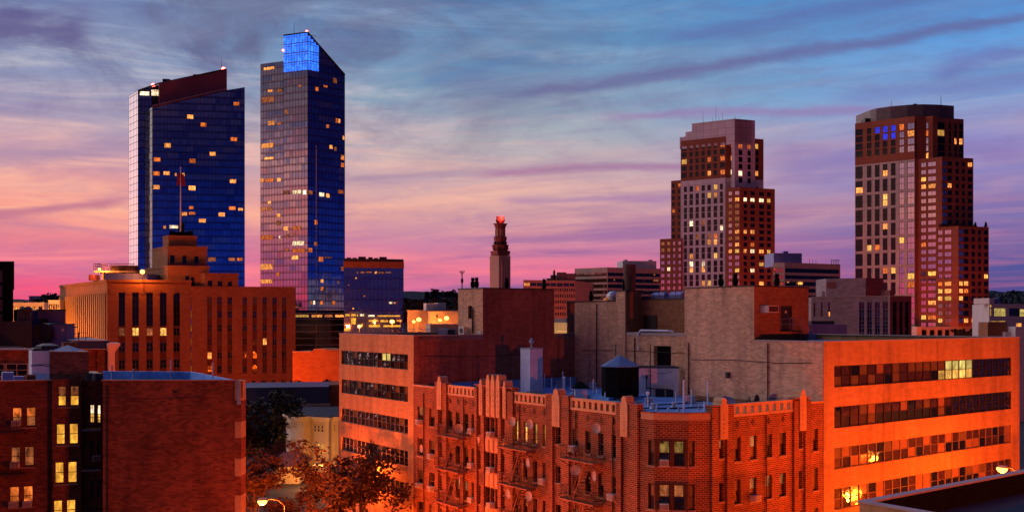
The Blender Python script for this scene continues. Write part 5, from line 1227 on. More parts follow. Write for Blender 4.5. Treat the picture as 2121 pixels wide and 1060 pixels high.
po.light([(xx2(1247), zz2(745)), (xx2(930), zz2(825))], 'l_warm', 5)
po.finish()
fp_ = Thing('flagpole', (kx(374) * 274, 274, zat(478, 274)), 'tall white flagpole with a drooping red flag above the stepped civic tower', 'flagpole')
x, y = kx(374) * 274, 274; mb = MB(); mb.tube([(x, y, zat(480, 274)), (x, y, zat(345, 274))], .22, 8, 0, .12); fp_.part('pole', mb, 'whitewash')
mb = MB(); z = zat(360, 274); pts = [(.1, 0), (.9, -.2), (1.2, -1.5), (1.5, -3.4), (.8, -3.6), (.3, -3.0), (.1, -1)]
mb.hexa([(x + a * 1.0, y - .15, z + b) for a, b in pts], [(x + a * 1.0, y + .1, z + b) for a, b in pts]); pts = [(-a * .8, b + .1) for a, b in pts][::-1]; mb.hexa([(x + a, y - .12, z + b) for a, b in pts], [(x + a, y + .08, z + b) for a, b in pts])
M['flag'] = plain('red_flag', (.30, .02, .03), .8); fp_.part('flag', mb, 'flag')
# ------------------------------------------------------------------ slender beacon tower
D = 230.0
bt = Thing('beacon_tower', (kx(1036) * D, D + 3, 0), 'slender stone tower topped by tiers of petal ornaments and a red beacon', 'tower')
k_ = 5.58; X2 = lambda x: 960 + x / k_; Y2 = lambda y: 430 + y / k_
ox = kx(1033.3) * D; BL, BR = Face(ox, D, *dirvp(-900)), Face(ox, D, *dirvp(4500)); sl, sr = BL.s(1014.5), BR.s(1057.3); z1 = zat(528.5, D)
A, B = BL.xy(sl), BR.xy(sr); E = (A[0] + B[0] - ox, A[1] + B[1] - D); mb = MB(); mb.prism([(ox, D), B, E, A], 0, z1)
for k in range(4): s = sr * (.22 + k * .19); fbox(mb, BR, s, s + sr * .11, 0, z1 - 1.2, .003, .3)
bt.part('shaft', mb, 'beige')
cx_, cy_ = (A[0] + B[0]) / 2, (A[1] + B[1]) / 2; cx_ = kx(1036.3) * cy_; Dm = cy_; q = Dm / FPX; ang = math.atan2(BR.d[1], BR.d[0]) + PI / 4
def ring(prof, n=4, ph=ang, nm='collar', mat='maroon_brick'):
    m_ = MB(); m_.lathe(prof, cx_, cy_, n, 0, ph); return bt.part(nm, m_, mat)
zz_ = lambda y: zat(Y2(y), Dm)
ring([(20 * q, zz_(552)), (21.5 * q, zz_(508)), (21.8 * q, zz_(503))], 4)
ring([(10.2 * q, zz_(503)), (10.2 * q, zz_(250))], 8, 0, 'upper_shaft', 'beige')
m_ = MB()
for k in range(8): an = k * PI / 4 + PI / 8; m_.box(cx_ + 10.3 * q * math.cos(an) - .12, cx_ + 10.3 * q * math.cos(an) + .12, cy_ + 10.3 * q * math.sin(an) - .12, cy_ + 10.3 * q * math.sin(an) + .12, zz_(370), zz_(252))
bt.part('flute', m_, 'maroon_brick')
ring([(10.5 * q, zz_(250)), (13.5 * q, zz_(200)), (16.2 * q, zz_(188))], 8, PI / 8, 'flared_cap')
def petal(an, r, zc, h, w_, tilt_):
    m_ = MB(); pr = []; ca, sa_ = math.cos(an), math.sin(an)
    for j in range(9):
        t = j / 8.0; z = zc + h * t; wd = w_ * math.sin(min(1, .25 + t * .95) * PI * .72); rr = r + tilt_ * t * h
        pr.append((rr, wd, z))
    f_, b_ = [], []
    for rr, wd, z in pr:
        f_.append([(cx_ + ca * rr - sa_ * u_ * wd, cy_ + sa_ * rr + ca * u_ * wd, z) for u_ in (-1, -.5, 0, .5, 1)])
        b_.append([(cx_ + ca * (rr - .4 - .3 * (1 - u_ * u_)) - sa_ * u_ * wd, cy_ + sa_ * (rr - .4 - .3 * (1 - u_ * u_)) + ca * u_ * wd, z) for u_ in (-1, -.5, 0, .5, 1)])
    for j in range(8):
        for i in range(4):
            m_.face([f_[j][i], f_[j][i + 1], f_[j + 1][i + 1], f_[j + 1][i]]); m_.face([b_[j][i], b_[j + 1][i], b_[j + 1][i + 1], b_[j][i + 1]])
        m_.face([f_[j][0], f_[j + 1][0], b_[j + 1][0], b_[j][0]]); m_.face([f_[j][4], b_[j][4], b_[j + 1][4], f_[j + 1][4]])
    m_.face([f_[8][i] for i in range(5)] + [b_[8][i] for i in reversed(range(5))])
    bt.part('petal', m_, 'maroon_brick')
for k in range(8): petal(k * PI / 4 + .15, 13.5 * q, zz_(500), 1.45, .85, .28)
for k in range(8): petal(k * PI / 4 + .5, 11 * q, zz_(402), 1.35, .62, .20)
for k in range(4): petal(k * PI / 2 + .1, 5.5 * q, zz_(188), 1.75, 1.05, .18)
m_ = MB(); rn = random.Random(9)
for k in range(420):
    an = rn.uniform(0, 2 * PI); r = rn.uniform(9, 17) * q; z = rn.uniform(zz_(495), zz_(395)); r *= (1 if z < zz_(440) else .85); s = .28; v = Vector((rn.uniform(-1, 1), rn.uniform(-1, 1), rn.uniform(-1, 1))).normalized(); u_ = v.orthogonal().normalized() * s; v2 = v.cross(u_).normalized() * s * .6; c = Vector((cx_ + r * math.cos(an), cy_ + r * math.sin(an), z)); m_.face([c - u_, c + v2, c + u_, c - v2])
bt.part('foliage', m_, 'leaf_dark', uv=False)
x, y = cx_ + 3 * q, cy_ - 4 * q; m_ = MB(); m_.lathe([(.25, zz_(150)), (.32, zz_(130)), (.3, zz_(118)), (.1, zz_(108))], x, y, 10); bt.part('beacon', m_, 'l_red')
bl = bpy.data.lights.new('beacon_light', 'POINT'); bl.energy = 500; bl.color = (1, .08, .06); bl.shadow_soft_size = .4; blo = bpy.data.objects.new('beacon_light', bl); COL.objects.link(blo); blo.parent = bt.root; blo.location = (x - bt.root.location.x, y - .8 - bt.root.location.y, zz_(125))
bt.finish()
# ------------------------------------------------------------------ offices of the middle distance
def strips(th, f, x0, x1, ys, oy, sc_, mats, xm):
    hs = []; s0, s1 = sorted((f.s(x0), f.s(x1)))
    for y0, y1 in ys:
        zb, zt = f.z(xm, oy + y1 / sc_), f.z(xm, oy + y0 / sc_); hs.append((s0, s1, zb, zt)); th.win(f, s0, s1, zb, zt, mats, 'metal_dark', max(2, int((s1 - s0) / 1.6)), 1, .3, .06, name='window_band')
    return hs
D = 330.0; b1 = Thing('banded_office', (kx(1280) * D, D + 10, 0), 'banded office with dark ribbon windows and rounded corner, left of the lavender tower', 'office building')
ys = [(232, 268), (296, 337), (360, 401), (425, 465), (490, 528), (560, 600)]
FLo, FRo, a, b, z1 = block(b1, 'band_conc', 1258, D, 1190.5, 1368, 0, 553.5, -1500, 5500, lambda f, s, z0, z1: strips(b1, f, 1191.5, 1257.3, ys, 520.6, 5.3, 'g_bronze', 1258), lambda f, s, z0, z1: strips(b1, f, 1258.7, 1367, ys, 520.6, 5.3, 'g_black', 1258), depth=.3)
mb = MB(); f = Face(kx(1290) * (D + 9), D + 9, 1, .12); fbox(mb, f, 0, f.s(1359.6), z1 - 1, zat(540, D + 9), -9, 0); fbox(mb, f, f.s(1345), f.s(1353), zat(540, D + 9), zat(537, D + 9), -3, -1); fbox(mb, f, f.s(1295), f.s(1301), zat(540, D + 9), zat(537, D + 9), -3, -1); b1.part('penthouse', mb, 'white_wall')
litrect(b1, FRo, [(1500, 1520, 248, 272), (1385, 1400, 310, 330), (1495, 1560, 308, 338), (1060, 1082, 305, 325), (920, 945, 505, 518)], 'l_dim', 1070, 520, 5.3); b1.finish()
D = 300.0; b2 = Thing('beige_office', (kx(1135) * D, D + 8, 0), 'beige office with small square windows behind the dark brick penthouse', 'office building')
cs = [(1089 + k * 4.72 * 1.0, 1089 + k * 4.72 + 2.6) for k in range(22)]
FB2 = Face(kx(1084) * D, D, *dirvp(7000)); s2 = FB2.s(1191); z2 = FB2.z(1084, 579.5); hs = []
for x0, x1 in ((1085.5, 1097.5), (1098.5, 1111), (1112, 1125), (1126, 1139), (1140, 1152.5), (1153.5, 1166), (1167, 1179), (1180, 1190)): a_, b_ = FB2.s(x0), FB2.s(x1); hs.append((a_, b_, z2 - 1.9, z2 - .85)); b2.win(FB2, a_, b_, z2 - 1.9, z2 - .85, 'g_bronze' if x0 > 1090 else 'l_warm', 'metal_dark', 5, 1, .2, .06)
for k, (x0, x1) in enumerate(cs):
    for r in range(7):
        zt_ = FB2.z(1170, 520 + (408 + 66 * r) / 5.3); a_, b_ = FB2.s(x0), FB2.s(x1)
        if zt_ - 1.0 > 2: hs.append((a_, b_, zt_ - 1.0, zt_)); b2.win(FB2, a_, b_, zt_ - 1.0, zt_, 'g_dark', 'metal_dark', 1, 1, .25, .05)
mb = MB(); wall(mb, FB2, 0, s2, 0, z2, hs, .3); fquad(mb, FB2, .1, s2 - .1, 0, z2 - .6, -.32, 1); A, B = FB2.xy(0), FB2.xy(s2); A2_, B2_ = (A[0] + 8, A[1] + 24), (B[0] + 8, B[1] + 24)
for p, q in ((A, A2_), (A2_, B2_), (B2_, B)): mb.face([(p[0], p[1], 0), (q[0], q[1], 0), (q[0], q[1], z2), (p[0], p[1], z2)])
quadz(mb, [A, B, B2_, A2_], z2 - .05, 2); b2.part('facade', mb, ['beige', 'dark_opening', 'roof_dark'])
mb = MB(); f = Face(kx(1132) * (D + 6), D + 6, 1, 0); q = 5.3
for x0, x1, y1 in ((330, 372, 298), (374, 440, 262), (402, 425, 215), (445, 545, 232), (540, 645, 245), (412, 418, 200)): fbox(mb, f, f.s(1070 + x0 / q), f.s(1070 + x1 / q), z2 - .5, zat(520 + y1 / q, D + 6), -3, 0)
b2.part('roof_plant', mb, 'crown_metal'); b2.finish()
D = 330.0; b3 = Thing('banded_office', (kx(1670) * D, D + 10, 0), 'low banded office with black window strips between the two brick towers', 'office building')
ys = [(265, 308), (335, 372), (399, 440), (468, 506), (535, 560), (600, 640)]
FLo, FRo, a, b, z1 = block(b3, 'band_conc', 1625, D, 1601, 1740.5, 0, 543.5, -2500, 5200, lambda f, s, z0, z1: strips(b3, f, 1602, 1624, ys, 500, 4.82, 'g_bronze', 1625), lambda f, s, z0, z1: strips(b3, f, 1626, 1738.5, ys, 500, 4.82, 'g_black', 1625), depth=.3)
mb = MB(); f = Face(kx(1603) * (D + 6), D + 6, 1, .1); fbox(mb, f, 0, f.s(1661), z1 - 1, zat(524, D + 6), -9, 0); fbox(mb, f, f.s(1625), f.s(1635), zat(524, D + 6), zat(519.5, D + 6), -3, -1); b3.part('penthouse', mb, 'bluemetal')
mb = MB()
for px in (1722, 1726, 1730, 1733.5, 1737): x = kx(px) * (D + 8); mb.tube([(x, D + 8, z1 - .5), (x, D + 8, z1 + 1.4)], .1, 5); mb.tube([(x - .3, D + 8, z1 + 1.3), (x + .3, D + 8, z1 + 1.3)], .1, 5)
for px in (1677, 1683, 1690): x = kx(px) * (D + 8); mb.tube([(x, D + 8, z1 - .5), (x, D + 8, z1 + 1.6)], .06, 5)
b3.part('antenna', mb, 'metal_dark'); litrect(b3, FRo, [(535, 592, 400, 434), (428, 455, 400, 414), (320, 355, 400, 430)], 'l_warm', 1540, 500, 4.82); b3.finish()
# grey brick building with blue window columns
D = 175.0; g1 = Thing('brick_building', (kx(1800) * D, D + 10, 0), 'grey and maroon brick building with tall blue window columns before the right tower', 'building')
yy = lambda y: 500 + y / 4.82; x4 = lambda x: 1540 + x / 4.82
ox = kx(1843.5) * D; GL, GR = Face(ox, D, *dirvp(-3000)), Face(ox, D, *dirvp(8000)); sl, sr = GL.s(1680.5), GR.s(1888); z1 = zat(614, D); hl, hr = [], []
for x0, x1 in ((1153, 1208), (1232, 1284), (1310, 1364), (1390, 1447)):
    a, b = sorted((GL.s(x4(x0)), GL.s(x4(x1)))); hl.append((a, b, zat(700, D), zat(yy(600), D)))
    for k in range(3): g1.win(GL, a, b, zat(yy(745 + 120 * k), D), zat(yy(602 + 115 * k), D), 'g_tower', 'bluemetal', 2, 2, .3, .1)
for x0, x1, lt in ((700, 717, 0), (772, 790, 0), (845, 864, 1)):
    a, b = sorted((GL.s(x4(x0)), GL.s(x4(x1)))); zm0, zm1 = zat(yy(748), D), zat(yy(602), D); hl.append((a, b, zm0, zm1)); g1.win(GL, a, b, zm0, zm1, ['g_dark', 'g_dark', 'l_warm' if lt else 'g_dark'], 'metal_dark', 1, 3, .3, .06)
for x0, x1 in ((1490, 1533), (1556, 1592), (1612, 1656)):
    a, b = GR.s(x4(x0)), GR.s(x4(x1)); hr.append((a, b, zat(700, D), zat(yy(600), D)))
    for k, (y0, y1) in enumerate(((602, 665), (668, 740), (850, 935))): g1.win(GR, a, b, GR.z(1870, yy(y1)), GR.z(1870, yy(y0)), 'g_tower', 'metal_dark', 2, 2, .3, .08)
mb = MB(); wall(mb, GL, 0, sl, 0, z1, hl, .32, 0); wall(mb, GR, 0, sr, 0, z1, hr, .32, 1); fquad(mb, GL, .1, sl - .1, 0, z1 - .6, -.34, 2); fquad(mb, GR, .1, sr - .1, 0, z1 - .6, -.34, 2)
A, B = GL.xy(sl), GR.xy(sr); E = (A[0] + B[0] - ox, A[1] + B[1] - D + 12); quadz(mb, [(ox, D), B, E, (A[0], A[1] + 12)], z1 - .1, 3)
mb.face([(B[0], B[1], 0), (E[0], E[1], 0), (E[0], E[1], z1), (B[0], B[1], z1)], 1); mb.face([(A[0], A[1], 0), (A[0], A[1] + 12, 0), (A[0], A[1] + 12, z1), (A[0], A[1], z1)], 0)
Dg = D + 2.2; o2 = kx(1793) * Dg; f1, f2 = Face(o2, Dg, *dirvp(-3000)), Face(o2, Dg, *dirvp(8000)); zt = zat(575.5, Dg); a, b = f1.s(1711), f2.s(1830); fquad(mb, f1, 0, a, z1 - 3, zt, 0, 0); fquad(mb, f2, 0, b, z1 - 3, zt, 0, 1)
p, q = f1.xy(a), f2.xy(b); r = (p[0] + q[0] - o2, p[1] + q[1] - Dg + 6)
mb.face([(q[0], q[1], z1 - 3), (r[0], r[1], z1 - 3), (r[0], r[1], zt), (q[0], q[1], zt)], 1); mb.face([(p[0], p[1], z1 - 3), (p[0], p[1] + 6, z1 - 3), (p[0], p[1] + 6, zt), (p[0], p[1], zt)], 0); quadz(mb, [(o2, Dg), q, r, (p[0], p[1] + 6)], zt - .1, 3)
fbox(mb, f1, f1.s(x4(915)), f1.s(x4(836)), zat(yy(458), Dg), zat(yy(398), Dg), .003, .08, 1)
fbox(mb, f2, f2.s(x4(1358)), f2.s(x4(1400)), z1 - .1, zat(yy(488), Dg), -2, 3, 1); fbox(mb, GR, .1, sr * .45, z1, z1 + 1.2, -9, -8.6, 1); fbox(mb, f1, f1.s(x4(825)) + .02, f1.s(x4(778)), z1 - .1, zat(yy(492), Dg), -4, -.5, 0)
g1.part('facade', mb, ['gray_brick', 'maroon_brick', 'dark_opening', 'roof_grey'])
mb = MB(); s = GL.s(x4(1461)); fbox(mb, GL, .0, .35, 0, z1 + .1, .003, .25); fbox(mb, GL, .4, sl, z1 + .003, z1 + .15, -.4, .1); fbox(mb, GR, 0, sr, z1 + .003, z1 + .15, -.4, .1); g1.part('corner_strip', mb, 'coping'); g1.finish()
D = 152.0; mp_ = Thing('panel_building', (kx(1715) * D, D + 5, 0), 'low blue-grey panelled rooftop block below the grey brick building', 'building')
f = Face(kx(1672) * D, D, *dirvp(9000)); s = f.s(1754); zt = zat(671.5, D); mb = MB(); slab(mb, f, [(0, 0), (s, 0), (s, zt), (0, zt)], (-.3, .95), 10)
mp_.part('panel_wall', mb, 'bluemetal')
mb = MB()
for h in (.3, .33): pass
for k in range(5): fbox(mb, f, s * (.24 + k * .12), s * (.24 + k * .12) + .7, zt + .003, zt + .55, -3, -1.5)
mb.tube([f.p(.5, zt + .3, -.3), f.p(s - .2, zt + .3, -.3)], .03, 5); mp_.part('roof_plant', mb, 'metal_dark'); mp_.finish()
# far right pale building and its neighbours
D = 262.0; fr = Thing('pale_building', (kx(2090) * D, D + 8, 0), 'pale building with brightly lit yellow windows at the far right edge', 'building')
f = Face(kx(2049) * D, D, *dirvp(9000)); s = f.s(2170); x5 = lambda x: 1900 + x / 5.3; y5 = lambda y: 580 + y / 5.3; zt = zat(629, D); hs = []
for x0, x1, y0, y1, m_ in ((845, 975, 305, 398, 'l_olive'), (1010, 1125, 308, 395, 'g_dark'), (1125, 1190, 315, 400, 'l_olive'), (797, 818, 245, 300, 'l_yel'), (797, 818, 310, 392, 'l_yel'), (800, 975, 445, 458, 'l_yel'), (1040, 1170, 580, 620, 'l_yel'), (1085, 1150, 470, 515, 'l_warm')):
    a, b = f.s(x5(x0)), f.s(x5(x1)); z0_, z1_ = zat(y5(y1), D), zat(y5(y0), D); z1_ = min(z1_, zt - .2); hs.append((a, b, z0_, z1_)); fr.win(f, a, b, z0_, z1_, m_, 'metal_dark', max(1, int((b - a) / 2)), 2, .2, .08)
mb = MB(); wall(mb, f, 0, s, 0, zt, hs, .22); fquad(mb, f, .1, s - .1, 0, zt - .4, -.24, 1); A = f.xy(0); B = f.xy(s); mb.face([(A[0], A[1], 0), (A[0] + 5, A[1] + 20, 0), (A[0] + 5, A[1] + 20, zt), (A[0], A[1], zt)]); quadz(mb, [A, B, (B[0] + 5, B[1] + 20), (A[0] + 5, A[1] + 20)], zt - .05)
fbox(mb, f, 0, f.s(x5(845)), zt, zat(617, D), -6, 0); fr.part('facade', mb, ['white_wall', 'dark_opening'])
mb = MB(); a, b = f.s(x5(848)), f.s(x5(965)); pts = [(a, zt + .02), (b, zt + .02), (b - .8, zt + .9), (a + 2.5, zt + 1.7), (a, zt + 1.2)]; slab(mb, f, pts, (0, 1), 4, 0, -1); fr.part('skylight', mb, 'blue_roof'); fr.finish()
mb = MB(); D = 225; lb = Thing('low_block', (kx(2060) * D, D + 4, 0), 'small red brick rooftop block with pale base in front of the pale building', 'building'); f = Face(kx(2046) * D, D, 1, .05); s = f.s(2086); slab(mb, f, [(0, 0), (s, 0), (s, zat(667, D)), (0, zat(667, D))], (.2, .98), 8); lb.part('wall', mb, 'pent_brick')
mb = MB(); fbox(mb, f, f.s(2076), s + 4, 0, zat(687, D), .01, 1.2); fbox(mb, f, f.s(2088), f.s(2130), 0, zat(676, D), -.5, 3); lb.part('base', mb, 'white_wall'); lb.finish()
# orange-lit parking block and deck
D = 200.0; pk = Thing('parking_block', (kx(890) * D, D + 6, 0), 'sodium-lit buff parking block with a pale rooftop hut left of the dark penthouse', 'parking garage')
f = Face(kx(844) * D, D, *dirvp(9000)); s = f.s(985); x6 = lambda x: 690 + x / 5.047; y6 = lambda y: 510 + y / 5.047; zt = zat(y6(678), D)
mb = MB(); slab(mb, f, [(0, 0), (s, 0), (s, zt), (0, zt)], (.1, .99), 14); fbox(mb, f, f.s(x6(984)), s, 0, zt, .01, 2.4); fbox(mb, f, -.1, s, zt + .003, zt + .25, -.4, .2); pk.part('wall', mb, 'beige')
mb = MB(); fbox(mb, f, f.s(x6(990)), f.s(x6(1120)), zt + .01, zat(y6(592), D), -6, -2); fbox(mb, f, f.s(x6(1122)), f.s(x6(1205)), zt + .01, zat(y6(585), D), -8, -3); fbox(mb, f, f.s(x6(1055)), f.s(x6(1063)), zt + .02, zat(y6(592), D), -1.98, -1.8); pk.part('rooftop_hut', mb, 'white_wall')
mb = MB(); fbox(mb, f, f.s(x6(1058)), f.s(x6(1074)), zat(y6(745), D), zat(y6(715), D), 2.42, 2.5); pk.part('vent_opening', mb, 'metal_dark'); pk.finish()
D = 172.0; dk = Thing('parking_deck', (kx(840) * D, D + 8, 0), 'open parking deck with a low railed parapet glowing orange behind the office roof', 'parking garage')
f = Face(kx(722) * D, D, *dirvp(9000)); s = f.s(960); zt = zat(682, D); mb = MB(); slab(mb, f, [(0, 0), (s, 0), (s, zt - 1.3), (0, zt - 1.3)], (.1, .99), 24); fbox(mb, f, 0, s, zt - 1.3, zt - .5, -.3, 0); fbox(mb, f, f.s(x6(1020)), s, zt - 1.29, zat(y6(812), D), -6, -.4); dk.part('deck', mb, 'beige')
mb = MB(); mb.tube([f.p(0, zt, -.1), f.p(s, zt, -.1)], .05, 5)
for k in range(int(s / .9)): mb.tube([f.p(k * .9, zt - .5, -.1), f.p(k * .9, zt, -.1)], .04, 4)
dk.part('railing', mb, 'metal_grey'); dk.finish()
# bright white roof seen in the gap between the penthouses
D = 140.0; wr = Thing('white_roof_building', (kx(1170) * D, D + 4, 0), 'low cream-lit panelled building glimpsed in the gap between the two brick penthouses', 'building')
f = Face(kx(1140) * D, D, 1, .02); s = f.s(1200); mb = MB(); slab(mb, f, [(0, 0), (s, 0), (s, zat(668, D)), (0, zat(668, D))], (0, 1), 6); wr.part('panel_wall', mb, 'white_wall')
mb = MB(); slab(mb, f, [(f.s(1148), 0), (f.s(1181), 0), (f.s(1181), zat(659, D)), (f.s(1148), zat(659, D))], (0, 1), 3, 0, -7); fbox(mb, f, f.s(1182), s, 0, zat(659, D), -9, -7.01, 1); wr.part('rooftop_unit', mb, ['cream_trim', 'bluemetal']); 
mb = MB()
for k in range(9): fbox(mb, f, k * .5, k * .5 + .04, 0, zat(669, D), .003, .03)
fbox(mb, f, 0, s * .75, zat(686, D), zat(683.5, D), .04, .3); wr.part('panel_joint', mb, 'metal_grey'); wr.finish()
# low brick wall building right of the civic block
D = 215.0; rb = Thing('brick_building', (kx(655) * D, D + 4, 0), 'low orange-lit brick building with stepped parapet right of the civic building', 'building')
f = Face(kx(606) * D, D, *dirvp(9000)); s = f.s(720); poly = [(0, 0), (s, 0), (s, zat(725, D)), (f.s(680), zat(725, D)), (f.s(676), zat(724, D)), (f.s(650), zat(724, D)), (f.s(644), zat(729, D)), (0, zat(729, D))]
mb = MB(); slab(mb, f, poly, (0, 1), 12); rb.part('wall', mb, 'po_brick'); mb = MB(); fbox(mb, f, 0, f.s(644), zat(729, D) + .003, zat(729, D) + .2, -.4, .1); fbox(mb, f, f.s(650), f.s(676), zat(724, D) + .003, zat(724, D) + .2, -.4, .1); rb.part('coping', mb, 'coping'); rb.finish()
# podium floors at the foot of the slim tower: dark storeys with pale bands
D = 330.0; pdm = Thing('podium_building', (kx(660) * D, D + 8, 0), 'dark glazed podium with thin pale floor bands at the foot of the slim tower', 'building')
f = Face(kx(604) * D, D, *dirvp(9000)); s = f.s(716); zt = zat(642, D); mb = MB(); slab(mb, f, [(0, 0), (s, 0), (s, zt), (0, zt)], (-.4, .9), 16); pdm.part('body', mb, 'g_black')
mb = MB()
for y in (648, 660, 672, 686, 700, 714, 728): fbox(mb, f, 0, s, zat(y + 1.6, D), zat(y - .6, D), .003, .3)
for x in (655,): fbox(mb, f, f.s(x - .7), f.s(x + .7), 0, zat(300, D), .31, .7)
pdm.part('floor_band', mb, 'band_conc'); litrect(pdm, f, [(286, 330, 1040, 1052), (500, 560, 700, 715)], 'l_dim', 520, 320, 3.314)
for x0, x1 in ((612, 640), (645, 668), (672, 690), (694, 712)): pdm.win(f, f.s(x0), f.s(x1), zat(657, D), zat(651, D), lr.choice(('l_warm', 'l_dim', 'l_yel')), 'metal_dark', 4, 1, -.02, .07)
pdm.finish()
# ------------------------------------------------------------------ hills and far woods
def ridge(name, D, x0, x1, base, prof, n=80, depth=400):
    rn = random.Random(int(D)); mb = MB(); prev = None
    for k in range(n + 1):
        px = x0 + (x1 - x0) * k / n; py = prof(px) + rn.uniform(-1.3, 1.3); col = [(kx(px) * (D - depth * .7), D - depth * .7, base), (kx(px) * (D - depth * .25), D - depth * .25, zat(py, D) * .7 + base * .3), (kx(px) * D, D, zat(py, D)), (kx(px) * (D + depth), D + depth, base)]
        if prev:
            for a in range(3): mb.face([prev[a], col[a], col[a + 1], prev[a + 1]])
        prev = col
    structure(name, mb, 'hill', smooth=False)
ridge('hill', 1900, -300, 2500, 0, lambda p: 618 + 6 * math.sin(p * .006) - (14 if p > 1980 else 0) * min(1, (p - 1980) / 60 if p > 1980 else 0) - (9 if 700 < p < 980 else 0), 260)
ridge('hill', 1100, 2030, 2500, 0, lambda p: 612 - 8 * math.sin(min(1.57, max(0, (p - 2040) / 60))) + 3 * math.sin(p * .05), 60, 250)
# ------------------------------------------------------------------ corner brick house in the left foreground
WD = 72.0
lh = Thing('brick_house', (-32, 78, 0), 'dark brick house with glowing yellow windows and a broad blank side wall', 'apartment building')
BW = Face(kx(213) * WD, WD, 1, 0); sw = BW.s(487); sq = BW.s(500); WZ = zat(789, WD)
LP = Face(kx(213) * 75.5, 75.5, -.93, -.30)           # window wall on the left, coming nearer towards the frame's edge
L2 = LP.shift(.45)                                     # the projecting centre bay
mb = MB(); fquad(mb, BW, 0, sw, 0, WZ)
x0, y0 = BW.xy(0); p1 = LP.xy(0); mb.face([(x0, y0, 0), (p1[0], p1[1], 0), (p1[0], p1[1], WZ), (x0, y0, WZ)])
hs, hb = [], []
rnd = random.Random(8)
def lw(f, hl_, x0, x1, y0, y1, mats, xm):
    a, b = sorted((f.s(x0), f.s(x1))); zb, zt = f.z(xm, y1), f.z(xm, y0); hl_.append((a, b, zb, zt))
    lh.win(f, a, b, zb, zt, mats, 'frame_brown', 1, 2, .16, .06, True); return a, b, zb
z8 = 3.533
pairs = [(423, 485, 512, 578, 137, 282, ['l_dim', 'l_gold']), (410, 477, 505, 573, 412, 562, ['l_gold', 'l_gold']), (400, 468, 494, 564, 690, 845, ['l_gold', 'l_gold']), (390, 458, 484, 554, 968, 1120, ['l_gold', 'l_gold'])]
for a0, a1, b0, b1_, y0, y1, m_ in pairs:
    for x0_, x1_ in ((a0, a1), (b0, b1_)): q = lw(L2, hb, x0_ / z8, x1_ / z8, 760 + y0 / z8, 760 + y1 / z8, m_, 140)
    s = sorted((L2.s(a0 / z8 - 1), L2.s(b1_ / z8 + 3))); sills = MB(); fbox(sills, L2, s[0], s[1], q[2] - .2, q[2] - .06, .003, .14); lh.part('window_sill', sills, 'sill')
pairs = [(88, 160, 190, 262, 293, 432, ['l_org', 'l_dim']), (78, 150, 178, 250, 580, 722, ['l_dim', 'l_dim']), (68, 142, 168, 242, 868, 1012, ['l_org', 'l_org'])]
for a0, a1, b0, b1_, y0, y1, m_ in pairs:
    for x0_, x1_ in ((a0, a1), (b0, b1_)): q = lw(LP, hs, x0_ / z8, x1_ / z8, 760 + y0 / z8, 760 + y1 / z8, m_, 50)
    s = sorted((LP.s(a0 / z8 - 2), LP.s(b1_ / z8 + 3))); sills = MB(); fbox(sills, LP, s[0], s[1], q[2] - .2, q[2] - .06, .003, .14); lh.part('window_sill', sills, 'sill')
a0_, a1_ = sorted((L2.s(108), L2.s(168)))
s_end = LP.s(-60); zlh = LP.z(60, 790)
niche = sorted((LP.s(212), LP.s(176)))
for y0, y1, m_ in ((837, 875, ['l_pale', 'l_yel']), (912, 948, ['g_black', 'g_black']), (992, 1028, ['g_black', 'g_black'])): lw(LP, hs, 186, 196, y0, y1, m_, 195); lw(LP, hs, 201, 209, y0 + 1, y1 + 1, m_, 195)
wall(mb, LP, 0, s_end, 0, zlh, hs, .16); wall(mb, L2, a0_, a1_, 0, zat(782, 76), hb, .16)
for s in (a0_, a1_):
    p, q = LP.xy(s), L2.xy(s); mb.face([(p[0], p[1], 0), (q[0], q[1], 0), (q[0], q[1], zat(782, 76)), (p[0], p[1], zat(782, 76))])
lh.part('wall', mb, 'left_brick')
mb = MB(); s_ = BW.s(363); fbox(mb, BW, s_ - .16, s_ + .16, zat(813.5, WD), zat(809, WD), .003, .03); lh.part('wall_vent', mb, 'metal_dark')
mb = MB(); mb.tube([BW.p(.4, WZ - 1.2, .05), BW.p(3.4, WZ - 1.35, .05), BW.p(7.6, WZ - 1.2, .05)], .02, 5); mb.tube([BW.p(.4, 1, .05), BW.p(.4, WZ - .3, .05)], .045, 6); lh.part('cable', mb, 'metal_dark')
mb = MB()     # banded buff and dark quoins
for k, (y0, y1) in enumerate(((788, 829), (829, 873), (873, 906), (906, 949), (949, 985), (985, 1025), (1025, 1075))):
    fbox(mb, BW, sw, sq, zat(y1, WD) + .003, zat(y0, WD), -1.2, .05 if k % 2 == 0 else .02, k % 2)
fbox(mb, BW, sw, sq, 0, zat(1076, WD), -1.2, .02, 1); lh.part('quoin', mb, ['quoin', 'left_brick'])
mb = MB(); rz = WZ - .75
R0, R1 = BW.xy(.3), BW.xy(sq); Rb0, Rb1 = at(216, 700, 86)[:2], at(400, 700, 85)[:2]
quadz(mb, [R0, R1, Rb1, Rb0], rz)
def par(p, q, th_, z0, z1, m=0):
    dx_, dy_ = q[0] - p[0], q[1] - p[1]; L = math.hypot(dx_, dy_); nx_, ny_ = -dy_ / L * th_, dx_ / L * th_; mb.prism([p, q, (q[0] + nx_, q[1] + ny_), (p[0] + nx_, p[1] + ny_)], z0, z1, m)
par(Rb1, Rb0, .3, rz - 1, WZ, 0); par(R1, Rb1, .3, rz - 1, WZ, 0); par((R0[0], R0[1] + .02), (R1[0], R1[1] + .02), .3, rz - .5, WZ - .003, 0)
e = LP.xy(s_end); quadz(mb, [LP.xy(.1), e, (e[0], 92), (LP.xy(0)[0], 92)], zlh - .6, 0)
lh.part('roof', mb, 'roof_coat')
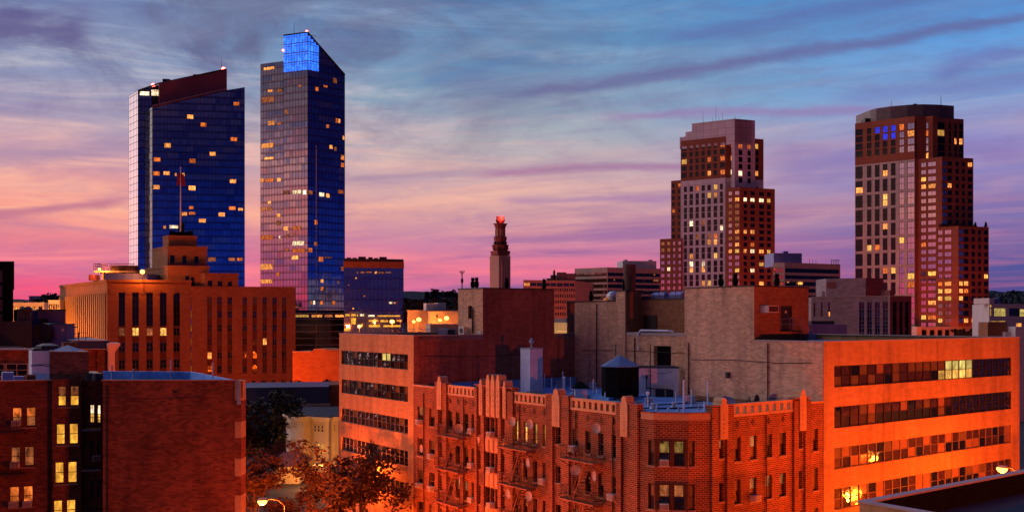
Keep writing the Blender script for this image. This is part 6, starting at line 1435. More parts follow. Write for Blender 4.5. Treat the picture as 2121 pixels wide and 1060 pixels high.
mb = MB(); fbox(mb, BW, -.1, sw + .02, WZ + .003, WZ + .1, -.35, .07); fbox(mb, LP, a1_ + .1, s_end, zlh + .003, zlh + .12, -.35, .08); lh.part('coping', mb, 'coping_red')
mb = MB()
for px, pt in ((232, 756), (276, 764), (354, 745), (441, 750)):
    Dp_ = 84.0 if px < 400 else 78.0; x = kx(px) * Dp_; mb2 = MB(); mb2.tube([(x, Dp_, rz), (x, Dp_, zat(pt, Dp_))], .07, 8); lh.part('vent_pipe', mb2, 'metal_grey')
# bulkheads, whitewashed stack, skylight and chimney on the roof behind the window wall
def pbox(mb_, px0, px1, py0, py1, D_, dep, m=0, slope=0.0):
    x0_, x1_ = kx(px0) * D_, kx(px1) * D_; sh = -.6 * dep if px1 < 500 else 0.0; mb_.prism([(x0_, D_), (x1_, D_ + slope), (x1_ + sh, D_ + dep), (x0_ + sh, D_ + dep)], zat(py1, D_), zat(py0, D_), m)
mb = MB(); pbox(mb, 103, 184, 730, 800, 78.5, 3.2); bh = lh.part('bulkhead', mb, 'left_brick')
mb = MB(); pbox(mb, 102, 185, 727.5, 730, 78.4, 3.4); build('bulkhead_coping', mb, 'coping_red', bh)
mb = MB(); pbox(mb, 66, 102.8, 727, 800, 78.6, 2.8); st_ = lh.part('stair_hut', mb, 'whitewash')
mb = MB(); pbox(mb, 68, 102, 722, 727, 79, 2.4); x, y = kx(97) * 80, 80; mb.lathe([(1.0, zat(722, 79)), (.9, zat(716, 79)), (.4, zat(712, 79))], x, y, 8); build('hut_roof', mb, 'metal_dark', st_)
mb = MB(); x0_, x1_ = kx(104) * 79, kx(152) * 79; zb_ = zat(727.4, 78.5); mb.hexa([(x0_, 79, zb_), (x1_, 79, zb_), (x1_, 81, zb_), (x0_, 81, zb_)], [((x0_ + x1_) / 2 - .1, 79.9, zat(716, 79)), ((x0_ + x1_) / 2 + .1, 79.9, zat(716, 79)), ((x0_ + x1_) / 2 + .1, 80.1, zat(716, 79)), ((x0_ + x1_) / 2 - .1, 80.1, zat(716, 79))]); lh.part('skylight', mb, 'blue_roof')
mb = MB(); pbox(mb, 131, 161, 709, 730, 82, 1.2); lh.part('chimney', mb, 'left_brick')
mb = MB(); mb.tube([(kx(64) * 78.3, 78.3, zat(758, 78.3)), (kx(84) * 78.4, 78.4, zat(756, 78.3)), (kx(103) * 78.3, 78.3, zat(759, 78.3))], .035, 5); mb.tube([(kx(64) * 78.3, 78.3, zat(755, 78.3)), (kx(103) * 78.3, 78.3, zat(754, 78.3))], .025, 5); lh.part('cable', mb, 'metal_dark')
mb = MB(); pbox(mb, 5, 29, 771, 792, 76, 1.2); lh.part('roof_unit', mb, 'bluemetal')
mb = MB(); pbox(mb, 28, 50, 779, 805, 75.2, .6); lh.part('roof_unit', mb, 'bluemetal')
mb = MB(); pbox(mb, 55, 74, 776, 790, 76, .8); lh.part('chimney', mb, 'left_brick')
mb = MB(); pbox(mb, 180, 208, 772, 792, 78, 2.5); mb.lathe([(.42, zat(792, 77)), (.42, zat(772, 77))], kx(203) * 77, 77, 12); lh.part('roof_unit', mb, 'metal_dark')
# balconies of the recess
for yb in (884, 966, 1052):
    zf = LP.z(195, yb); mb = MB(); s0_, s1_ = sorted((LP.s(212), LP.s(174))); fbox(mb, LP, s0_, s1_, zf - .08, zf, .003, 1.3, 0); fbox(mb, LP, s0_, s1_, zf - .14, zf - .02, 1.303, 1.36, 1)
    for h in (.45, .9): fbox(mb, LP, s0_, s1_, zf + h - .02, zf + h + .02, 1.28, 1.32)
    for k in range(10): s = s0_ + (s1_ - s0_) * k / 9; fbox(mb, LP, s - .012, s + .012, zf, zf + .9, 1.285, 1.315)
    mb.tube([LP.p(s1_ - .2, zf, 1.2), LP.p(s0_ + .3, zf - 2.9, .6)], .03, 5)
    lh.part('balcony', mb, ['iron', 'rail'])
for yb in (890, 977):
    zf = LP.z(40, yb); mb = MB(); s0_, s1_ = sorted((LP.s(54), LP.s(-40))); fbox(mb, LP, s0_, s1_, zf - .12, zf, .003, 1.1); 
    for k in range(14): s = s0_ + (s1_ - s0_) * k / 13; fbox(mb, LP, s - .01, s + .01, zf, zf + .85, 1.05, 1.08)
    fbox(mb, LP, s0_, s1_, zf + .85, zf + .88, 1.04, 1.09); mb.tube([LP.p(s0_ + .4, zf, .9), LP.p(s1_ - .5, zf - 2.9, .9)], .03, 5); lh.part('fire_escape', mb, 'iron')
lh.finish()
# ------------------------------------------------------------------ roofs behind the left house
th_ = Thing('brick_theatre', (kx(150) * 104, 108, 0), 'old brick hall with a glowing orange cornice end behind the yellow-windowed house', 'building')
D = 103.0; mb = MB(); pbox(mb, 150, 224, 724, 960, D, 14); pbox(mb, -60, 64, 725, 960, 92.0, 18); th_.part('wall', mb, 'left_brick')
mb = MB(); pbox(mb, 152, 226, 706, 721, D - .4, 15); th_.part('roof', mb, 'navy')
mb = MB(); pbox(mb, 150, 226, 721.5, 723.5, D - .6, 1); pbox(mb, 150, 226, 704.5, 705.7, D - .6, 15); pbox(mb, -60, 66, 722.5, 724.7, 91.7, 2); th_.part('coping', mb, 'coping')
mb = MB(); pbox(mb, 224.3, 238, 727, 960, D - .5, 1.6)
for k, (a, b, y0, y1) in enumerate(((223, 241, 722, 727), (223, 245, 717, 722), (223, 249, 710, 717))): pbox(mb, a, b, y0 + .05, y1, D - .6 - .25 * k, 1.8 + .4 * k)
th_.part('cornice_end', mb, 'cream_trim')
f = Face(kx(-20) * 91.9, 91.9, 1, 0)
th_.win(f, f.s(-20), f.s(11), zat(779, 92), zat(752, 92), 'g_black', 'frame_wood', 2, 2, -.02, .09); th_.win(f, f.s(12.5), f.s(59), zat(779, 92), zat(752, 92), 'g_black', 'frame_wood', 2, 2, -.02, .09)
mb = MB(); mb.tube([(kx(211) * 102.2, 102.2, zat(775, 102)), (kx(211) * 102.2, 102.2, zat(724, 102))], .05, 5); th_.part('drain_pipe', mb, 'metal_dark'); th_.finish()
hv = Thing('rooftop_plant_house', (kx(105) * 112, 114, 0), 'violet-blue sheet metal rooftop plant house with a round dark fan', 'plant room')
mb = MB(); pbox(mb, 78, 136, 643, 760, 112, 8); pbox(mb, 64.5, 77.8, 643, 760, 112.6, 8); hv.part('metal_wall', mb, 'bluemetal')
mb = MB(); pbox(mb, 106, 155, 672, 760, 108, 3.2); hv.part('lower_unit', mb, 'bluemetal')
mb = MB(); x, z = kx(90) * 107.6, zat(688, 107.6); pts = [(x + 1.05 * math.cos(q * PI / 10), z + 1.05 * math.sin(q * PI / 10)) for q in range(20)]; mb.hexa([(a, 107.4, b) for a, b in pts], [(a, 111.9, b) for a, b in pts]); pbox(mb, 82, 100, 660, 676, 111.5, .4); hv.part('fan', mb, 'metal_dark')
mb = MB(); pbox(mb, 86.5, 92, 670, 674, 111.3, .18); pbox(mb, 127, 133, 680, 686, 107.8, .18); hv.part('meter_plate', mb, 'plastic')
mb = MB(); pbox(mb, 77, 137, 640.8, 642.9, 111.8, 8.4); pbox(mb, 105, 156, 670.3, 671.9, 107.8, 3.5); pbox(mb, 155, 160, 676, 678, 108, .5); hv.part('roof_edge', mb, 'metal_dark'); hv.finish()
db = Thing('dark_block', (kx(10) * 108, 112, 0), 'black silhouetted building block at the left edge of the picture', 'building')
mb = MB(); pbox(mb, -160, 29.5, 541, 600, 108, 14); pbox(mb, -160, 27.5, 600.05, 960, 108.3, 14); db.part('wall', mb, 'black')  # backlit block: its shade is put into the wall as black
f = Face(kx(-160) * 107.98, 107.98, 1, 0)
for q in range(5):
    for c in range(4): db.win(f, f.s(-150 + c * 42), f.s(-120 + c * 42), zat(585 + q * 30, 108), zat(560 + q * 30, 108), 'g_black', 'metal_dark', 2, 1, -.02, .08)
mb = MB(); pbox(mb, -160, 66, 665, 720, 106.5, 1.2); pbox(mb, 37, 52, 640, 664.9, 107, 6); pbox(mb, 53, 64, 638, 664.9, 107, 6); db.part('rooftop_screen', mb, 'roof_dark'); mb = MB(); x, y = kx(54) * 105, 105; mb.lathe([(.5, zat(646, 105)), (.7, zat(640, 105)), (.5, zat(636, 105))], x, y, 10); db.part('roof_fan', mb, 'metal_dark'); db.finish()
# far white buildings on the left
for nm, x0_, x1_, yt, D_, lab, mat in (('low_building', 25, 92, 628, 300, 'long low cream building with lit bays far off at the left', 'white_wall'), ('low_building', 60, 128, 614, 420, 'blue-grey flat-roofed building on the left horizon', 'bluemetal'), ('low_building', 100, 124, 623, 290, 'small white rooftop house against the left horizon', 'whitewash'), ('low_building', 26, 118, 637, 325, 'pale terrace with dark openings below the left horizon', 'beige')):
    t_ = Thing(nm, (kx((x0_ + x1_) / 2) * D_, D_ + 4, 0), lab, 'building'); f = Face(kx(x0_) * D_, D_, 1, .03); s = f.s(x1_); zt = zat(yt, D_); mb = MB(); slab(mb, f, [(0, 0), (s, 0), (s, zt), (0, zt)], (.0, 1), 9); fbox(mb, f, -.1, s + .1, zt + .003, zt + .3, -9, .2); t_.part('wall', mb, mat)
    for k in range(5):
        a = s * (.06 + k * .19); t_.win(f, a, a + s * .12, zt - 2.6, zt - 1.0, 'l_warm' if (k + int(D_)) % 3 == 0 and D_ < 310 else 'g_dark', 'metal_dark', 2, 1, -.02, .08)
    t_.finish()
# ------------------------------------------------------------------ dark flat-roofed building with navy fascia, cream house
D = 168.0; nv = Thing('flat_roof_building', (kx(600) * D, D + 8, 0), 'low building with a broad navy fascia and pale gutter line behind the cream house', 'building')
f = Face(kx(470) * D, D, *dirvp(12000)); s = f.s(681); mb = MB(); fbox(mb, f, 0, s, zat(837, D), zat(803, D), -14, 0); nv.part('fascia', mb, 'navy')
mb = MB(); fbox(mb, f, 0, s + .3, zat(842, D), zat(838, D), -.5, .4); nv.part('gutter', mb, 'coping'); mb = MB(); fbox(mb, f, .3, s - .2, 0, zat(842.2, D), -13, -.3); fbox(mb, f, s + .05, s + 4.5, 0, zat(800, D), -12, -.8); nv.part('wall', mb, 'left_brick'); nv.finish()
D = 145.0; ch_ = Thing('cream_house', (kx(645) * D, D + 5, 0), 'cream three-storey wooden house with curved cornice and bay windows beside the office block', 'house')
hx = lambda x: 490 + x / 3.786; hy = lambda y: 780 + y / 3.786
pts = [(390, 6), (425, 3.0), (470, 1.6), (520, .9), (578, 2.2), (605, 1.4), (690, .4), (722, 0.2), (745, 1.2), (800, 1.6)]
ring_ = [(kx(hx(a)) * (D + b), D + b) for a, b in pts]; zt = zat(hy(318), D); zb_ = 0.0
mb = MB(); mb.prism(ring_ + [(ring_[-1][0], D + 16), (ring_[0][0], D + 16)], 0, zt); ch_.part('wall', mb, 'cream')
cen = (sum(p[0] for p in ring_) / len(ring_), D + 8)
def grow(r): return [(cen[0] + (x - cen[0]) * (1 + r), cen[1] + (y - cen[1]) * (1 + r)) for x, y in ring_]
mb = MB()
for r, z0_, z1_ in ((.05, zt - .7, zt - .45), (.10, zt - .448, zt - .15), (.14, zt - .148, zt + .05)): q = grow(r); mb.prism(q + [(q[-1][0], D + 16), (q[0][0], D + 16)], z0_, z1_)
ch_.part('cornice', mb, 'cream_trim'); mb = MB(); q = grow(.12); mb.prism(q + [(q[-1][0], D + 16), (q[0][0], D + 16)], zt + .052, zt + .2); ch_.part('roof', mb, 'roof_dark')
def hwin(i, ta, tb, y0, y1, m_):
    p, q = ring_[i], ring_[i + 1]; f = Face(p[0], p[1], q[0] - p[0], q[1] - p[1]); L = math.hypot(q[0] - p[0], q[1] - p[1]); ch_.win(f, L * ta, L * tb, zat(hy(y1), f.o[1]), zat(hy(y0), f.o[1]), m_, 'cream_trim', 1, 2, -.02, .11)
for y0, y1 in ((345, 400), (478, 555)):
    for i, n_ in ((0, 2), (1, 2), (3, 3)):
        for k in range(n_): hwin(i, (k + .2) / n_, (k + .8) / n_, y0, y1, 'g_blind2')
for k in range(3): hwin(5, (k + .12) / 3, (k + .88) / 3, 372, 432, 'g_dark')
for k in range(3): hwin(5, (k + .12) / 3, (k + .88) / 3, 516, 592, ('g_blind', 'l_yel', 'l_yel')[k])
hwin(8, .2, .5, 370, 430, 'g_dark'); hwin(8, .2, .5, 515, 590, 'l_yel'); hwin(4, .3, .8, 516, 590, 'l_dim')
ch_.finish()
pr_ = Thing('porch_roof_house', (kx(590) * 138, 142, 0), 'small house with a dark maroon hipped porch roof in front of the cream house', 'house')
D = 138.0; x0_, x1_ = kx(552) * D, kx(625) * D; zb_ = zat(966, D); zr_ = zat(944, D); mb = MB(); mb.box(x0_ + .6, x1_ - .6, D + .8, D + 7, 0, zb_); pr_.part('wall', mb, 'cream'); mb = MB(); mb.hexa([(x0_, D, zb_), (x1_, D, zb_), (x1_, D + 8, zb_), (x0_, D + 8, zb_)], [(x0_ + 1.4, D + 3.6, zr_), (x1_ - 1.4, D + 3.6, zr_), (x1_ - 1.4, D + 4.4, zr_), (x0_ + 1.4, D + 4.4, zr_)]); pr_.part('roof', mb, 'maroon_brick')
f = Face(x0_, D + .78, 1, 0); pr_.win(f, f.s(594), f.s(600), zat(974, D), zat(968, D), 'l_yel', 'cream_trim', 1, 2, -.02, .08); pr_.win(f, f.s(613), f.s(620), zat(978, D), zat(969, D), 'l_yel', 'cream_trim', 1, 2, -.02, .08); pr_.finish()
# ------------------------------------------------------------------ near roof at the lower right
nr = Thing('flat_roof_building', (24, 50, 0), 'dark flat roof with a stone-capped parapet in the lower right corner', 'building')
nz = 14.4; Dn = (EYE - nz) * FPX / (1040 - HY); n0 = (kx(1780) * Dn, Dn)
NV = Face(*n0, *V); NU = Face(n0[0], n0[1], -U[0], -U[1])
def npt(a, b): return (n0[0] - U[0] * a + V[0] * b, n0[1] - U[1] * a + V[1] * b)
mb = MB(); ring_ = [npt(0, 0), npt(30, 0), npt(30, 60), npt(0, 60)]
mb.prism([npt(0, 0), npt(.35, 0), npt(.35, 60), npt(0, 60)], 0, nz); mb.prism([npt(.352, 0), npt(30, 0), npt(30, .35), npt(.352, .35)], 0, nz); nr.part('wall', mb, 'off_brick')
mb = MB(); mb.prism([npt(.36, .36), npt(30, .36), npt(30, 60), npt(.36, 60)], 12.9, 13.2); nr.part('roof', mb, 'roof_dark')
mb = MB(); mb.prism([npt(-.08, -.08), npt(.45, -.08), npt(.45, 60), npt(-.08, 60)], nz + .002, nz + .1); mb.prism([npt(.452, -.08), npt(30, -.08), npt(30, .45), npt(.452, .45)], nz + .002, nz + .1); nr.part('coping', mb, 'coping')
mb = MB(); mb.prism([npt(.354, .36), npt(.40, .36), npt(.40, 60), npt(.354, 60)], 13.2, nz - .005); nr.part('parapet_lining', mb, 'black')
mb = MB(); mb.tube([(*npt(5.2, 2), 13.35), (*npt(5.4, 20), 13.4), (*npt(5.0, 40), 13.35)], .22, 8); nr.part('roof_duct', mb, 'metal_grey')
mb = MB(); mb.prism([npt(7, 10), npt(14, 10), npt(14, 38), npt(7, 38)], 13.203, 13.5); nr.part('roof_patch', mb, 'roof_grey'); nr.finish()
# ------------------------------------------------------------------ trees
def tree(name, x, y, z0, h, r, label, n, lm='leaf', seed=0, ls=.26, trunk=.2, cone=False, squash=.8, group=None, open_=.35, lean=(0, 0)):
    rn = random.Random(seed); t = empty(name, (x, y, z0), label, 'tree' if h > 2.5 else 'shrub', group); tr = MB()
    top = Vector((x + lean[0], y + lean[1], z0 + h * .62)); tr.tube([(x, y, z0), (x + lean[0] * .3, y + lean[1] * .3, z0 + h * .3), top], trunk, 7, 0, trunk * .45)
    cl = []
    nb = 9 if not cone else 0
    for k in range(nb):
        an = 2 * PI * k / nb + rn.uniform(-.3, .3); zz_0 = z0 + h * rn.uniform(.28, .6); rad = r * rn.uniform(.5, .95); ze = z0 + h * rn.uniform(.5, .92)
        e = Vector((x + lean[0] + rad * math.cos(an), y + lean[1] + rad * math.sin(an), ze)); m_ = Vector((x + lean[0] * .5 + rad * .4 * math.cos(an), y + rad * .4 * math.sin(an), (zz_0 + ze) / 2 + .2))
        tr.tube([(x + lean[0] * .4, y, zz_0), m_, e], trunk * .45, 5, 0, trunk * .12); cl.append((e, r * rn.uniform(.28, .48))); cl.append((m_ + Vector((0, 0, h * .1)), r * rn.uniform(.22, .4)))
        for q in range(2):
            e2 = e + Vector((rn.uniform(-1, 1), rn.uniform(-1, 1), rn.uniform(.0, 1))) * r * .35; tr.tube([e, e2], trunk * .12, 4, 0, .01); cl.append((e2, r * rn.uniform(.16, .28)))
    if not cone: cl.append((Vector((x + lean[0], y + lean[1], z0 + h * .88)), r * .4))
    else:
        for k in range(14): f_ = k / 13; cl.append((Vector((x, y, z0 + h * (.12 + .86 * f_))), r * (1 - f_ * .9)))
    lf = MB(); wts = [c[1] ** 2 for c in cl]
    for k in range(n):
        c, rr = rn.choices(cl, wts)[0]
        v = Vector((rn.gauss(0, 1), rn.gauss(0, 1), rn.gauss(0, 1))).normalized() * rr * rn.uniform(open_, 1.05); v.z *= squash
        p = c + v; a = Vector((rn.uniform(-1, 1), rn.uniform(-1, 1), rn.uniform(-.6, .6))).normalized(); b = a.orthogonal().normalized(); b.rotate(__import__('mathutils').Quaternion(a, rn.uniform(0, 6.28))); s = ls * rn.uniform(.6, 1.3)
        lf.face([p - a * s, p + b * s * .5, p + a * s, p - b * s * .5])
    build('trunk', tr, 'bark', t); build('crown', lf, lm, t, uv=False); return t
def gpos(px, D): return kx(px) * D, D
x, y = gpos(748, 92); tree('street_tree', x, y, .13, 10.9, 4.3, 'broad street tree with reddish leaves in front of the office ribbon windows', 6500, 'leaf', 1, .20, .24, open_=.2)
x, y = gpos(642, 97); tree('street_tree', x, y, .13, 11.8, 2.9, 'slender open street tree with a bare leaning top branch before the cream house', 2600, 'leaf', 2, .20, .18, open_=.2, lean=(.8, 0))
x, y = gpos(690, 90); tree('street_tree', x, y, .13, 7.6, 2.8, 'small leafy tree low between the slender and the broad street tree', 3000, 'leaf', 12, .19, .15, open_=.2)
x, y = gpos(528, 96); tree('street_tree', x, y, .13, 10.2, 3.0, 'mid-sized tree with pale limbs right beside the banded brick quoins', 4600, 'leaf', 3, .20, .2, open_=.2)
x, y = gpos(590, 104); tree('street_tree', x, y, .13, 4.4, 2.3, 'low bushy tree glowing orange above the street lamp', 2200, 'leaf', 4, .2, .16, open_=.2)
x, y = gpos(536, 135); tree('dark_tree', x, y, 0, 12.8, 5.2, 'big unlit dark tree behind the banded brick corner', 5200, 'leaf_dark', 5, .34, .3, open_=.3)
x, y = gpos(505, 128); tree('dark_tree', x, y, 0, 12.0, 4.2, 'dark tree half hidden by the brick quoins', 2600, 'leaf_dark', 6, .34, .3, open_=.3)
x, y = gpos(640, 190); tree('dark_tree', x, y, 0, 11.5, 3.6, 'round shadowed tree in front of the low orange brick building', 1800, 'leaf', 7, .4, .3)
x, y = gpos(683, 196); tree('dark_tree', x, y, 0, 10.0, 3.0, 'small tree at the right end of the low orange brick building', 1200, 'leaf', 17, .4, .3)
# woods on the skyline
x, y = gpos(884, 330); tree('conifer', x, y, 18, 16.0, 4.6, 'pointed dark conifer on the skyline right of the mirrored office', 1500, 'leaf_dark', 31, .8, .3, True)
x, y = gpos(870, 345); tree('conifer', x, y, 18, 13.5, 4.4, 'shorter conifer on the skyline nearest the mirrored office', 1300, 'leaf_dark', 32, .8, .3, True)
x, y = gpos(921, 320); tree('dark_tree', x, y, 18, 15.5, 5.5, 'rounded black tree on the skyline left of the dark penthouse', 1700, 'leaf_dark', 33, .8, .4)
x, y = gpos(905, 330); tree('conifer', x, y, 18, 13.0, 4.0, 'small conifer between the tall conifer and the rounded skyline tree', 1000, 'leaf_dark', 34, .8, .4, True)
x, y = gpos(112, 345); tree('dark_tree', x, y, 22, 11, 4.6, 'dark tree on the left horizon beside the civic building', 1300, 'leaf_dark', 35, .7, .3)
x, y = gpos(92, 350); tree('dark_tree', x, y, 23, 9.5, 3.4, 'small dark tree on the left horizon above the white rooftops', 900, 'leaf_dark', 36, .7, .3)
rn = random.Random(77); mb = MB()
for k in range(5200):
    px = rn.uniform(838, 985); D_ = rn.uniform(300, 350); top_ = 617 + 5 * math.sin(px * .06) + rn.uniform(0, 4); yy_ = rn.uniform(top_, 668); p = Vector(at(px, yy_, D_)); a = Vector((rn.uniform(-1, 1), rn.uniform(-1, 1), rn.uniform(-1, 1))).normalized(); b = a.orthogonal().normalized(); s = rn.uniform(.5, 1.0); mb.face([p - a * s, p + b * s * .7, p + a * s, p - b * s * .7])
structure('woodland', mb, 'leaf_dark', uv=False, kind='stuff')
mb = MB()
for k in range(2600):
    px = rn.uniform(2048, 2260); D_ = rn.uniform(520, 620); top_ = 607 - 3 * math.sin((px - 2048) * .03) + 3 * math.sin(px * .11) + rn.uniform(0, 4) + max(0, 2062 - px) * .5; yy_ = rn.uniform(top_, 660); p = Vector(at(px, yy_, D_)); a = Vector((rn.uniform(-1, 1), rn.uniform(-1, 1), rn.uniform(-1, 1))).normalized(); b = a.orthogonal().normalized(); s = rn.uniform(.9, 1.8); mb.face([p - a * s, p + b * s * .7, p + a * s, p - b * s * .7])
structure('woodland', mb, 'leaf_dark', uv=False, kind='stuff')
# shrubs on the brick tower's terrace and podium
for px, D_, pz, h, lab, sd in ((2020, 384, 467, 2.3, 'pointed shrub at the inner end of the brick tower terrace', 41), (2042, 384, 467, 2.4, 'pointed shrub at the outer end of the brick tower terrace', 42)):
    x, y = gpos(px, D_); tree('terrace_shrub', x, y, zat(470, D_), h, .7, lab, 350, 'leaf_dark', sd, .22, .06, True)
for px, lab, sd in ((1990, 'round dark tree before the tower podium, nearest the pale bays', 43), (2015, 'round dark tree in the middle of the tower podium row', 44), (2038, 'round dark tree at the right end of the tower podium row', 45)):
    x, y = gpos(px, 360); tree('podium_tree', x, y, zat(720, 360), 7.2, 2.6, lab, 700, 'leaf_dark', sd, .45, .2)
# hedge planting on the stepped terrace
mb = MB(); rn = random.Random(5)
f = Face(kx(1938) * 386, 384.2, *dirvp(7900))
for k in range(700): p = Vector(f.p(rn.uniform(1, f.s(2018)), zat(468, 383) + rn.uniform(-.3, 1.1), rn.uniform(-1, .5))); a = Vector((rn.uniform(-1, 1), rn.uniform(-1, 1), rn.uniform(-1, 1))).normalized(); b = a.orthogonal(); s = .3; mb.face([p - a * s, p + b * s * .7, p + a * s, p - b * s * .7])
o = structure('terrace_hedge', mb, 'leaf_dark', uv=False, kind='stuff')

# ------------------------------------------------------------------ lamps
SOD = (1.0, 0.105, 0.006)
def point(name, loc, watt, colr, parent, soft=.35):
    l = bpy.data.lights.new(name, 'POINT'); l.energy = watt; l.color = colr; l.shadow_soft_size = soft
    o = bpy.data.objects.new(name, l); COL.objects.link(o); o.parent = parent; pl_ = parent.location; o.location = (loc[0] - pl_[0], loc[1] - pl_[1], loc[2] - pl_[2]); return o
def street_lamp(x, y, h, ax, ay, label, watt, z0=.13, group='sodium street lamps', lens='l_lamp', colr=SOD):
    t = empty('street_lamp', (x, y, z0), label, 'street lamp', group); mb = MB(); L = math.hypot(ax, ay); ux, uy = ax / L, ay / L
    mb.tube([(x, y, z0), (x, y, z0 + h - .6)], .12, 8, 0, .07); mb.lathe([(.28, z0), (.26, z0 + .5), (.13, z0 + .6)], x, y, 8); build('pole', mb, 'metal_dark', t)
    mb = MB(); mb.tube([(x, y, z0 + h - .6), (x + ax * .3, y + ay * .3, z0 + h - .1), (x + ax * .7, y + ay * .7, z0 + h + .1), (x + ax, y + ay, z0 + h + .08)], .055, 6); build('arm', mb, 'metal_dark', t)
    cx_, cy_ = x + ax, y + ay; mb = MB(); px_, py_ = -uy * .2, ux * .2
    mb.hexa([(cx_ - ux * .2 - px_, cy_ - uy * .2 - py_, z0 + h), (cx_ + ux * .7 - px_, cy_ + uy * .7 - py_, z0 + h), (cx_ + ux * .7 + px_, cy_ + uy * .7 + py_, z0 + h), (cx_ - ux * .2 + px_, cy_ - uy * .2 + py_, z0 + h)], [(cx_ - ux * .1 - px_ * .5, cy_ - uy * .1 - py_ * .5, z0 + h + .2), (cx_ + ux * .5 - px_ * .5, cy_ + uy * .5 - py_ * .5, z0 + h + .2), (cx_ + ux * .5 + px_ * .5, cy_ + uy * .5 + py_ * .5, z0 + h + .2), (cx_ - ux * .1 + px_ * .5, cy_ - uy * .1 + py_ * .5, z0 + h + .2)]); hd = build('lamp_head', mb, 'metal_grey', t)
    mb = MB(); q = (cx_ + ux * .28, cy_ + uy * .28)
    mb.lathe([(.12, z0 + h - .42), (.32, z0 + h - .30), (.42, z0 + h - .12), (.40, z0 + h - .005)], q[0], q[1], 14); build('lens', mb, lens, hd)
    point('lamp_light', (q[0], q[1], z0 + h - .62), watt, colr, t); return t
def guv(a, b): return C[0] + U[0] * a + V[0] * b, C[1] + U[1] * a + V[1] * b
# right-hand street (between the office front and the dark near roof)
for b, h, w_, lab in ((-2, 7.5, 2600, 'street lamp at the crossing below the apartment corner bay'), (12.5, 7.2, 4600, 'street lamp below the right side of the apartment house'), (24, 7.2, 10500, 'street lamp below the middle of the office ribbon windows'), (35.5, 7.2, 11500, 'street lamp below the far right end of the office ribbon windows')):
    x, y = guv(-12.6, b); street_lamp(x, y, h, U[0] * 1.6, U[1] * 1.6, lab, w_)
x, y = guv(-7.2, 31.7); street_lamp(x, y, 11.75, U[0] * 1.2, U[1] * 1.2, 'street lamp glaring over the near roof at the right edge', 2400)
for b, lab in ((6, 'added tall lot lamp out of view, across from the apartment corner'), (38, 'added tall lot lamp out of view, across from the office front')):
    x, y = guv(-60, b); street_lamp(x, y, 19, U[0] * 1.5, U[1] * 1.5, lab, 40000)  # unseen masts, added to throw red light on the right-turned walls
# left-hand street
x, y = kx(590) * 84.5, 84.5; street_lamp(x, y, 7.9, -1.6, -.4, 'street lamp glowing in full view beside the orange-lit trees', 22000)
for a, b, h, w_, lab in ((8, -11.5, 6.8, 2600, 'street lamp below the near end of the apartment left side'), (24, -10.5, 6.2, 4200, 'street lamp below the fire escapes of the apartment left side'), (None, (735, 97), 9, 15000, 'street lamp behind the broad tree in front of the office left wing'), (None, (638, 133), 3.4, 3600, 'added lamp hidden behind the slender tree to light the cream house')):
    x, y = guv(a, b) if a else gpos(*b); street_lamp(x, y, h, V[0] * 1.5, V[1] * 1.5, lab, w_, colr=(1.0, .36, .08) if 'cream' in lab else SOD)  # the cream house lamp is added for its light, kept behind the tree
x, y = -15.0, 61.0; street_lamp(x, y, 8, 0, 1.5, 'street lamp in front of the blank brick wall', 3600)
# civic building surroundings and streets behind
for px, D_, h, w_, lab in ((330, 200, 10, 25000, 'street lamp in front of the tall bays of the civic building'), (500, 200, 10, 24000, 'street lamp in front of the long wing of the civic building'), (20, 268, 12, 80000, 'street lamp beside the pilastered end of the civic building'), (650, 190, 10, 16000, 'street lamp before the low orange brick building')):
    x, y = gpos(px, D_); street_lamp(x, y, h, 0, 1.6, lab, w_, colr=(1.0, .26, .03) if px == 20 else SOD)
for px, D_, h, w_, lab in ((1560, 345, 11, 17000, 'street lamp at the foot of the lavender crowned tower'), (1620, 360, 11, 16000, 'street lamp between the two brick towers'), (1925, 345, 11, 26000, 'street lamp by the pale podium of the tall brick tower'), (2075, 340, 11, 22000, 'street lamp at the right of the tall brick tower'), (1205, 268, 11, 26000, 'street lamp before the beige and banded offices')):
    x, y = gpos(px, D_); street_lamp(x, y, h, 0, 1.6, lab, w_)
def area_lamp(px, py, D_, label, watt, big, zb):
    x, y, z = at(px, py, D_); t = empty('deck_lamp', (x, y, zb), label, 'lamp', 'lamps on the parking deck'); mb = MB(); mb.tube([(x, y, zb), (x, y, z)], .07, 6); build('pole', mb, 'metal_dark', t); mb = MB(); mb.lathe([(.1 * big, z - .1), (.4 * big, z), (.42 * big, z + .4 * big), (.1, z + .6 * big)], x, y, 12); build('lens', mb, 'l_lamp', t); point('lamp_light', (x, y - .9, z), watt, (1, .25, .03), t)
area_lamp(867.5, 664, 196, 'largest deck lamp, on the left of the sodium-lit wall', 1500, 1.1, 17); area_lamp(925, 661, 196, 'tall deck lamp in front of the middle of the sodium-lit wall', 1500, 1.05, 17); area_lamp(857, 667.5, 198, 'small deck lamp just left of the largest deck lamp', 300, .75, 17); area_lamp(911, 664.5, 198, 'small deck lamp just left of the tall deck lamp', 300, .75, 17)
area_lamp(812, 668, 280, 'added bright deck lamp before the right end of the mirrored office', 14000, 1.5, 14); area_lamp(745, 677, 280, 'added deck lamp before the left end of the mirrored office', 9000, 1.1, 14)  # both lamps added to strengthen the glow at the office foot
x, y, z = at(295, 563, 256); t = empty('flood_lamp', (x, y, z - 3), 'single glaring flood lamp on the civic building roof by the blue fascia', 'lamp'); mb = MB(); mb.tube([(x, y, z - 3), (x, y, z)], .08, 6); build('pole', mb, 'metal_dark', t); mb = MB(); mb.lathe([(.2, z - .5), (.55, z - .3), (.6, z + .3), (.2, z + .6)], x, y, 12); build('lens', mb, 'l_lamp', t); point('lamp_light', (x, y - 1.2, z), 3000, (1, .22, .03), t)
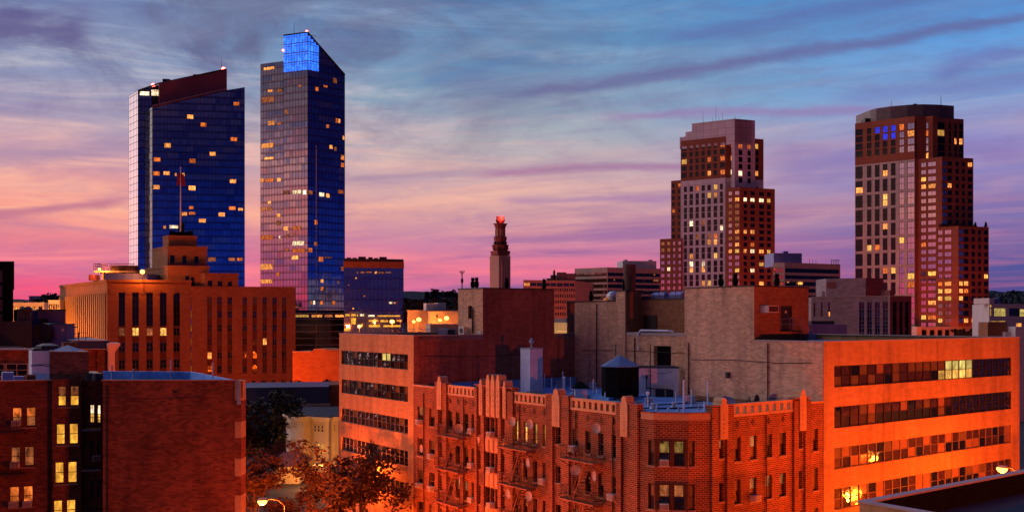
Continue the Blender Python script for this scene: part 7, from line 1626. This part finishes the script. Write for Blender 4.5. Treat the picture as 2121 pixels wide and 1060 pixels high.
x, y, z = at(206, 557, 262); t = empty('flood_lamp', (x, y, z - 3), 'flood lamp under the railed platform at the left end of the civic roof', 'lamp'); mb = MB(); mb.tube([(x, y, z - 3), (x, y, z)], .08, 6); build('pole', mb, 'metal_dark', t); mb = MB(); mb.lathe([(.15, z - .3), (.35, z - .2), (.35, z + .2), (.1, z + .3)], x, y, 12); build('lens', mb, 'l_lamp', t); point('lamp_light', (x + .5, y - 1, z - .6), 2600, (1, .3, .05), t)
x, y, z = at(1172, 678, 137); t = empty('roof_lamp', (x, y - 2, 12), 'warm lamp lighting the pale panels between the two penthouses', 'lamp'); mb = MB(); mb.tube([(x, y - 2, 12), (x, y - 2, 20.5)], .07, 6); build('pole', mb, 'metal_dark', t); mb = MB(); mb.lathe([(.1, 20.5), (.25, 20.6), (.1, 20.9)], x, y - 2, 10); build('lens', mb, 'l_lamp', t); point('lamp_light', (x, y - 2.2, 21.2), 700, (1, .48, .12), t)

# ------------------------------------------------------------------ small movable things
# window air conditioners
ac = empty('air_conditioner', (0, 0, 0), 'x', 'air conditioner', 'window air conditioners')
mb = MB(); mb.box(-.31, .31, -.42, .12, 0, .42); build('casing', mb, 'plastic', ac)
mb = MB()
for k in range(6): mb.box(-.27, .27, -.445, -.422, .05 + k * .058, .08 + k * .058)
build('grille', mb, 'grille', ac)
first = [True]
def put(proto, loc, rz, label, group=None):
    if first[0] is not proto and not proto.get('_used'):
        proto.location = loc; proto.rotation_euler = (0, 0, rz); proto['label'] = label; proto['_used'] = 1; return proto
    r = copy_thing(proto, loc, rz, label, group)
    if '_used' in r: del r['_used']
    return r
rotU = math.atan2(LF.n[1], LF.n[0]) + PI / 2; rotV = math.atan2(RF.n[1], RF.n[0]) + PI / 2
WN = {0: 'top', 1: 'second highest', 2: 'third highest', 3: 'fourth highest'}
def ac_at(f, rot, c, row, where, dz_=0.02):
    s = (f.s(c[0]) + f.s(c[1])) / 2; x, y, z = f.p(s, ROWS[row] - 1.68 + dz_, .05); put(ac, (x, y, z), rot, 'air conditioner in the %s row, %s' % (WN[row], where))
for i, row, where in ((0, 0, 'leftmost window of the apartment house'), (1, 1, 'second window from the left of the apartment house'), (0, 2, 'leftmost window of the apartment house'), (1, 2, 'second window from the left of the apartment house'), (5, 0, 'right of the leftmost fire escape'), (5, 1, 'right of the leftmost fire escape'), (5, 2, 'right of the leftmost fire escape'), (9, 1, 'between the middle fire escape and the tall plaque'), (13, 1, 'nearest window left of the corner bay'), (10, 0, 'leftmost window of the near fire escape')): ac_at(LF, rotU, LW[i], row, where)
for i, row, where in ((3, 0, 'middle of the stone plaque cluster'), (3, 1, 'middle of the stone plaque cluster'), (3, 2, 'middle of the stone plaque cluster')): ac_at(LF, rotU, LN[i], row, where)
ac_at(RF, rotV, RW[1], 1, 'second window right of the corner bay'); 
for row, c in ((0, (1364, 1388)), (1, (1364, 1388))):
    f, L = BF[1]; s = (f.s(c[0]) + f.s(c[1])) / 2; x, y, z = f.p(s, ROWS[row] - 1.72, .05); put(ac, (x, y, z), math.atan2(f.n[1], f.n[0]) + PI / 2, 'window air conditioner in the %s row of the corner bay' % WN[row])
f = LP; rL = math.atan2(f.n[1], f.n[0]) + PI / 2
for px, py, where in ((34.5, 881, 'under the top orange window of the corner house'), (32, 966, 'under the middle dim window of the corner house'), (29.5, 1048, 'under the lowest orange window of the corner house, left pane'), (58, 1047, 'under the lowest orange window of the corner house, right pane'), (201, 953, 'on the middle balcony of the corner house')):
    x, y, z = f.p(f.s(px), f.z(px, py), .12); put(ac, (x, y, z), rL, 'window air conditioner ' + where)
# through-wall unit on the right penthouse
t = empty('air_conditioner', PR.p(PR.s(1587), zat(647, 79.5), .2), 'large bracketed air conditioner beside the metal door of the right brick penthouse', 'air conditioner'); mb = MB(); a, b = PR.s(1575), PR.s(1597); z0, z1_ = zat(647.5, 79.5), zat(632.5, 79.5); fbox(mb, PR, a, b, z0, z1_, .004, .8); build('casing', mb, 'plastic', t); mb = MB(); fbox(mb, PR, a + .1, b - .1, z0 + .08, z1_ - .08, .802, .84); fbox(mb, PR, b + .01, b + .45, z0 - .02, z1_ - .1, .01, .5); build('grille', mb, 'iron', t)
# roof-top condensers
def condenser(f, px, py, o, label, w_=.95, h=.8, dpt=.4):
    s = f.s(px); z = f.z(px, py); t = empty('condenser', f.p(s, z, o), label, 'condenser unit'); mb = MB(); fbox(mb, f, s - w_ / 2, s + w_ / 2, z, z + h, o, o + dpt); build('casing', mb, 'plastic', t); mb = MB(); pts = [(s + h * .36 * math.cos(q * PI / 8), z + h * .5 + h * .36 * math.sin(q * PI / 8)) for q in range(16)]; mb.hexa([f.p(a, b, o + dpt + .003) for a, b in pts], [f.p(a, b, o + dpt + .04) for a, b in pts]); pts = [(s + h * .13 * math.cos(q * PI / 5), z + h * .5 + h * .13 * math.sin(q * PI / 5)) for q in range(10)]; build('fan_grille', mb, 'metal_dark', t)
condenser(PLl, 967, 692.5, .3, 'white condenser with round fan at the foot of the left penthouse')
x, y, _ = at(918, 690, 101); t = empty('rooftop_unit', (x, y, 21.9), 'pale boxy rooftop cooling unit with dark coil end on the office left wing', 'rooftop unit'); mb = MB(); pbox(mb, 908, 927, 680.5, 698, 101, 1.4); build('casing', mb, 'metal_grey', t); mb = MB(); pbox(mb, 927.1, 942, 682, 698, 101.2, 1.2); build('coil', mb, 'metal_dark', t)
# cooling tower between the stair tower and the right penthouse
D_ = 99.0; x, y, _ = at(1394, 690, D_); t = empty('cooling_tower', (x, y, 21.7), 'black square cooling tower in a pink-edged steel frame between the rooftop blocks', 'cooling tower')
mb = MB(); pbox(mb, 1376, 1411, 632, 684, D_, 2.6); build('intake', mb, 'black', t); mb = MB(); pbox(mb, 1374, 1413, 625, 631.8, D_ - .3, 3.0); pbox(mb, 1374, 1413, 684.2, 692, D_ - .3, 3.0); build('casing', mb, 'screen', t)
mb = MB()
for px in (1371.8, 1413.8): mb.tube([at(px, 696, D_ - .5), at(px, 621, D_ - .5)], .09, 6)
mb.tube([at(1371.8, 622, D_ - .5), at(1413.8, 622, D_ - .5)], .07, 6); mb.tube([at(1379, 683, D_ - .2), at(1386, 676, D_ - .2)], .07, 5); mb.tube([at(1408, 683, D_ - .2), at(1401, 676, D_ - .2)], .07, 5); build('steel_frame', mb, 'rail', t)
# round ventilator
x, y, _ = at(1270.5, 620, 108); t = empty('roof_ventilator', (x, y, 25.7), 'shiny round metal ventilator on the office back roof', 'ventilator'); mb = MB(); z = 25.7; mb.lathe([(.55, z), (.6, z + .3), (.78, z + .35), (.80, z + .9), (.66, z + 1.15)], x, y, 18); build('drum', mb, 'metal_grey', t); mb = MB(); mb.lathe([(.68, z + 1.152), (.5, z + 1.3), (.45, z + 1.38), (.06, z + 1.45)], x, y, 18); build('cap', mb, 'metal_grey', t)
x, y, _ = at(1255, 622, 107); t = empty('skylight_ridge', (x, y, 25.7), 'small orange-glowing gabled skylight beside the round ventilator', 'skylight'); mb = MB(); mb.hexa([(x - .6, y - .4, 25.72), (x + .75, y - .4, 25.72), (x + .75, y + .4, 25.72), (x - .6, y + .4, 25.72)], [(x - .05, y - .35, 26.4), (x + .05, y - .35, 26.4), (x + .05, y + .35, 26.4), (x - .05, y + .35, 26.4)]); build('glazing', mb, 'l_dim', t)
# bird decoys
dec = empty('owl_decoy', (0, 0, 0), 'x', 'bird decoy', 'owl decoys on the parapets'); mb = MB(); mb.lathe([(.10, 0), (.20, .08), (.26, .35), (.22, .62), (.15, .72)], 0, 0, 12); build('body', mb, 'black', dec); mb = MB(); mb.lathe([(.14, .722), (.20, .82), (.19, .98), (.08, 1.06)], 0, 0, 12); mb.lathe([(.05, 1.0), (.01, 1.18)], -.11, 0, 5); mb.lathe([(.05, 1.0), (.01, 1.18)], .11, 0, 5); hd = build('head', mb, 'black', dec)
for px, f_, z, lab in ((975, PLl, PZ + .12, 'black owl decoy, left of the pair on the left penthouse'), (983, PLl, PZ + .12, 'black owl decoy, right of the pair on the left penthouse'), (1052.5, CW1, PZ + .12, 'lone black owl decoy in front of the beacon tower'), (1130, CW1, PZ + .12, 'black owl decoy near the right end of the left penthouse'), (1220.5, CBK, UZ + .1, 'black owl decoy on the back wall left of the ventilator'), (1489, RIN, RZ + .1, 'black owl decoy on the middle of the right penthouse'), (1519, RIN, RZ + .1, 'black owl decoy nearest the corner of the right penthouse'), (1614, PR, RZ + .1, 'black owl decoy above the door of the right penthouse'), (1289, CBK, UZ + 1.12, 'black owl decoy beside the rusty flue stack')):
    s = f_.s(px); x, y = f_.xy(s, -.25); put(dec, (x, y, z), rnd.uniform(-.4, .4), lab)
# satellite dishes
dish = empty('satellite_dish', (0, 0, 0), 'x', 'satellite dish', 'satellite dishes')
def dishmesh():
    m_ = MB(); n = 18; rings = []
    for j, r in enumerate((0, .12, .24, .34, .40)):
        d = -.10 * (r / .4) ** 2; rings.append([(r * math.cos(2 * PI * k / n), -.35 + d, r * .95 * math.sin(2 * PI * k / n) + .55) for k in range(n)])
    for j in range(4):
        for k in range(n):
            q = (k + 1) % n; a, b, c, d_ = rings[j][k], rings[j][q], rings[j + 1][q], rings[j + 1][k]; m_.face([a, b, c, d_]); off_ = lambda p: (p[0], p[1] + .025, p[2]); m_.face([off_(d_), off_(c), off_(b), off_(a)])
    for k in range(n): q = (k + 1) % n; a, b = rings[4][k], rings[4][q]; m_.face([a, b, (b[0], b[1] + .025, b[2]), (a[0], a[1] + .025, a[2])])
    return m_
build('reflector', dishmesh(), 'dish', dish); mb = MB(); mb.tube([(0, 0, 0), (0, 0, .45), (0, -.32, .55)], .028, 6); mb.tube([(0, -.36, .2), (0, -.78, .42)], .016, 5); build('mount', mb, 'iron', dish); mb = MB(); mb.box(-.05, .05, -.84, -.76, .38, .50); build('receiver', mb, 'grille', dish)
sz = .38
for px, py, lab in ((1069.5, 871, 'dish above the leftmost lit window of the apartment house'), (1106, 877, 'dish above the third lit window of the apartment house'), (1243.5, 885, 'dish at the top of the near fire escape'), (1104, 957, 'dish on the middle fire escape, upper one'), (1195, 971, 'dish at the left end of the near fire escape'), (1243, 985, 'dish at the right end of the near fire escape'), (882, 928, 'dish between the two leftmost windows'), (962.5, 994, 'dish on the leftmost fire escape'), (1062.5, 1021, 'dish on the middle fire escape, lower left one'), (1104.5, 1025, 'dish on the middle fire escape, lower right one'), (953, 885, 'dish at the top of the leftmost fire escape')):
    s = LF.s(px); o = 1.25; P = LF.shift(o); s = P.s(px); z = P.z(px, py); x, y = P.xy(s); put(dish, (x, y, z - .55), rotU + rnd.uniform(-.5, .8), 'grey satellite ' + lab)
dishb = copy_thing(dish, (0, 0, 0), 0, 'x'); dishb.scale = (1.25, 1.25, 1.25); dishb['_used'] = 1
for ch in dishb.children:
    if ch.name.startswith('reflector'): ch.data = ch.data.copy(); ch.data.materials[0] = M['dish_blue']
lst = ((1494, 836, 'large pale blue roof dish, leftmost of the roof cluster', .3), (1509, 838, 'large pale blue roof dish second from the left of the roof cluster', -.2), (1554, 833, 'black roof dish turned away, in the middle of the roof cluster', .9), (1599, 830, 'small blue roof dish near the tall antenna mast', .1), (1538, 836, 'low grey roof dish seen edge-on left of the black dish', 1.4))
for k, (px, py, lab, rz_) in enumerate(lst):
    x, y = onroof(px, py + 13)
    if k == 0: d_ = dishb; d_.location = (x, y, ROOF); d_.rotation_euler = (0, 0, rz_); d_['label'] = lab
    else: d_ = copy_thing(dishb, (x, y, ROOF), rz_, lab)
    d_['group'] = 'dishes on the apartment roof'
    if 'black' in lab:
        for ch in d_.children:
            if ch.name.startswith('reflector'): ch.data = ch.data.copy(); ch.data.materials[0] = M['metal_dark']
for o in list(bpy.data.objects):
    if '_used' in o: del o['_used']
# roof antennas
def yagi(px, pt, pb, D_, label, bars, mat='metal_grey', horiz=None, z0=None):
    x, y, zt = at(px, pt, D_); zb = zat(pb, D_) if z0 is None else z0; t = empty('roof_antenna', (x, y, zb), label, 'antenna', 'rooftop antennas'); mb = MB(); mb.tube([(x, y, zb), (x, y, zt)], .045, 6); build('mast', mb, mat, t); mb = MB()
    for dz_, L_, sk in bars:
        mb = MB(); mb.tube([(x - L_, y, zt - dz_ - sk), (x + L_, y, zt - dz_ + sk)], .022, 4)
        for k in range(5): q = x - L_ + 2 * L_ * k / 4; mb.tube([(q, y - .35, zt - dz_ - sk + 2 * sk * k / 4), (q, y + .35, zt - dz_ - sk + 2 * sk * k / 4)], .014, 4)
        build('element', mb, mat, t)
yagi(1575, 770, 838, 80, 'thin tilted roof antenna mast left of the white mast', [(.3, .5, .08)], 'rust', z0=ROOF); yagi(1613, 766, 836, 79, 'tall white roof mast with crossbar at the right end of the apartment roof', [(.1, .35, 0)], 'metal_grey', z0=ROOF)
yagi(978, 742, 806, 90, 'faint branched television antenna at the left end of the apartment roof', [(.0, 1.6, -.12), (.15, .8, .1)], 'rust', z0=ROOF)
yagi(1275.5, 712, 742, 86.2, 'small antenna standing on the point of the black water tank', [(.15, .35, .0)], 'metal_dark', z0=20.7); yagi(1347, 712, 790, 88, 'dark antenna mast behind the whitewashed bulkhead', [(2.2, .2, 0), (2.9, .2, 0)], 'metal_dark', z0=ROOF)
x, y, zt = at(957, 562, 100); t = empty('roof_antenna', (x, y, PZ + .1), 'dark antenna mast with stacked fittings at the left end of the penthouse', 'antenna', 'rooftop antennas'); mb = MB(); mb.tube([(x, y, PZ + .1), (x, y, zt)], .06, 6); build('mast', mb, 'metal_dark', t); mb = MB(); mb.lathe([(.12, PZ + .7), (.14, PZ + 1.1), (.06, PZ + 1.2)], x, y, 8); build('fitting', mb, 'metal_dark', t); mb = MB(); mb.tube([(x - .3, y, zt), (x + .3, y, zt)], .04, 5); mb.tube([(x, y, zt - .3), (x + .28, y, zt)], .03, 5); mb.tube([(x, y, zt - .3), (x - .28, y, zt)], .03, 5); build('element', mb, 'metal_dark', t)
yagi(163, 688, 712, 100, 'left roof antenna over the old brick hall', [(.1, .9, .1), (.6, .6, 0)], 'metal_dark', z0=zat(707, 102)); yagi(178, 690, 712, 104, 'right roof antenna with a single crossbar over the old brick hall', [(.4, .7, -.05)], 'metal_dark', z0=zat(707, 104))
